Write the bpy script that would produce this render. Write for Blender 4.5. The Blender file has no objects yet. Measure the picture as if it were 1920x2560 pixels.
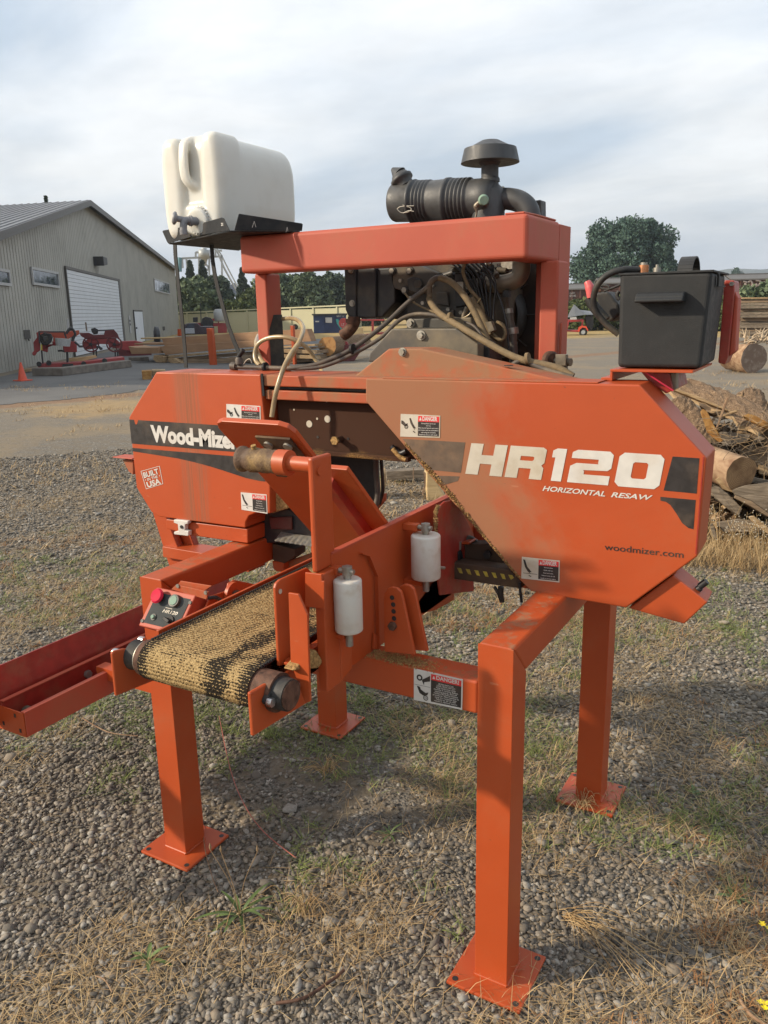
import bpy, bmesh, math, random
import numpy as np
from mathutils import Vector, Matrix, Quaternion
random.seed(7); RNG = np.random.default_rng(7)
scn = bpy.context.scene
# ------------------------------------------------------------------ camera
FPX = 2000.4988; YAW, PITCH, ROLL = -0.5219, 0.2442, 0.0201
CAM = np.array([1.6285, -1.998, 1.6])
_f = np.array([math.sin(YAW)*math.cos(PITCH), math.cos(YAW)*math.cos(PITCH), -math.sin(PITCH)])
_r = np.array([math.cos(YAW), -math.sin(YAW), 0.0]); _d = np.cross(_f, _r)
_c, _s = math.cos(ROLL), math.sin(ROLL)
RC = np.array([_c*_r+_s*_d, -_s*_r+_c*_d, _f])           # world -> camera (right, down, forward)
cd = bpy.data.cameras.new('camera'); cam = bpy.data.objects.new('camera', cd)
scn.collection.objects.link(cam); scn.camera = cam
cd.sensor_fit = 'VERTICAL'; cd.sensor_height = 36; cd.sensor_width = 27
cd.lens = FPX/2560*36; cd.clip_start = .05; cd.clip_end = 9000
cam.matrix_world = Matrix(((RC[0][0], -RC[1][0], -RC[2][0], CAM[0]), (RC[0][1], -RC[1][1], -RC[2][1], CAM[1]),
                           (RC[0][2], -RC[1][2], -RC[2][2], CAM[2]), (0, 0, 0, 1)))
# ------------------------------------------------------------------ world: hazy cloudy sky
SUN = Vector((1.0, 0.8, -0.66)).normalized()
world = bpy.data.worlds.new("World"); scn.world = world; world.use_nodes = True
wt = world.node_tree; wt.nodes.clear()
def wn(t, **k):
    n = wt.nodes.new(t)
    for a, b in k.items(): setattr(n, a, b)
    return n
wo = wn('ShaderNodeOutputWorld'); bgd = wn('ShaderNodeBackground'); bgd.inputs[1].default_value = 0.1
sky = wn('ShaderNodeTexSky', sky_type='NISHITA', sun_disc=False)
sky.sun_elevation = math.asin(-SUN.z); sky.sun_rotation = math.atan2(-SUN.x, -SUN.y); sky.air_density = 1.4; sky.dust_density = 2.5
tc = wn('ShaderNodeTexCoord'); sep = wn('ShaderNodeSeparateXYZ'); wt.links.new(tc.outputs['Generated'], sep.inputs[0])
den = wn('ShaderNodeMath', operation='ADD'); den.inputs[1].default_value = .22; wt.links.new(sep.outputs[2], den.inputs[0])
dmx = wn('ShaderNodeMath', operation='MAXIMUM'); dmx.inputs[1].default_value = .12; wt.links.new(den.outputs[0], dmx.inputs[0])
cb = wn('ShaderNodeCombineXYZ')
for i in (0, 1):
    dv = wn('ShaderNodeMath', operation='DIVIDE'); wt.links.new(sep.outputs[i], dv.inputs[0]); wt.links.new(dmx.outputs[0], dv.inputs[1]); wt.links.new(dv.outputs[0], cb.inputs[i])
mp = wn('ShaderNodeMapping'); mp.inputs['Scale'].default_value = (1.0, 1.5, 1); mp.inputs['Rotation'].default_value = (0, 0, .9); wt.links.new(cb.outputs[0], mp.inputs[0])
n1 = wn('ShaderNodeTexNoise'); n1.inputs['Scale'].default_value = .75; n1.inputs['Detail'].default_value = 9; n1.inputs['Roughness'].default_value = .52; n1.inputs['Distortion'].default_value = .35
wt.links.new(mp.outputs[0], n1.inputs['Vector'])
r1 = wn('ShaderNodeValToRGB'); e = r1.color_ramp.elements
e[0].position = .38; e[0].color = (5.0, 5.9, 7.0, 1); e[1].position = .62; e[1].color = (9.5, 9.6, 9.7, 1)
m_ = r1.color_ramp.elements.new(.5); m_.color = (7.3, 7.8, 8.4, 1)
wt.links.new(n1.outputs[0], r1.inputs[0])
n2 = wn('ShaderNodeTexNoise'); n2.inputs['Scale'].default_value = 2.6; n2.inputs['Detail'].default_value = 6; n2.inputs['Roughness'].default_value = .6; wt.links.new(mp.outputs[0], n2.inputs['Vector'])
r2 = wn('ShaderNodeMapRange'); r2.inputs[1].default_value = .3; r2.inputs[2].default_value = .7; r2.inputs[3].default_value = .90; r2.inputs[4].default_value = 1.07; wt.links.new(n2.outputs[0], r2.inputs[0])
mul = wn('ShaderNodeVectorMath', operation='SCALE'); wt.links.new(r1.outputs[0], mul.inputs[0]); wt.links.new(r2.outputs[0], mul.inputs['Scale'])
mx = wn('ShaderNodeMix', data_type='RGBA'); mx.inputs[0].default_value = .82
wt.links.new(sky.outputs[0], mx.inputs[6]); wt.links.new(mul.outputs[0], mx.inputs[7])
hz = wn('ShaderNodeMapRange'); hz.inputs[1].default_value = -.02; hz.inputs[2].default_value = .3; hz.inputs[3].default_value = .82; hz.inputs[4].default_value = 1.0; wt.links.new(sep.outputs[2], hz.inputs[0])
mul2 = wn('ShaderNodeVectorMath', operation='SCALE'); wt.links.new(mx.outputs[2], mul2.inputs[0]); wt.links.new(hz.outputs[0], mul2.inputs['Scale'])
wt.links.new(mul2.outputs[0], bgd.inputs[0]); wt.links.new(bgd.outputs[0], wo.inputs[0])
sl = bpy.data.lights.new('sun', 'SUN'); sl.energy = 4.1; sl.angle = math.radians(2.2); sl.color = (1.0, .86, .67)
so = bpy.data.objects.new('sun', sl); scn.collection.objects.link(so); so.rotation_euler = SUN.to_track_quat('-Z', 'Y').to_euler()
scn.view_settings.view_transform = 'Standard'; scn.view_settings.look = 'None'; scn.view_settings.gamma = 1; scn.view_settings.exposure = 0.42
# ------------------------------------------------------------------ geometry helpers
def ray(px, py):
    return RC.T @ np.array([(px-960)/FPX, (py-1280)/FPX, 1.0])
def W(px, py, ax, v):
    """point where the sight line of a photo pixel meets the plane ax = v"""
    i = 'xyz'.index(ax); d = ray(px, py); t = (v-CAM[i])/d[i]; return Vector(CAM+t*d)
def G(px, py, z=0.0): return W(px, py, 'z', z)
class VP:
    """upright plane standing on the ground at a base pixel, facing the camera; off = metres behind it"""
    def __init__(s, px, py, z=0.0):
        s.o = G(px, py, z); d = Vector((s.o.x-CAM[0], s.o.y-CAM[1], 0)); s.D = d.length; s.n = d.normalized(); s.r = Vector((s.n.y, -s.n.x, 0))
    def p(s, px, py, off=0.0):
        d = Vector(ray(px, py)); c = Vector(CAM); o = s.o+s.n*off
        return c+d*((o-c).dot(s.n)/d.dot(s.n))
    def at(s, a, b, c): return s.o+s.r*a+s.n*b+Vector((0, 0, c))
    def scale(s): return s.D/FPX
class WP:
    """vertical plane through two ground points"""
    def __init__(s, A, B):
        s.A = A; s.u = (B-A); s.u.z = 0; s.L = s.u.length; s.u.normalize(); s.n = Vector((s.u.y, -s.u.x, 0))
        if (Vector(CAM)-A).dot(s.n) < 0: s.n = -s.n
    def p(s, px, py, off=0.0):
        d = Vector(ray(px, py)); c = Vector(CAM); o = s.A+s.n*off
        return c+d*((o-c).dot(s.n)/d.dot(s.n))
    def at(s, a, z, off=0.0): return s.A+s.u*a+s.n*off+Vector((0, 0, z))
V3 = Vector
class MB:
    def __init__(s): s.v = []; s.f = []; s.mi = []; s.m = []; s.sm = []
    def _m(s, mat):
        if mat not in s.m: s.m.append(mat)
        return s.m.index(mat)
    def add(s, vs, fs, mat, smooth=False):
        b = len(s.v); k = s._m(mat); s.v += [tuple(v) for v in vs]
        for f in fs: s.f.append(tuple(i+b for i in f)); s.mi.append(k); s.sm.append(smooth)
    def cut(s):
        if not hasattr(s, 'cuts'): s.cuts = []
        s.cuts.append((len(s.v), len(s.f)))
    def box(s, a, b, mat, R=None, o=None):
        x0, x1 = sorted((a[0], b[0])); y0, y1 = sorted((a[1], b[1])); z0, z1 = sorted((a[2], b[2]))
        vs = [V3((x, y, z)) for z in (z0, z1) for y in (y0, y1) for x in (x0, x1)]
        if R is not None: vs = [R@v for v in vs]
        if o is not None: vs = [v+V3(o) for v in vs]
        s.add(vs, [(0, 2, 3, 1), (4, 5, 7, 6), (0, 1, 5, 4), (2, 6, 7, 3), (0, 4, 6, 2), (1, 3, 7, 5)], mat)
    def prism(s, pts, ext, mat, smooth=False):
        pts = [V3(p) for p in pts]; e = V3(ext); n = len(pts)
        nn = V3((0, 0, 0))
        for i in range(n): nn += pts[i].cross(pts[(i+1) % n])
        if nn.dot(e) > 0: pts.reverse()
        vs = pts+[p+e for p in pts]
        # bottom cap faces away from ext
        fs = [tuple(range(n)), tuple(range(2*n-1, n-1, -1))]+[((i+1) % n, i, i+n, (i+1) % n+n) for i in range(n)]
        s.add(vs, fs, mat, smooth)
    def quad(s, pts, mat): s.add(pts, [tuple(range(len(pts)))], mat)
    def lathe(s, p0, p1, prof, mat, n=24, caps=True):
        """prof: (t along axis 0..1 or metres via t*len, radius)"""
        p0 = V3(p0); p1 = V3(p1); ax = p1-p0; q = ax.to_track_quat('Z', 'Y'); vs = []; fs = []
        for t, r in prof:
            for i in range(n):
                a = 2*math.pi*i/n; vs.append(p0+ax*t+q@V3((math.cos(a)*r, math.sin(a)*r, 0)))
        for j in range(len(prof)-1):
            for i in range(n):
                a = j*n+i; b = j*n+(i+1) % n; fs.append((a, b, b+n, a+n))
        s.add(vs, fs, mat, True)
        if caps:
            s.add(vs[:n], [tuple(range(n-1, -1, -1))], mat); s.add(vs[-n:], [tuple(range(n))], mat)
    def cyl(s, p0, p1, r, mat, r1=None, n=24): s.lathe(p0, p1, [(0, r), (1, r if r1 is None else r1)], mat, n)
    def hexb(s, p0, p1, r, mat): s.lathe(p0, p1, [(0, r), (1, r)], mat, 6)
    def tube(s, pts, r, mat, n=10, rs=None, smooth=True, sub=5):
        P = [V3(p) for p in pts]
        if sub and len(P) > 2:
            Q = []; RR = []
            for i in range(len(P)-1):
                a = P[max(i-1, 0)]; b = P[i]; c = P[i+1]; d = P[min(i+2, len(P)-1)]
                for k in range(sub):
                    t = k/sub; Q.append(.5*((2*b)+(-a+c)*t+(2*a-5*b+4*c-d)*t*t+(-a+3*b-3*c+d)*t**3))
                    if rs: RR.append(rs[i]*(1-t)+rs[i+1]*t)
            Q.append(P[-1]); P = Q
            if rs: RR.append(rs[-1]); rs = RR
        T = [(P[min(i+1, len(P)-1)]-P[max(i-1, 0)]).normalized() for i in range(len(P))]
        up = V3((0, 0, 1)) if abs(T[0].z) < .9 else V3((1, 0, 0))
        N = (up-T[0]*up.dot(T[0])).normalized(); vs = []; fs = []
        for i, p in enumerate(P):
            N = (N-T[i]*N.dot(T[i]))
            N = N.normalized() if N.length > 1e-6 else T[i].orthogonal().normalized()
            B = T[i].cross(N); rr = rs[i] if rs else r
            for k in range(n):
                a = 2*math.pi*k/n; vs.append(p+N*math.cos(a)*rr+B*math.sin(a)*rr)
        for i in range(len(P)-1):
            for k in range(n):
                a = i*n+k; b = i*n+(k+1) % n; fs.append((a, b, b+n, a+n))
        s.add(vs, fs, mat, smooth)
        s.add(vs[:n], [tuple(range(n-1, -1, -1))], mat); s.add(vs[-n:], [tuple(range(n))], mat)
    def bar(s, p0, p1, w, h, mat, up=(0, 0, 1)):
        """rectangular bar from p0 to p1; w sideways, h along up"""
        p0 = V3(p0); p1 = V3(p1); t = (p1-p0).normalized(); u = V3(up); u = (u-t*u.dot(t)).normalized(); b = t.cross(u)
        q = [b*w/2*i+u*h/2*j for i, j in ((-1, -1), (1, -1), (1, 1), (-1, 1))]
        s.prism([p0+k for k in q], p1-p0, mat)
    def text(s, txt, A, B, h, mat, normal, up=None, lift=.0015, bold=0.0, shear=0.0, depth=.0, fitw=True):
        """lettering whose baseline runs from A to B, cap height h"""
        A = V3(A); B = V3(B); n = V3(normal).normalized(); t = (B-A); L = t.length; t.normalize()
        u = n.cross(t).normalized() if up is None else V3(up).normalized()
        cu = bpy.data.curves.new('t', 'FONT'); cu.body = txt; cu.offset = bold; cu.shear = shear; cu.resolution_u = 3; cu.size = 1
        ob = bpy.data.objects.new('t', cu); scn.collection.objects.link(ob)
        dg = bpy.context.evaluated_depsgraph_get(); me = bpy.data.meshes.new_from_object(ob.evaluated_get(dg))
        bpy.data.objects.remove(ob); bpy.data.curves.remove(cu)
        if not me.vertices: return
        xs = [v.co.x for v in me.vertices]; x0, x1 = min(xs), max(xs)
        ch = .69; sx = L/(x1-x0) if fitw else h/ch; sy = h/ch
        vs = [A+t*((v.co.x-x0)*sx)+u*(v.co.y*sy)+n*lift for v in me.vertices]
        fs = [tuple(p.vertices) for p in me.polygons]; s.add(vs, fs, mat); bpy.data.meshes.remove(me)
    def build(s, name, parent=None, bevel=0.0, seg=2, autosmooth=False, origin=None):
        if getattr(s, 'cuts', None):
            cs = [c for c in s.cuts if c[0] < len(s.v)]; v0 = f0 = 0; out = None
            for v1, f1 in cs+[(len(s.v), len(s.f))]:
                if v1 == v0: continue
                k = MB(); k.v = s.v[v0:v1]; k.f = [tuple(i-v0 for i in f) for f in s.f[f0:f1]]; used = sorted(set(s.mi[f0:f1])); k.m = [s.m[i] for i in used]
                k.mi = [used.index(i) for i in s.mi[f0:f1]]; k.sm = s.sm[f0:f1]; v0, f0 = v1, f1
                o_ = k.build(name, parent, bevel, seg, autosmooth, origin); out = out or o_
            return out
        me = bpy.data.meshes.new(name)
        o = V3(origin) if origin is not None else (parent_loc(parent) if parent else V3((0, 0, 0)))
        me.from_pydata([(x-o.x, y-o.y, z-o.z) for x, y, z in s.v], [], s.f)
        for m in s.m: me.materials.append(m)
        me.polygons.foreach_set('material_index', s.mi); me.polygons.foreach_set('use_smooth', s.sm); me.update()
        ob = bpy.data.objects.new(name, me); scn.collection.objects.link(ob)
        if parent:
            ob.parent = parent; ob.location = o-parent_loc(parent)
        else: ob.location = o
        if bevel:
            b = ob.modifiers.new('bevel', 'BEVEL'); b.width = bevel; b.segments = seg; b.limit_method = 'ANGLE'; b.angle_limit = math.radians(40); b.harden_normals = False
        return ob
def parent_loc(o):
    l = V3(o.location)
    while o.parent: o = o.parent; l = l+V3(o.location)
    return l
def tag(o, label=None, cat=None, group=None, kind=None):
    if label: o['label'] = label
    if cat: o['category'] = cat
    if group: o['group'] = group
    if kind: o['kind'] = kind
    return o
def thing(name, loc, label, cat, group=None):
    o = bpy.data.objects.new(name, None); scn.collection.objects.link(o); o.location = loc; o.empty_display_size = .1
    return tag(o, label, cat, group)
# ------------------------------------------------------------------ materials
def mat(name): 
    m = bpy.data.materials.new(name); m.use_nodes = True; return m, m.node_tree, m.node_tree.nodes['Principled BSDF']
def nd(t, ty, **k):
    n = t.nodes.new(ty)
    for a, b in k.items(): setattr(n, a, b)
    return n
def coords(t, scale=(1, 1, 1), rot=(0, 0, 0)):
    c = nd(t, 'ShaderNodeTexCoord'); g = nd(t, 'ShaderNodeNewGeometry'); m = nd(t, 'ShaderNodeMapping')
    m.inputs['Scale'].default_value = scale; m.inputs['Rotation'].default_value = rot
    t.links.new(g.outputs['Position'], m.inputs[0]); return m.outputs[0]
def noise(t, vec, scale, det=5, rough=.55, dist=0):
    n = nd(t, 'ShaderNodeTexNoise'); n.inputs['Scale'].default_value = scale; n.inputs['Detail'].default_value = det; n.inputs['Roughness'].default_value = rough; n.inputs['Distortion'].default_value = dist
    t.links.new(vec, n.inputs['Vector']); return n.outputs[0]
def mrange(t, v, a, b, c=0, d=1):
    n = nd(t, 'ShaderNodeMapRange'); n.interpolation_type = 'SMOOTHSTEP'
    for i, x in enumerate((a, b, c, d)): n.inputs[i+1].default_value = x
    t.links.new(v, n.inputs[0]); return n.outputs[0]
def mixc(t, f, a, b):
    n = nd(t, 'ShaderNodeMix', data_type='RGBA')
    for s_, x in ((0, f), (6, a), (7, b)):
        if isinstance(x, (int, float)): n.inputs[s_].default_value = x
        elif isinstance(x, tuple): n.inputs[s_].default_value = (*x, 1) if len(x) == 3 else x
        else: t.links.new(x, n.inputs[s_])
    return n.outputs[2]
def math_(t, op, a, b=None):
    n = nd(t, 'ShaderNodeMath', operation=op)
    for i, x in enumerate((a, b)):
        if x is None: continue
        if isinstance(x, (int, float)): n.inputs[i].default_value = x
        else: t.links.new(x, n.inputs[i])
    return n.outputs[0]
def bump(t, b, h, strength=.3, dist=.01, prev=None):
    n = nd(t, 'ShaderNodeBump'); n.inputs['Strength'].default_value = strength; n.inputs['Distance'].default_value = dist
    t.links.new(h, n.inputs['Height']); t.links.new(n.outputs[0], b.inputs['Normal']); 
    if prev: t.links.new(prev, n.inputs['Normal'])
    return n.outputs[0]
def simple(name, col, rough=.5, metal=0.0, var=.15, scale=30, spec=.5, bmp=0, bscale=200, coat=0, dirt=None, dirta=.0):
    m, t, b = mat(name); v = coords(t)
    n = noise(t, v, scale, 5); c2 = tuple(min(1, c*(1+var)) for c in col); c1 = tuple(c*(1-var) for c in col)
    c = mixc(t, mrange(t, n, .3, .7), c1, c2)
    if dirt: c = mixc(t, math_(t, 'MULTIPLY', mrange(t, noise(t, v, scale*.35, 7, .65), .45, .7), dirta), c, dirt)
    t.links.new(c, b.inputs['Base Color']); b.inputs['Roughness'].default_value = rough; b.inputs['Metallic'].default_value = metal
    b.inputs['Specular IOR Level'].default_value = spec
    t.links.new(mrange(t, noise(t, v, scale*2, 4), .3, .7, max(0, rough-.08), min(1, rough+.08)), b.inputs['Roughness'])
    if bmp: bump(t, b, noise(t, v, bscale, 3), bmp, .002)
    return m
ORANGE = (.415, .066, .014); DUST = (.25, .145, .075)
def paint(name, col=ORANGE, dust=.3, lo=.48, hi=.75, rough=.44, mask=None, dcol=None):
    """sprayed machine paint with wiped-on sawdust film; mask adds a film of dust of its own shape"""
    m, t, b = mat(name); v = coords(t)
    big = noise(t, v, 3.5, 6, .6, .6); fine = noise(t, v, 26, 7, .7); sp = noise(t, v, 260, 2)
    c = mixc(t, mrange(t, big, .3, .7), tuple(x*.93 for x in col), tuple(min(1, x*1.05) for x in col))
    f = math_(t, 'MULTIPLY', mrange(t, math_(t, 'ADD', math_(t, 'MULTIPLY', big, .7), math_(t, 'MULTIPLY', fine, .3)), lo, hi), dust)
    if mask: f = math_(t, 'MAXIMUM', f, mask(t, v, big, fine))
    c = mixc(t, f, c, dcol or DUST)
    c = mixc(t, mrange(t, sp, .68, .74, 0, .35), c, (.16, .06, .03))
    sm_ = nd(t, 'ShaderNodeMapping'); sm_.inputs['Rotation'].default_value = (.5, .7, .3); sm_.inputs['Scale'].default_value = (12, 420, 60); t.links.new(v, sm_.inputs[0])
    c = mixc(t, math_(t, 'MULTIPLY', mrange(t, noise(t, sm_.outputs[0], 1.0, 2), .70, .74), mrange(t, noise(t, v, 5, 3), .5, .62, 0, .35)), c, (.48, .22, .12))
    c = mixc(t, mrange(t, noise(t, v, 75, 3, .6), .74, .77, 0, .7), c, (.10, .05, .035))
    t.links.new(c, b.inputs['Base Color'])
    t.links.new(mrange(t, f, 0, .7, rough, .8), b.inputs['Roughness'])
    b.inputs['Specular IOR Level'].default_value = .5
    bump(t, b, noise(t, v, 9, 2), .10, .006, bump(t, b, sp, .06, .001))
    return m
def axis(t, v, i):
    s_ = nd(t, 'ShaderNodeSeparateXYZ'); t.links.new(v, s_.inputs[0]); return s_.outputs[i]
def m_right(t, v, big, fine):        # brown film thrown off the blade, left half of the right cover
    x = axis(t, v, 0); z = axis(t, v, 2)
    g = math_(t, 'ADD', math_(t, 'MULTIPLY', mrange(t, math_(t, 'ADD', x, math_(t, 'MULTIPLY', z, .25)), .95, 1.50, 1, 0), 1.0), math_(t, 'MULTIPLY', math_(t, 'SUBTRACT', big, .5), 1.5))
    g = math_(t, 'ADD', g, math_(t, 'MULTIPLY', math_(t, 'SUBTRACT', fine, .5), .5))
    return math_(t, 'MULTIPLY', mrange(t, g, .15, .95), .72)
def m_left(t, v, big, fine):         # run-down stain under the tank on the left cover
    x = axis(t, v, 0)
    st = nd(t, 'ShaderNodeTexNoise'); mp_ = nd(t, 'ShaderNodeMapping'); mp_.inputs['Scale'].default_value = (150, 150, 2.5); t.links.new(v, mp_.inputs[0]); t.links.new(mp_.outputs[0], st.inputs['Vector']); st.inputs['Scale'].default_value = 1; st.inputs['Detail'].default_value = 4
    d = math_(t, 'ABSOLUTE', math_(t, 'SUBTRACT', x, -.17))
    g = math_(t, 'MULTIPLY', mrange(t, d, .015, .085, 1, 0), mrange(t, st.outputs[0], .3, .7, .2, 1))
    return math_(t, 'MULTIPLY', g, .62)
def m_saw(t, v, big, fine):          # sawdust lying on the tops of tubes
    g_ = nd(t, 'ShaderNodeNewGeometry'); nz = axis(t, g_.outputs['Normal'], 2)
    k = math_(t, 'MULTIPLY', mrange(t, nz, .7, .95), mrange(t, fine, .46, .62)); return math_(t, 'MULTIPLY', math_(t, 'MULTIPLY', k, mrange(t, big, .35, .6)), .8)
P = {}
P['paint'] = paint('orange_paint', dust=.24)
P['tube'] = paint('orange_paint_tubes', dust=.16, mask=m_saw)
P['right'] = paint('orange_paint_dusty_cover', dust=.25, mask=m_right)
P['left'] = paint('orange_paint_stained_cover', dust=.12, mask=m_left, dcol=(.15, .085, .04))
P['faded'] = paint('faded_orange_paint', col=(.42, .072, .036), dust=.35, lo=.42, hi=.7, rough=.6)
P['dusty'] = paint('sawdusty_orange_paint', dust=.85, lo=.38, hi=.58, rough=.6)
P['dred'] = simple('dark_red_paint', (.30, .028, .018), .42, dirt=DUST, dirta=.35)
P['brown'] = simple('brown_grimy_steel', (.060, .034, .020), .75, dirt=(.20, .12, .05), dirta=.7, scale=14, bmp=.5, bscale=300)
P['black'] = simple('black_powder_coat', (.014, .015, .017), .6, spec=.25, dirt=(.08, .07, .06), dirta=.4)
P['plastic'] = simple('black_plastic', (.040, .042, .044), .5, dirt=(.12, .11, .10), dirta=.3, bmp=.25, bscale=420, var=.1)
P['batt'] = simple('black_box_plastic', (.019, .020, .021), .6, dirt=(.07, .065, .06), dirta=.2, bmp=.25, bscale=420, var=.1, spec=.35)
P['rubber'] = simple('black_rubber', (.02, .02, .02), .65, dirt=(.12, .10, .07), dirta=.5)
P['engine'] = simple('dusty_engine_grey', (.055, .052, .048), .6, metal=.2, dirt=(.16, .12, .07), dirta=.8, scale=18)
P['engdark'] = simple('dark_engine_parts', (.018, .018, .02), .5, dirt=(.10, .08, .05), dirta=.5, scale=25)
P['shroud'] = simple('dusty_black_shroud', (.022, .020, .018), .6, dirt=(.09, .06, .035), dirta=.6, scale=16)
P['guard'] = simple('dusty_dark_guard', (.06, .056, .048), .55, dirt=(.22, .17, .10), dirta=.7, scale=10)
P['pipe'] = simple('tan_dusty_pipe', (.20, .17, .13), .45, metal=.5, dirt=(.26, .2, .12), dirta=.6)
P['steel'] = simple('zinc_bolts', (.34, .32, .28), .5, metal=.7, dirt=(.25, .2, .12), dirta=.5, scale=80)
P['chrome'] = simple('bright_steel', (.5, .5, .5), .3, metal=.9)
P['rust'] = simple('rusty_steel', (.10, .05, .032), .75, metal=.3, scale=60, var=.5, dirt=(.20, .11, .07), dirta=.6, bmp=.5, bscale=300)
P['nylon'] = None
m, t, b = mat('white_nylon'); v = coords(t)
z = axis(t, v, 2); b.inputs['Roughness'].default_value = .38; b.inputs['Subsurface Weight'].default_value = .35; b.inputs['Subsurface Radius'].default_value = (.02, .016, .012); b.inputs['Subsurface Scale'].default_value = .4
t.links.new(mixc(t, math_(t, 'MULTIPLY', mrange(t, noise(t, v, 24, 6), .45, .75), mrange(t, z, .99, 1.05, .25, .85)), (.58, .55, .49), (.36, .23, .12)), b.inputs['Base Color']); P['nylon'] = m
m, t, b = mat('milky_tank_plastic'); v = coords(t)
t.links.new(mixc(t, mrange(t, noise(t, v, 7, 6, .6), .45, .75, 0, .35), (.63, .62, .57), (.50, .47, .40)), b.inputs['Base Color']); b.inputs['Roughness'].default_value = .36
b.inputs['Subsurface Weight'].default_value = .8; b.inputs['Subsurface Radius'].default_value = (.10, .09, .08); b.inputs['Subsurface Scale'].default_value = .5; P['tank'] = m
P['tap'] = simple('grey_tap_plastic', (.20, .20, .21), .45)
P['sawdust'] = simple('sawdust', (.34, .21, .085), .95, var=.45, scale=160, spec=.1, bmp=1, bscale=380, dirt=(.20, .11, .04), dirta=.5)
P['white'] = simple('white_vinyl', (.58, .56, .52), .5, var=.05, dirt=(.4, .28, .16), dirta=.25)
P['cream'] = simple('dusty_vinyl_lettering', (.50, .46, .38), .55, var=.06, dirt=(.36, .27, .16), dirta=.55, scale=22)
P['decal'] = simple('black_vinyl', (.022, .018, .017), .5, dirt=(.13, .09, .06), dirta=.45)
P['decald'] = simple('dusty_black_vinyl', (.11, .075, .05), .6, dirt=(.22, .13, .07), dirta=.7)
P['red'] = simple('red_label', (.62, .03, .03), .45, var=.05)
P['estop'] = simple('red_pushbutton', (.50, .02, .05), .7, var=.05, spec=.15)
P['greenb'] = simple('pale_green_button', (.22, .32, .25), .7, var=.05, spec=.15)
P['panelgrey'] = simple('grey_panel_label', (.06, .065, .065), .75, spec=.1, var=.08)
P['yellow'] = simple('worn_yellow_paint', (.50, .38, .05), .6, var=.3, dirt=(.12, .09, .03), dirta=.8, scale=30)
P['hose'] = simple('dusty_rubber_hose', (.075, .06, .048), .6, dirt=(.25, .19, .12), dirta=.6, scale=40)
P['loom'] = simple('tan_braided_loom', (.19, .135, .07), .75, dirt=(.12, .09, .05), dirta=.6, scale=70, bmp=.8, bscale=500)
m, t, b = mat('cloudy_clear_hose'); v = coords(t)
t.links.new(mixc(t, mrange(t, noise(t, v, 9, 4), .4, .7), (.44, .34, .19), (.28, .20, .11)), b.inputs['Base Color']); b.inputs['Roughness'].default_value = .25
b.inputs['Subsurface Weight'].default_value = .4; b.inputs['Subsurface Radius'].default_value = (.01, .008, .005); P['clear'] = m
# conveyor belt: rough-top rubber strung with cross ribs and packed with sawdust
m, t, b = mat('rough_top_belt'); v = coords(t)
pos = v; x = axis(t, v, 0); y = axis(t, v, 1); z = axis(t, v, 2)
zig = math_(t, 'MULTIPLY', math_(t, 'ABSOLUTE', math_(t, 'SUBTRACT', math_(t, 'FRACT', math_(t, 'MULTIPLY', x, 95)), .5)), .35)
run = math_(t, 'ADD', math_(t, 'MULTIPLY', y, 115), math_(t, 'MULTIPLY', z, 115))
rib = math_(t, 'ABSOLUTE', math_(t, 'SUBTRACT', math_(t, 'FRACT', math_(t, 'ADD', run, zig)), .5))
big = noise(t, v, 6.5, 5, .6, .8); grit = noise(t, v, 240, 3)
edge = mrange(t, math_(t, 'ABSOLUTE', math_(t, 'SUBTRACT', x, .4645)), .112, .150, 0, .75)
wearx = mrange(t, math_(t, 'ABSOLUTE', math_(t, 'ADD', math_(t, 'SUBTRACT', x, .535), math_(t, 'MULTIPLY', math_(t, 'SUBTRACT', big, .5), .28))), .0, .055, .8, 0)
fill = math_(t, 'SUBTRACT', math_(t, 'SUBTRACT', mrange(t, big, .24, .42, .3, 1), edge), wearx)
th = mrange(t, math_(t, 'SUBTRACT', math_(t, 'ADD', math_(t, 'MULTIPLY', rib, .9), math_(t, 'MULTIPLY', math_(t, 'SUBTRACT', grit, .5), 1.5)), math_(t, 'MULTIPLY', math_(t, 'SUBTRACT', 1.0, fill), .62)), -.08, .08)
c = mixc(t, th, (.020, .015, .010), mixc(t, mrange(t, grit, .35, .65), (.28, .18, .075), (.45, .32, .15)))
t.links.new(c, b.inputs['Base Color']); b.inputs['Roughness'].default_value = .9; b.inputs['Specular IOR Level'].default_value = .2
bump(t, b, math_(t, 'ADD', rib, grit), .9, .004); P['belt'] = m
# ================================================================== the resaw
def z1(x, y): return (280+x/2.44, 850+y/2.44)
def z2(x, y): return (380+x/3.403, 300+y/3.403)
def z3(x, y): return (x/2.37, 1350+y/2.37)
def z4(x, y): return (600+x/2.37, 1200+y/2.37)
def zr(x, y): return (860+x/1.765, 850+y/1.765)
def ze(x, y): return (780+x/2.5136, 300+y/2.5136)
def za(x, y): return (500+x/4.425, 1000+y/4.425)
def zh(x, y): return (440+x/3.456, 740+y/3.456)
def zn(x, y): return (1000+x/4.88, 1180+y/4.88)
def zb(x, y): return (1380+x/2.4574, 500+y/2.4574)
def PY(f, pts, y): return [W(*f(*p), 'y', y) for p in pts]
def PX(f, pts, x): return [W(*f(*p), 'x', x) for p in pts]
raw = lambda x, y: (x, y)
saw = thing('horizontal_resaw', (0.5, 0, 0), 'orange horizontal bandsaw on four square legs with a sawdust-covered conveyor belt, large in the foreground', 'bandsaw')
A_ = .0418; XL, XR, XB, Y0, Y1, ZT = -.0083, 1.0265, -.0150, -.4333, .4158, .8897
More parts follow.
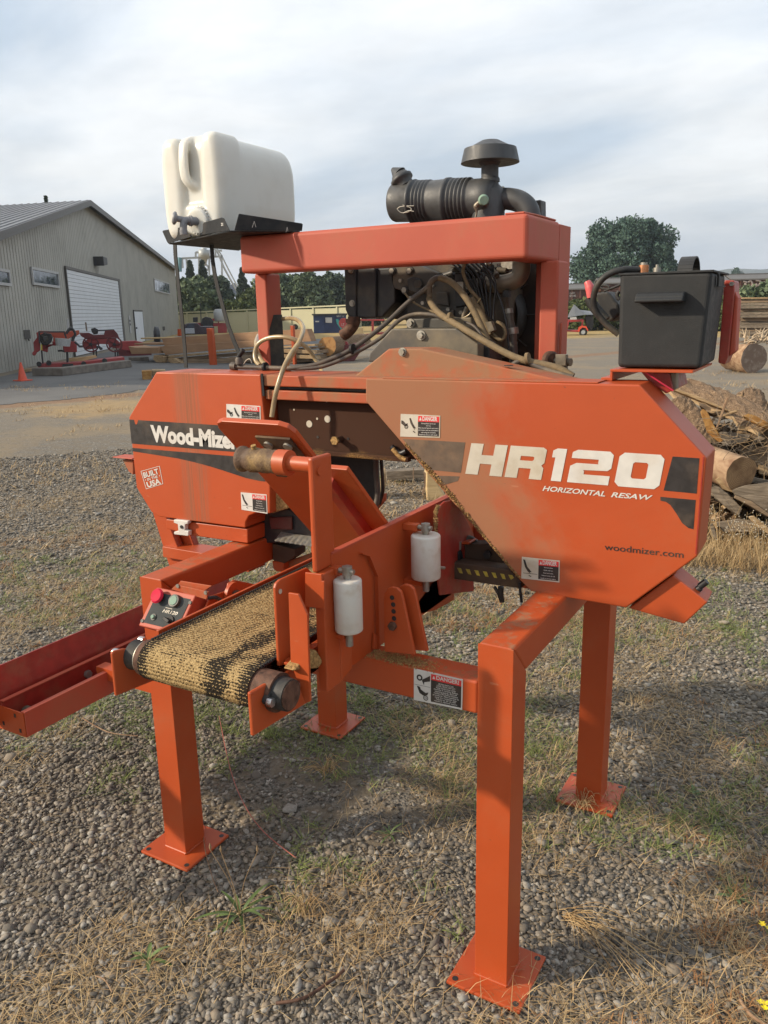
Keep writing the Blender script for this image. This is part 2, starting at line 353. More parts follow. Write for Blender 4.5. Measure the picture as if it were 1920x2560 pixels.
def leg(x, y, sgn):
    m = MB()
    # mitred square tube: profile in the YZ plane
    lo, hi = (ZT, ZT-2*A_) if sgn > 0 else (ZT-2*A_, ZT)
    m.prism([(x-A_, y-A_, .012), (x-A_, y+A_, .012), (x-A_, y+A_, hi), (x-A_, y-A_, lo)], (2*A_, 0, 0), P['paint'])
    for k in (-1, 1):      # weld beads
        m.tube([(x+k*A_, y-A_, .013), (x+k*A_, y+A_, .013)], .004, P['paint'], 8, sub=0)
        m.tube([(x-A_, y+k*A_, .013), (x+A_, y+k*A_, .013)], .004, P['paint'], 8, sub=0)
    L = m.build('leg', saw, bevel=.007, seg=3)
    f = MB(); b = .0948
    f.box((x-b, y-b, .002), (x+b, y+b, .0115), P['paint'])
    f.build('foot_plate', L, bevel=.003)
    h = MB()
    for i in (-1, 1):
        for j in (-1, 1): h.cut(); h.cyl((x+i*.078, y+j*.078, .0112), (x+i*.078, y+j*.078, .0122), .0075, P['engdark'], n=16)
    h.build('bolt_hole', L)
leg(XR, Y0, 1); leg(XR, Y1, -1); leg(XL, Y0, 1); leg(XB, Y1, -1)
for x in (XL, XR):
    m = MB(); b = ZT-2*A_
    m.prism([(x-A_, Y0-A_+.0005, ZT), (x-A_, Y0+A_, b), (x-A_, Y1-A_, b), (x-A_, Y1+A_-.0005, ZT)], (2*A_, 0, 0), P['tube'])
    m.build('side_rail', saw, bevel=.007, seg=3)
for y in (Y0, Y1):
    m = MB(); m.box((XL+A_, y-A_+.001, .715), (XR-A_, y+A_-.001, .795), P['tube']); m.build('cross_rail', saw, bevel=.006, seg=3)
# ---------------- right cover
yf = -.10
m = MB()
m.prism(PY(zr, [(95, 170), (1305, 197), (1600, 520), (1560, 955), (1245, 1183), (825, 1110), (775, 1060), (95, 270)], yf), (0, .135, 0), P['right'])
RH = m.build('saw_cover', saw, bevel=.004, seg=3)
m = MB()   # seam and folded edge of the lid along the right side
m.prism(PY(raw, [(1757, 1142), (1760, 1142), (1741, 1385), (1738, 1385)], yf-.0012), (0, .001, 0), P['dred']); m.cut()
m.prism(PY(raw, [(1748, 1165), (1766, 1158), (1752, 1375), (1740, 1380)], yf+.137), (0, .012, 0), P['dred'])
m.build('lid_seam', RH)
m = MB()
m.prism(PY(zr, [(170, 172), (1120, 192), (1120, 186), (170, 165)], yf+.002), (0, .09, 0), P['dusty']); m.build('lid_flange', RH, bevel=.001)
# dark panels of the decal
def stripe(name, pts, f, mt, par, y=yf-.0006):
    m = MB(); m.prism(PY(f, pts, y), (0, .0005, 0), mt); return m.build(name, par)
stripe('decal_stripe', [(258, 436), (535, 452), (515, 586), (365, 572)], zr, P['decald'], RH)
stripe('decal_stripe', [(385, 598), (510, 602), (502, 622), (440, 640)], zr, P['decald'], RH)
stripe('decal_stripe', [(1450, 514), (1568, 522), (1556, 678), (1410, 664)], zr, P['decal'], RH)
stripe('decal_stripe', [(1396, 692), (1552, 706), (1542, 835), (1520, 830), (1492, 808), (1468, 768), (1440, 728), (1420, 714), (1396, 709)], zr, P['decal'], RH)
# big model lettering drawn as block glyphs in a sheared frame
TL, TR, BL, BR = (562, 455), (1418, 508), (535, 590), (1388, 660)
def gp(u, v):
    a = (BL[0]*(1-u)+BR[0]*u, BL[1]*(1-u)+BR[1]*u); c = (TL[0]*(1-u)+TR[0]*u, TL[1]*(1-u)+TR[1]*u)
    q = zr(a[0]*(1-v)+c[0]*v, a[1]*(1-v)+c[1]*v); return W(*q, 'y', yf-.0011)
G_ = MB()
def gl(x0, x1, polys, dusty=False):
    G_.cut()
    for pl in polys:
        G_.prism([gp(x0+(x1-x0)*a, b) for a, b in pl], (0, .0003, 0), P['cream'] if dusty else P['white'])
def rc(a, b, c, d): return [(a, b), (c, b), (c, d), (a, d)]
gl(0, .188, [rc(0, 0, .34, 1), rc(.66, 0, 1, 1), rc(.34, .36, .66, .64)], True)
gl(.203, .392, [rc(0, 0, .33, 1), rc(.33, .70, .66, 1), rc(.33, .32, .66, .56), [(.66, 1), (.9, 1), (1, .93), (1, .52), (.93, .44), (1, .36), (1, 0), (.66, 0), (.66, .56), (.70, .60), (.70, .68), (.66, .70)]], True)
gl(.425, .494, [[(.25, 0), (1, 0), (1, 1), (.3, 1), (0, .93), (0, .72), (.25, .72)]])
gl(.526, .738, [[(0, 0), (1, 0), (1, .27), (.36, .27), (.36, .36), (.33, .40), (0, .34)], [(0, .34), (.33, .40), (.92, .42), (1, .50), (.68, .60), (.14, .60), (0, .50)], [(1, .50), (1, .90), (.90, 1), (.66, .74), (.66, .62), (.68, .60)], [(.90, 1), (.12, 1), (0, .92), (0, .74), (.66, .74)]])
ro = [(.10, 0), (.90, 0), (1, .12), (1, .88), (.90, 1), (.10, 1), (0, .88), (0, .12)]
ri = [(.37, .26), (.63, .26), (.67, .31), (.67, .69), (.63, .74), (.37, .74), (.33, .69), (.33, .31)]
gl(.768, 1.0, [[ro[i], ro[(i+1) % 8], ri[(i+1) % 8], ri[i]] for i in range(8)])
G_.build('model_lettering', RH)
def txt(par, name, s, f, a, b, h, mt, y=yf, bold=0, shear=0, lift=.0010):
    A = W(*f(*a), 'y', y); B = W(*f(*b), 'y', y); H = (W(*f(a[0], a[1]-h), 'y', y)-A).length
    m = MB(); m.text(s, A, B, H, mt, (0, -1, 0), lift=lift, bold=bold, shear=shear); return m.build(name, par)
txt(RH, 'subtitle_lettering', 'HORIZONTAL', zr, (876, 664), (1153, 690), 21, P['white'], bold=.022, shear=.3)
txt(RH, 'subtitle_lettering', 'RESAW', zr, (1178, 692), (1362, 707), 21, P['white'], bold=.022, shear=.3)
txt(RH, 'web_address', 'woodmizer.com', zr, (1150, 925), (1498, 961), 27, P['decal'], bold=.006)
# hazard labels: white pictogram field, red banner, black text block
def danger(par, c, f, ax, v, split=.45, lines=6, pict=0, band=.30, mt=None, nrm=(0, -1, 0), sg=-1, head='DANGER', small=None):
    """c = TL, TR, BR, BL pixel corners"""
    mt = mt or P['white']
    Q = [W(*f(*p), ax, v+sg*.0012) for p in c]
    def at(u, w): 
        a = Q[0]*(1-u)+Q[1]*u; b = Q[3]*(1-u)+Q[2]*u; return a*(1-w)+b*w
    e = V3(nrm)
    m = MB(); m.prism([at(0, 0), at(1, 0), at(1, 1), at(0, 1)], -e*.0010, mt)
    L1 = e*.0003
    def rect(u0, w0, u1, w1, mm, l=L1): m.quad([at(u0, w1)+l, at(u1, w1)+l, at(u1, w0)+l, at(u0, w0)+l], mm)
    rect(split, .05, .975, band, P['red']); rect(split, band, .975, .94, P['decal'])
    if not small: small = ['Moving Parts Can Crush', 'And Cut', 'Make sure all guards and covers', 'are in place and secured before', 'operating this machine.', 'Failure to do so will result', 'in serious injury.'][:lines]
    hh = (at(.5, 0)-at(.5, 1)).length
    m.prism([at(split+.03, band-.05)+L1*2, at(split+.09, band-.05)+L1*2, at(split+.06, .09)+L1*2], e*.0002, P['white'])
    m.text(head, at(split+.11, band-.05)+L1, at(.93, band-.05)+L1, hh*(band-.12), P['white'], nrm, lift=.0003, bold=.03)
    for i, s_ in enumerate(small):
        w = band+.10+(0.90-band-.10)*i/(len(small)-1); k = len(s_)/34*.5*(1-split); cx = (split+.975)/2
        m.text(s_, at(cx-k, w)+L1, at(cx+k, w)+L1, hh*.05, P['white'], nrm, lift=.0003, bold=.01)
    def pol(pts): m.quad([at(u*split, w)+L1*1.5 for u, w in reversed(pts)], P['decal'])
    def ring(cu, cw, ro_, ri_):
        k = 14; asp = (at(1, 0)-at(0, 0)).length*split/hh
        for i in range(k):
            a, b = 2*math.pi*i/k, 2*math.pi*(i+1)/k
            pol([(cu+math.cos(a)*ro_/asp, cw+math.sin(a)*ro_), (cu+math.cos(b)*ro_/asp, cw+math.sin(b)*ro_), (cu+math.cos(b)*ri_/asp, cw+math.sin(b)*ri_), (cu+math.cos(a)*ri_/asp, cw+math.sin(a)*ri_)])
    if pict == 0:   # hand at roller and hand at blade
        pol([(.05, .28), (.16, .30), (.30, .42), (.42, .40), (.38, .52), (.22, .52), (.05, .42)]); ring(.34, .55, .10, .07); ring(.34, .55, .05, .03)
        pol([(.50, .18), (.58, .16), (.72, .42), (.90, .62), (.80, .60), (.84, .70), (.70, .56), (.58, .40)])
        pol([(.74, .72), (.86, .78), (.84, .82), (.72, .76)])
    elif pict == 1:  # forearm and hand on blade
        pol([(.08, .10), (.20, .12), (.34, .42), (.62, .66), (.50, .66), (.56, .76), (.36, .62), (.20, .44)])
        pol([(.45, .80), (.60, .84), (.58, .88), (.44, .84)]); pol([(.1, .72), (.95, .72), (.95, .74), (.1, .74)])
    else:
        ring(.34, .25, .10, .05); pol([(.48, .30), (.95, .12), (.95, .30), (.62, .36), (.60, .46), (.5, .36)])
        pol([(.18, .52), (.36, .54), (.42, .62), (.70, .70), (.86, .66), (.80, .76), (.56, .80), (.34, .74)]); ring(.70, .86, .085, .06); ring(.7, .86, .04, .025)
        pol([(.04, .485), (.96, .485), (.96, .495), (.04, .495)])
    return m.build('warning_label', par)
danger(RH, [(250, 326), (425, 334), (423, 432), (248, 426)], zr, 'y', yf, mt=P['cream'])
danger(RH, [(785, 957), (952, 974), (950, 1070), (782, 1052)], zr, 'y', yf, pict=1, mt=P['cream'], small=['Moving bandsaw', 'blade will cut.', 'Keep hands away.', 'Failure to do so will', 'result in serious injury.'])
m = MB()      # rim of caked sawdust on the slanted lower edge
random.seed(3)
for k in range(1500):
    u = random.random(); 
    a, b = ((265, 455), (775, 1050)); px = a[0]+(b[0]-a[0])*u; py = a[1]+(b[1]-a[1])*u
    d = random.random()**2*22*(.3+.7*math.sin(min(1, u*1.5)*math.pi)); px += d*.75; py -= d*.65
    q = W(*zr(px-2, py+2), 'y', yf-.001+random.uniform(-.001, .02 if d < 3 else .0)); r = random.uniform(.0007, .0022)
    m.add([q+V3((random.uniform(-r, r)+i, random.uniform(-r, r)+j, random.uniform(-r, r)+l)) for i, j, l in ((r, 0, 0), (-r, 0, 0), (0, r, 0), (0, -r, 0), (0, 0, r), (0, 0, -r))],
          [(0, 2, 4), (2, 1, 4), (1, 3, 4), (3, 0, 4), (2, 0, 5), (1, 2, 5), (3, 1, 5), (0, 3, 5)], P['sawdust'])
m.build('caked_sawdust', RH)
# chip box under the right corner
m = MB(); m.prism(PY(zr, [(1255, 1184), (1452, 1037), (1604, 1158), (1500, 1254)], yf+.02), (0, .085, 0), P['right'])
CB = m.build('chip_box', saw, bevel=.003)
m = MB()
for q in [(1556, 1105), (1583, 1078)]:
    c = W(*zr(*q), 'y', yf+.05)+V3((.0, 0, 0)); m.cut(); m.hexb(c-V3((.006, 0, .006)), c+V3((.008, 0, .009)), .009, P['engdark'])
m.build('bolt', CB)
# hump guard on top
m = MB(); m.prism(PY(ze, [(262, 1614), (480, 1438), (690, 1437), (1640, 1652)], -.035), (0, .11, 0), P['dusty']); HG = m.build('belt_guard', saw, bevel=.004)
m = MB(); c = W(*ze(570, 1458), 'y', -.035); m.hexb(c, c-V3((0, .01, 0)), .009, P['steel']); m.cyl(c, c-V3((0, .002, 0)), .012, P['steel'])
m.build('bolt', HG)
m = MB(); c = W(*ze(1235, 1545), 'z', 1.461); m.cyl(c, c+V3((0, 0, .0015)), .012, P['engdark']); m.build('guard_slot', HG); m = MB()
m.prism(PY(ze, [(200, 1614), (262, 1614), (262, 1620), (200, 1620)], -.035), (0, .09, 0), P['dusty']); m.build('guard_flange', HG)
# ---------------- left cover
m = MB()
m.prism(PY(raw, [(390, 930), (651, 936), (655, 989), (661, 1043), (675, 1215), (675, 1284), (640, 1282), (622, 1290), (614, 1305), (613, 1320), (397, 1292), (378, 1280), (341, 1219), (322, 1043)], yf), (0, .16, 0), P['left'])
LH = m.build('saw_cover', saw, bevel=.004, seg=3)
m = MB(); m.prism(PY(z1, [(965, 895), (1050, 905), (1070, 1030), (1000, 1050), (968, 1062)], yf+.03), (0, .1, 0), P['sawdust']); m.build('caked_sawdust', LH, bevel=.006)
m = MB(); q0 = PY(raw, [(651, 934), (656, 934), (661, 990), (656, 990)], yf-.003); m.prism(q0, (0, .004, 0), P['black']); m.build('lid_edge', LH)
stripe('decal_stripe', [(105, 485), (605, 517), (940, 540), (930, 700), (770, 685), (120, 632)], z1, P['decal'], LH)
stripe('decal_stripe', [(125, 658), (815, 715), (925, 722), (935, 864), (900, 860), (820, 843), (750, 820), (680, 797), (600, 772), (500, 745), (400, 722), (128, 679)], z1, P['decal'], LH)
m = MB(); m.prism(PY(z1, [(134, 484), (160, 486), (152, 514), (142, 514)], yf-.0009), (0, .0003, 0), P['left']); m.build('torn_notch', LH)
txt(LH, 'maker_lettering', 'Wood-Mizer', z1, (242, 614), (775, 662), 90, P['white'], bold=.05, lift=.0012)
# stamp: BUILT IN THE USA
m = MB()
Q = [W(*z1(*p), 'y', yf-.0009) for p in [(175, 800), (290, 768), (312, 878), (208, 910)]]
def at4(Q, u, w): return (Q[0]*(1-u)+Q[1]*u)*(1-w)+(Q[3]*(1-u)+Q[2]*u)*w
fr = .025
for (a, b, c, d) in ((0, 0, 1, fr), (0, 1-fr, 1, 1), (0, fr, fr, 1-fr), (1-fr, fr, 1, 1-fr)):
    m.prism([at4(Q, a, b), at4(Q, c, b), at4(Q, c, d), at4(Q, a, d)], (0, .0005, 0), P['white'])
hh = (Q[0]-Q[3]).length; up = (Q[0]-Q[3])
m.text('BUILT', at4(Q, .08, .40), at4(Q, .90, .40), hh*.28, P['white'], (0, -1, 0), lift=.0006, bold=.03)
m.text('IN THE', at4(Q, .22, .60), at4(Q, .80, .60), hh*.14, P['white'], (0, -1, 0), lift=.0006, bold=.02)
m.text('USA', at4(Q, .12, .94), at4(Q, .90, .94), hh*.28, P['white'], (0, -1, 0), lift=.0003, bold=.035)
for u in (.12, .9): m.prism([at4(Q, u-.03, .51), at4(Q, u, .49), at4(Q, u+.03, .51), at4(Q, u, .56)], (0, -.0005, 0), P['white'])
m.build('stamp_lettering', LH)
danger(LH, [(697, 390), (905, 403), (907, 520), (699, 505)], z1, 'y', yf)
danger(LH, [(785, 929), (943, 943), (948, 1060), (790, 1035)], z1, 'y', yf, pict=1, small=['Moving bandsaw', 'blade will cut.', 'Keep hands away.', 'Failure to do so will', 'result in serious injury.'])
# lower rail of left wheel box, clip, braces
m = MB(); m.prism(PY(z1, [(330, 1092), (826, 1152), (828, 1241), (480, 1192), (330, 1150)], yf+.012), (0, .12, 0), P['paint']); m.build('lower_flap', saw, bevel=.003)
m = MB()
m.prism(PY(z1, [(376, 1096), (462, 1104), (462, 1122), (445, 1124), (443, 1162), (466, 1166), (464, 1196), (378, 1186), (378, 1170), (404, 1166), (400, 1124), (376, 1116)], yf-.01), (0, .018, 0), P['white'])
c = W(*z1(425, 1140), 'y', yf-.011); m.cyl(c, c-V3((0, .002, 0)), .006, P['engdark']); m.build('latch_clip', saw, bevel=.002)
for pts, y in ([(240, 1030), (318, 1050), (425, 1330), (440, 1400), (366, 1400), (345, 1370)], .02), ([(360, 1100), (455, 1130), (520, 1320), (520, 1380), (450, 1400)], .06):
    m = MB(); m.prism(PY(z1, pts, y), (0, .03, 0), P['paint']); m.build('wheel_box_brace', saw, bevel=.003)
m = MB(); b0 = W(*z1(380, 1395), 'y', .03); m.box((b0.x-.02, .0, .76), (XL-A_, .09, .80), P['paint']); m.build('brace_foot', saw, bevel=.002)
m = MB(); m.prism(PY(z1, [(2, 718), (122, 730), (122, 722), (2, 712)], .0), (0, .06, 0), P['faded'])
m.prism(PY(z1, [(62, 730), (128, 736), (128, 822), (104, 806)], .02), (0, .02, 0), P['dusty']); m.build('end_bracket', saw, bevel=.002)
P['dkbrown'] = simple('grimy_red_cavity_shade', (.10, .02, .015), .6, dirt=(.08, .05, .03), dirta=.6)  # grimy red, darkened to paint in the shade of the left opening
# ---------------- centre beam between the covers
P['beam'] = simple('sawdust_caked_beam', (.055, .028, .018), .85, dirt=(.09, .05, .02), dirta=.7, scale=12, bmp=.6, bscale=350)
m_, t_, b_ = mat('beam_lower_sawdust'); v_ = coords(t_); zz = axis(t_, v_, 2)
fz = math_(t_, 'ADD', mrange(t_, zz, 1.135, 1.25, 1, 0), math_(t_, 'MULTIPLY', math_(t_, 'SUBTRACT', noise(t_, v_, 9, 6), .5), 1.0))
fz = math_(t_, 'MULTIPLY', mrange(t_, fz, .25, .75), mrange(t_, noise(t_, v_, 260, 3), .3, .55))
t_.links.new(mixc(t_, fz, (.055, .026, .016), (.40, .23, .075)), b_.inputs['Base Color']); b_.inputs['Roughness'].default_value = .9; b_.inputs['Specular IOR Level'].default_value = .15
bump(t_, b_, math_(t_, 'MULTIPLY', noise(t_, v_, 260, 3), fz), 1.0, .006); P['beam'] = m_
xr = .62
zt = 1.4275; m = MB()
m.box((.118, -.096, zt-.032), (xr, .11, zt), P['dusty']); m.build('beam_cap', saw, bevel=.003)
m = MB(); m.box((.13, -.088, zt-.072), (xr, -.06, zt-.044), P['dusty']); m.box((.13, -.07, zt-.044), (xr, .1, zt-.033), P['engdark'])
m.build('beam_lip', saw, bevel=.003)
zb_ = W(819, 1133, 'y', -.05).z
m = MB(); m.box((.14, -.05, zb_), (.62, .10, zt-.05), P['beam']); BM = m.build('saw_beam', saw, bevel=.008)
m = MB(); m.box((.14, -.07, zb_-.004), (.60, -.05, zb_+.010), P['beam']); m.build('beam_lower_lip', BM, bevel=.003)
m = MB()
for (x, y, r) in ((1111, 425, .003), (1310, 368, .0055), (1204, 512, .0105), (1315, 482, .0105), (1252, 480, .0035)):
    c = W(*z1(x, y), 'y', -.0505); m.cut(); m.cyl(c, c-V3((0, .001, 0)), r, P['cream'], n=18)
m.build('bore_disc', BM)
m = MB()
for (x, y) in ((1255, 592), (1440, 602)):
    c = W(*z1(x, y), 'y', -.0505); m.cut(); m.cyl(c, c-V3((0, .001, 0)), .004, P['engdark'], n=12)
c = W(*z1(1398, 604), 'y', -.05); m.cut(); m.cyl(c, c-V3((0, .03, 0)), .010, P['beam'], r1=.008, n=12); m.hexb(c-V3((0, .03, 0)), c-V3((0, .038, 0)), .013, P['sawdust']); m.build('beam_bolt', BM)
# bent tab near right cover, guide assembly below
m = MB(); m.tube(PY(zr, [(210, 470), (245, 500), (275, 490)], -.06), .008, P['engdark'], 8); m.tube(PY(zr, [(215, 480), (250, 518), (275, 528)], -.065), .007, P['sawdust'], 8); m.build('wear_tab', BM)
# dark panel behind/below the beam
m = MB(); m.prism(PY(raw, [(818, 1130), (938, 1142), (946, 1252), (906, 1268), (868, 1280), (820, 1230)], .14), (0, .015, 0), P['rubber'])
m.prism(PY(z1, [(1300, 705), (1600, 712), (1600, 702), (1440, 685)], .11), (0, .03, 0), P['guard']); m.build('belt_side_panel', saw, bevel=.003)
m = MB(); m.prism(PY(z1, [(1530, 985), (1640, 945), (1640, 990), (1580, 1060), (1540, 1040)], .20), (0, .04, 0), P['tube']); m.build('rear_shelf', saw, bevel=.002)
m = MB(); m.tube([W(*z1(*p), 'y', y) for p, y in (((1610, 640), .13), ((1612, 800), .13), ((1620, 930), .12), ((1605, 1020), .10), ((1560, 1085), .1))], .0095, P['hose'], 12); m.build('drain_hose', saw)
m = MB(); m.tube([W(*z1(*p), 'y', .16) for p in ((1640, 700), (1650, 850), (1650, 930), (1630, 1000))], .006, P['engdark'], 8); m.build('cable', saw)
# works in the left opening, cavity shade painted dark, blade and blade block
m = MB(); m.prism(PY(raw, [(616, 1284), (722, 1272), (735, 1285), (790, 1320), (800, 1362), (690, 1358), (618, 1358)], .0), (0, .1, 0), P['engdark'])
m.prism(PY(za, [(760, 1300), (1010, 1290), (1015, 1440), (780, 1430)], -.01), (0, .008, 0), P['dkbrown']); m.build('shaded_cavity_works', saw, bevel=.004)
m = MB(); q0 = W(*za(700, 1590), 'y', -.04); q1 = W(*za(1230, 1640), 'y', -.04)
n_ = 46; pts = []
X0, X1, Zb = .10, .98, .899
m.box((X0, -.041, Zb), (X1, -.0395, Zb+.0015), P['steel'])
vs = []; 
for i in range(n_*2+1):
    x = X0+(X1-X0)*i/(n_*2); vs.append(V3((x, -.052 if i % 2 else -.044, Zb+.003)))
up_ = [V3((v.x, -.008, Zb+.022)) for v in vs]
m.add(vs+up_, [(i, i+1, i+1+len(vs), i+len(vs)) for i in range(len(vs)-1)], P['steel'])
m.build('band_blade', saw)
m = MB(); m.prism(PY(za, [(800, 1590), (1050, 1650), (1050, 1730), (930, 1810), (800, 1770)], .02), (0, .06, 0), P['brown']); m.prism(PY(za, [(795, 1780), (925, 1800), (925, 1905), (850, 1900), (810, 1870)], .02), (0, .03, 0), P['paint']); m.prism(PY(za, [(925, 1800), (1235, 1690), (1235, 1770), (925, 1895)], .05), (0, .02, 0), P['dusty']); m.build('blade_guide_arm', saw, bevel=.003)
# right-hand guide assembly
m = MB(); m.prism(PY(zn, [(540, 1085), (950, 1135), (1330, 1190), (1475, 1330), (1480, 1425), (1100, 1375), (540, 1290)], -.07), (0, .05, 0), P['brown']); GB = m.build('hazard_striped_guard', saw, bevel=.004)
m = MB()
for x in (600, 705, 810, 915, 1020, 1125, 1230, 1330):
    y = 1085+(x-540)*.135; w = 48; m.cut(); m.prism(PY(zn, [(x-10, y+62), (x-10+w, y+68), (x+w+12, y+132 if x < 1300 else y+100), (x+22, y+124)], -.0715), (0, .001, 0), P['yellow'])
m.build('yellow_stripe', GB)
m = MB(); c = W(*zn(640, 1005), 'y', -.02); d = V3((0, -.05, 0))
m.lathe(c, c+d, [(0, .020), (.3, .034), (.5, .034), (.52, .026), (.8, .024), (1, .012)], P['rubber'], 28)
for k in range(4): m.lathe(c+V3((0, -.008-.006*k, 0)), c+V3((0, -.011-.006*k, 0)), [(0, .036), (1, .036)], P['black'], 28)
m.build('blade_guide_roller', saw)
m = MB(); m.prism(PY(zn, [(700, 870), (860, 880), (1090, 880), (1180, 980), (1330, 1180), (900, 1100), (730, 1100)], .0), (0, .05, 0), P['brown'])
m.prism(PY(zn, [(730, 860), (850, 855), (850, 885), (760, 890)], -.02), (0, .05, 0), P['paint']); c = W(*zn(1080, 1000), 'y', .0); m.hexb(c, c-V3((0, .012, 0)), .012, P['engdark'])
c = W(*zn(715, 860), 'y', -.03); m.cyl(c-V3((0, 0, .02)), c+V3((0, 0, .004)), .008, P['steel']); c = W(*zn(805, 815), 'y', .02); m.lathe(c, c+V3((.03, .01, -.01)), [(0, .012), (.5, .014), (1, .008)], P['engdark'], 12)
m.build('blade_guide_arm', saw, bevel=.003)
m = MB(); m.tube(PY(zn, [(1150, 1400), (1200, 1480), (1240, 1590)], -.05), .005, P['engdark'], 8); m.cut(); m.tube(PY(zn, [(1230, 1400), (1232, 1500), (1262, 1590)], -.05), .006, P['engdark'], 8, rs=[.009, .008, .004]); m.cut(); m.tube(PY(zn, [(1460, 1350), (1470, 1480), (1485, 1590)], -.08), .004, P['engdark'], 8); m.build('guard_hook', saw)
m = MB(); m.prism(PY(zn, [(775, 530), (830, 560), (1080, 860), (775, 880)], .18), (0, .05, 0), P['faded']); m.build('guard_post', saw, bevel=.004)
# ================================================================== conveyor
BX0, BX1, BZ, BY, BR = .307, .622, .882, -.785, .046
m = MB(); prof = [(1.0, BZ)]+[(y, BZ) for y in np.linspace(.9, BY, 20)]
for i in range(1, 17):
    a = math.pi/2+math.pi*i/16; prof.append((BY+math.cos(a)*BR, BZ-BR+math.sin(a)*BR))
prof += [(1.0, BZ-2*BR)]
nx = 40; vs = []; fs = []
for (y, z) in prof:
    for k in range(nx+1): vs.append((BX0+(BX1-BX0)*k/nx, y, z))
for j in range(len(prof)-1):
    for k in range(nx): a = j*(nx+1)+k; fs.append((a, a+1, a+nx+2, a+nx+1))
m.add(vs, fs, P['belt'], True)
# toothed edges and raised cross ribs near the camera
for side in (BX0, BX1):
    y = .9
    while y > BY:
        m.box((side-.002, y-.0026, BZ-.003), (side+.002, y+.0026, BZ+.003), P['rubber']); y -= .0087*1.0
random.seed(5)
for _ in range(5200):      # loose sawdust grains lying on the belt
    x = random.uniform(BX0+.005, BX1-.005); y = random.uniform(BY, .1); 
    if x > .49 and random.random() < .75: continue
    r = random.uniform(.0006, .0016); q = V3((x, y, BZ+r))
    m.add([q+V3(k)*r for k in ((1, 0, -.5), (-1, .3, -.5), (0, -1, -.2), (0, .2, 1))], [(0, 1, 2), (0, 3, 1), (1, 3, 2), (2, 3, 0)], P['sawdust'])
m.build('conveyor_belt', saw)
m = MB(); m.cyl((BX0-.018, BY, BZ-BR), (BX1+.05, BY, BZ-BR), BR-.004, P['rust'], n=40); m.cyl((BX0-.022, BY, BZ-BR), (BX0-.0185, BY, BZ-BR), BR-.006, P['steel'], n=40)
m.cyl((BX0-.055, BY, BZ-BR), (BX1+.06, BY, BZ-BR), .012, P['steel'])
m.build('end_roller', saw)
m = MB(); m.box((BX0-.022, -.745, BZ-.085), (BX0-.014, .95, BZ+.006), P['paint']); m.build('belt_rail', saw, bevel=.001)
m = MB(); m.box((BX1+.016, -.72, BZ-.05), (BX1+.021, .9, BZ-.006), P['paint']); m.box((BX1+.0215, -.73, BZ-.012), (.660, -.52, BZ-.006), P['paint']); m.build('belt_rail', saw, bevel=.001)
m = MB()   # bed under the belt
m.box((BX0+.01, -.76, BZ-.012), (BX1-.01, .9, BZ-.004), P['dred']); m.build('belt_bed', saw)
# bearing brackets
def bearing(x, pl, y, right):
    m = MB(); m.prism(pl, (-.009 if right else .009, 0, 0), P['paint']); br = m.build('roller_bracket', saw, bevel=.003)
    m = MB(); c = V3((x+.001, BY, BZ-BR)) if right else V3((x-.01, BY, BZ-BR)); d = V3((.036, 0, 0)) if right else V3((-.02, 0, 0))
    # flanged housing: lozenge with domed centre
    ly = .056; pts = []
    for i in range(28):
        a = 2*math.pi*i/28; rr = .030+.022*abs(math.cos(a))**3; pts.append(c+V3((0, math.cos(a)*rr*.95, math.sin(a)*.036*(1-.25*abs(math.cos(a))))))
    m.prism(pts, d*.35, P['rubber']); m.cyl(c, c+d, .036 if right else .026, P['rubber'], r1=.034 if right else .022, n=32)
    if right: m.cyl(c+d, c+d+V3((.003, 0, 0)), .031, P['rust'], n=32)
    for k in (-1, 1):
        b_ = c+d*.35+V3((0, k*.044, 0)); m.hexb(b_, b_+V3((.012 if right else -.012, 0, 0)), .010, P['chrome'])
    m.build('bearing', br)
bearing(.662, PX(z4, [(62, 1262), (150, 1212), (235, 1165), (395, 1078), (415, 1312), (80, 1520)], .662), -.9, True)
m = MB(); PLx = .244
m.prism(PX(z3, [(650, 668), (660, 655), (720, 640), (775, 640), (900, 600), (900, 830), (820, 862), (675, 922)], PLx), (.008, 0, 0), P['paint']); br = m.build('roller_bracket', saw, bevel=.003)
m = MB(); c = V3((PLx-.001, BY, BZ-BR)); m.lathe(c+V3((.0095, 0, 0)), c+V3((.035, 0, 0)), [(0, .036), (.5, .034), (1, .03)], P['rubber'], 28)
for k in (-1, 1): m.hexb(c+V3((0, k*.04, .018)), c+V3((-.014, k*.04, .018)), .009, P['chrome'])
m.build('bearing', br)
# side plate along the conveyor
sx = .690
m = MB(); m.prism([(sx, -.60, .794), (sx, -.60, 1.088), (sx, .30, 1.088), (sx, .36, 1.06), (sx, .36, .794)], (-.006, 0, 0), P['paint']); SP = m.build('side_plate', saw, bevel=.0015)
m = MB(); m.box((sx-.012, -.6, 1.0885), (sx+.003, .33, 1.0925), P['faded']); m.build('top_flange', SP)
m = MB(); m.prism(PX(z4, [(728, 432), (775, 445), (822, 565), (832, 1003), (828, 1003), (818, 570), (770, 452), (728, 440)], sx+.012), (-.01, 0, 0), P['paint'])
m.prism(PX(z4, [(795, 905), (830, 935), (835, 1003), (790, 1003)], sx+.006), (-.004, 0, 0), P['paint']); m.build('stiffener_rib', SP)
m = MB(); m.prism(PX(zn, [(470, 1500), (440, 1290), (450, 470), (480, 400), (530, 355), (600, 345), (700, 430), (800, 600), (880, 760), (880, 1450)], .735), (.006, 0, 0), P['dred']); 
GP = m.build('guide_plate', saw, bevel=.002)
m = MB(); random.seed(9)
e_ = PX(zn, [(440, 1290), (440, 800), (448, 480), (470, 410)], .735)
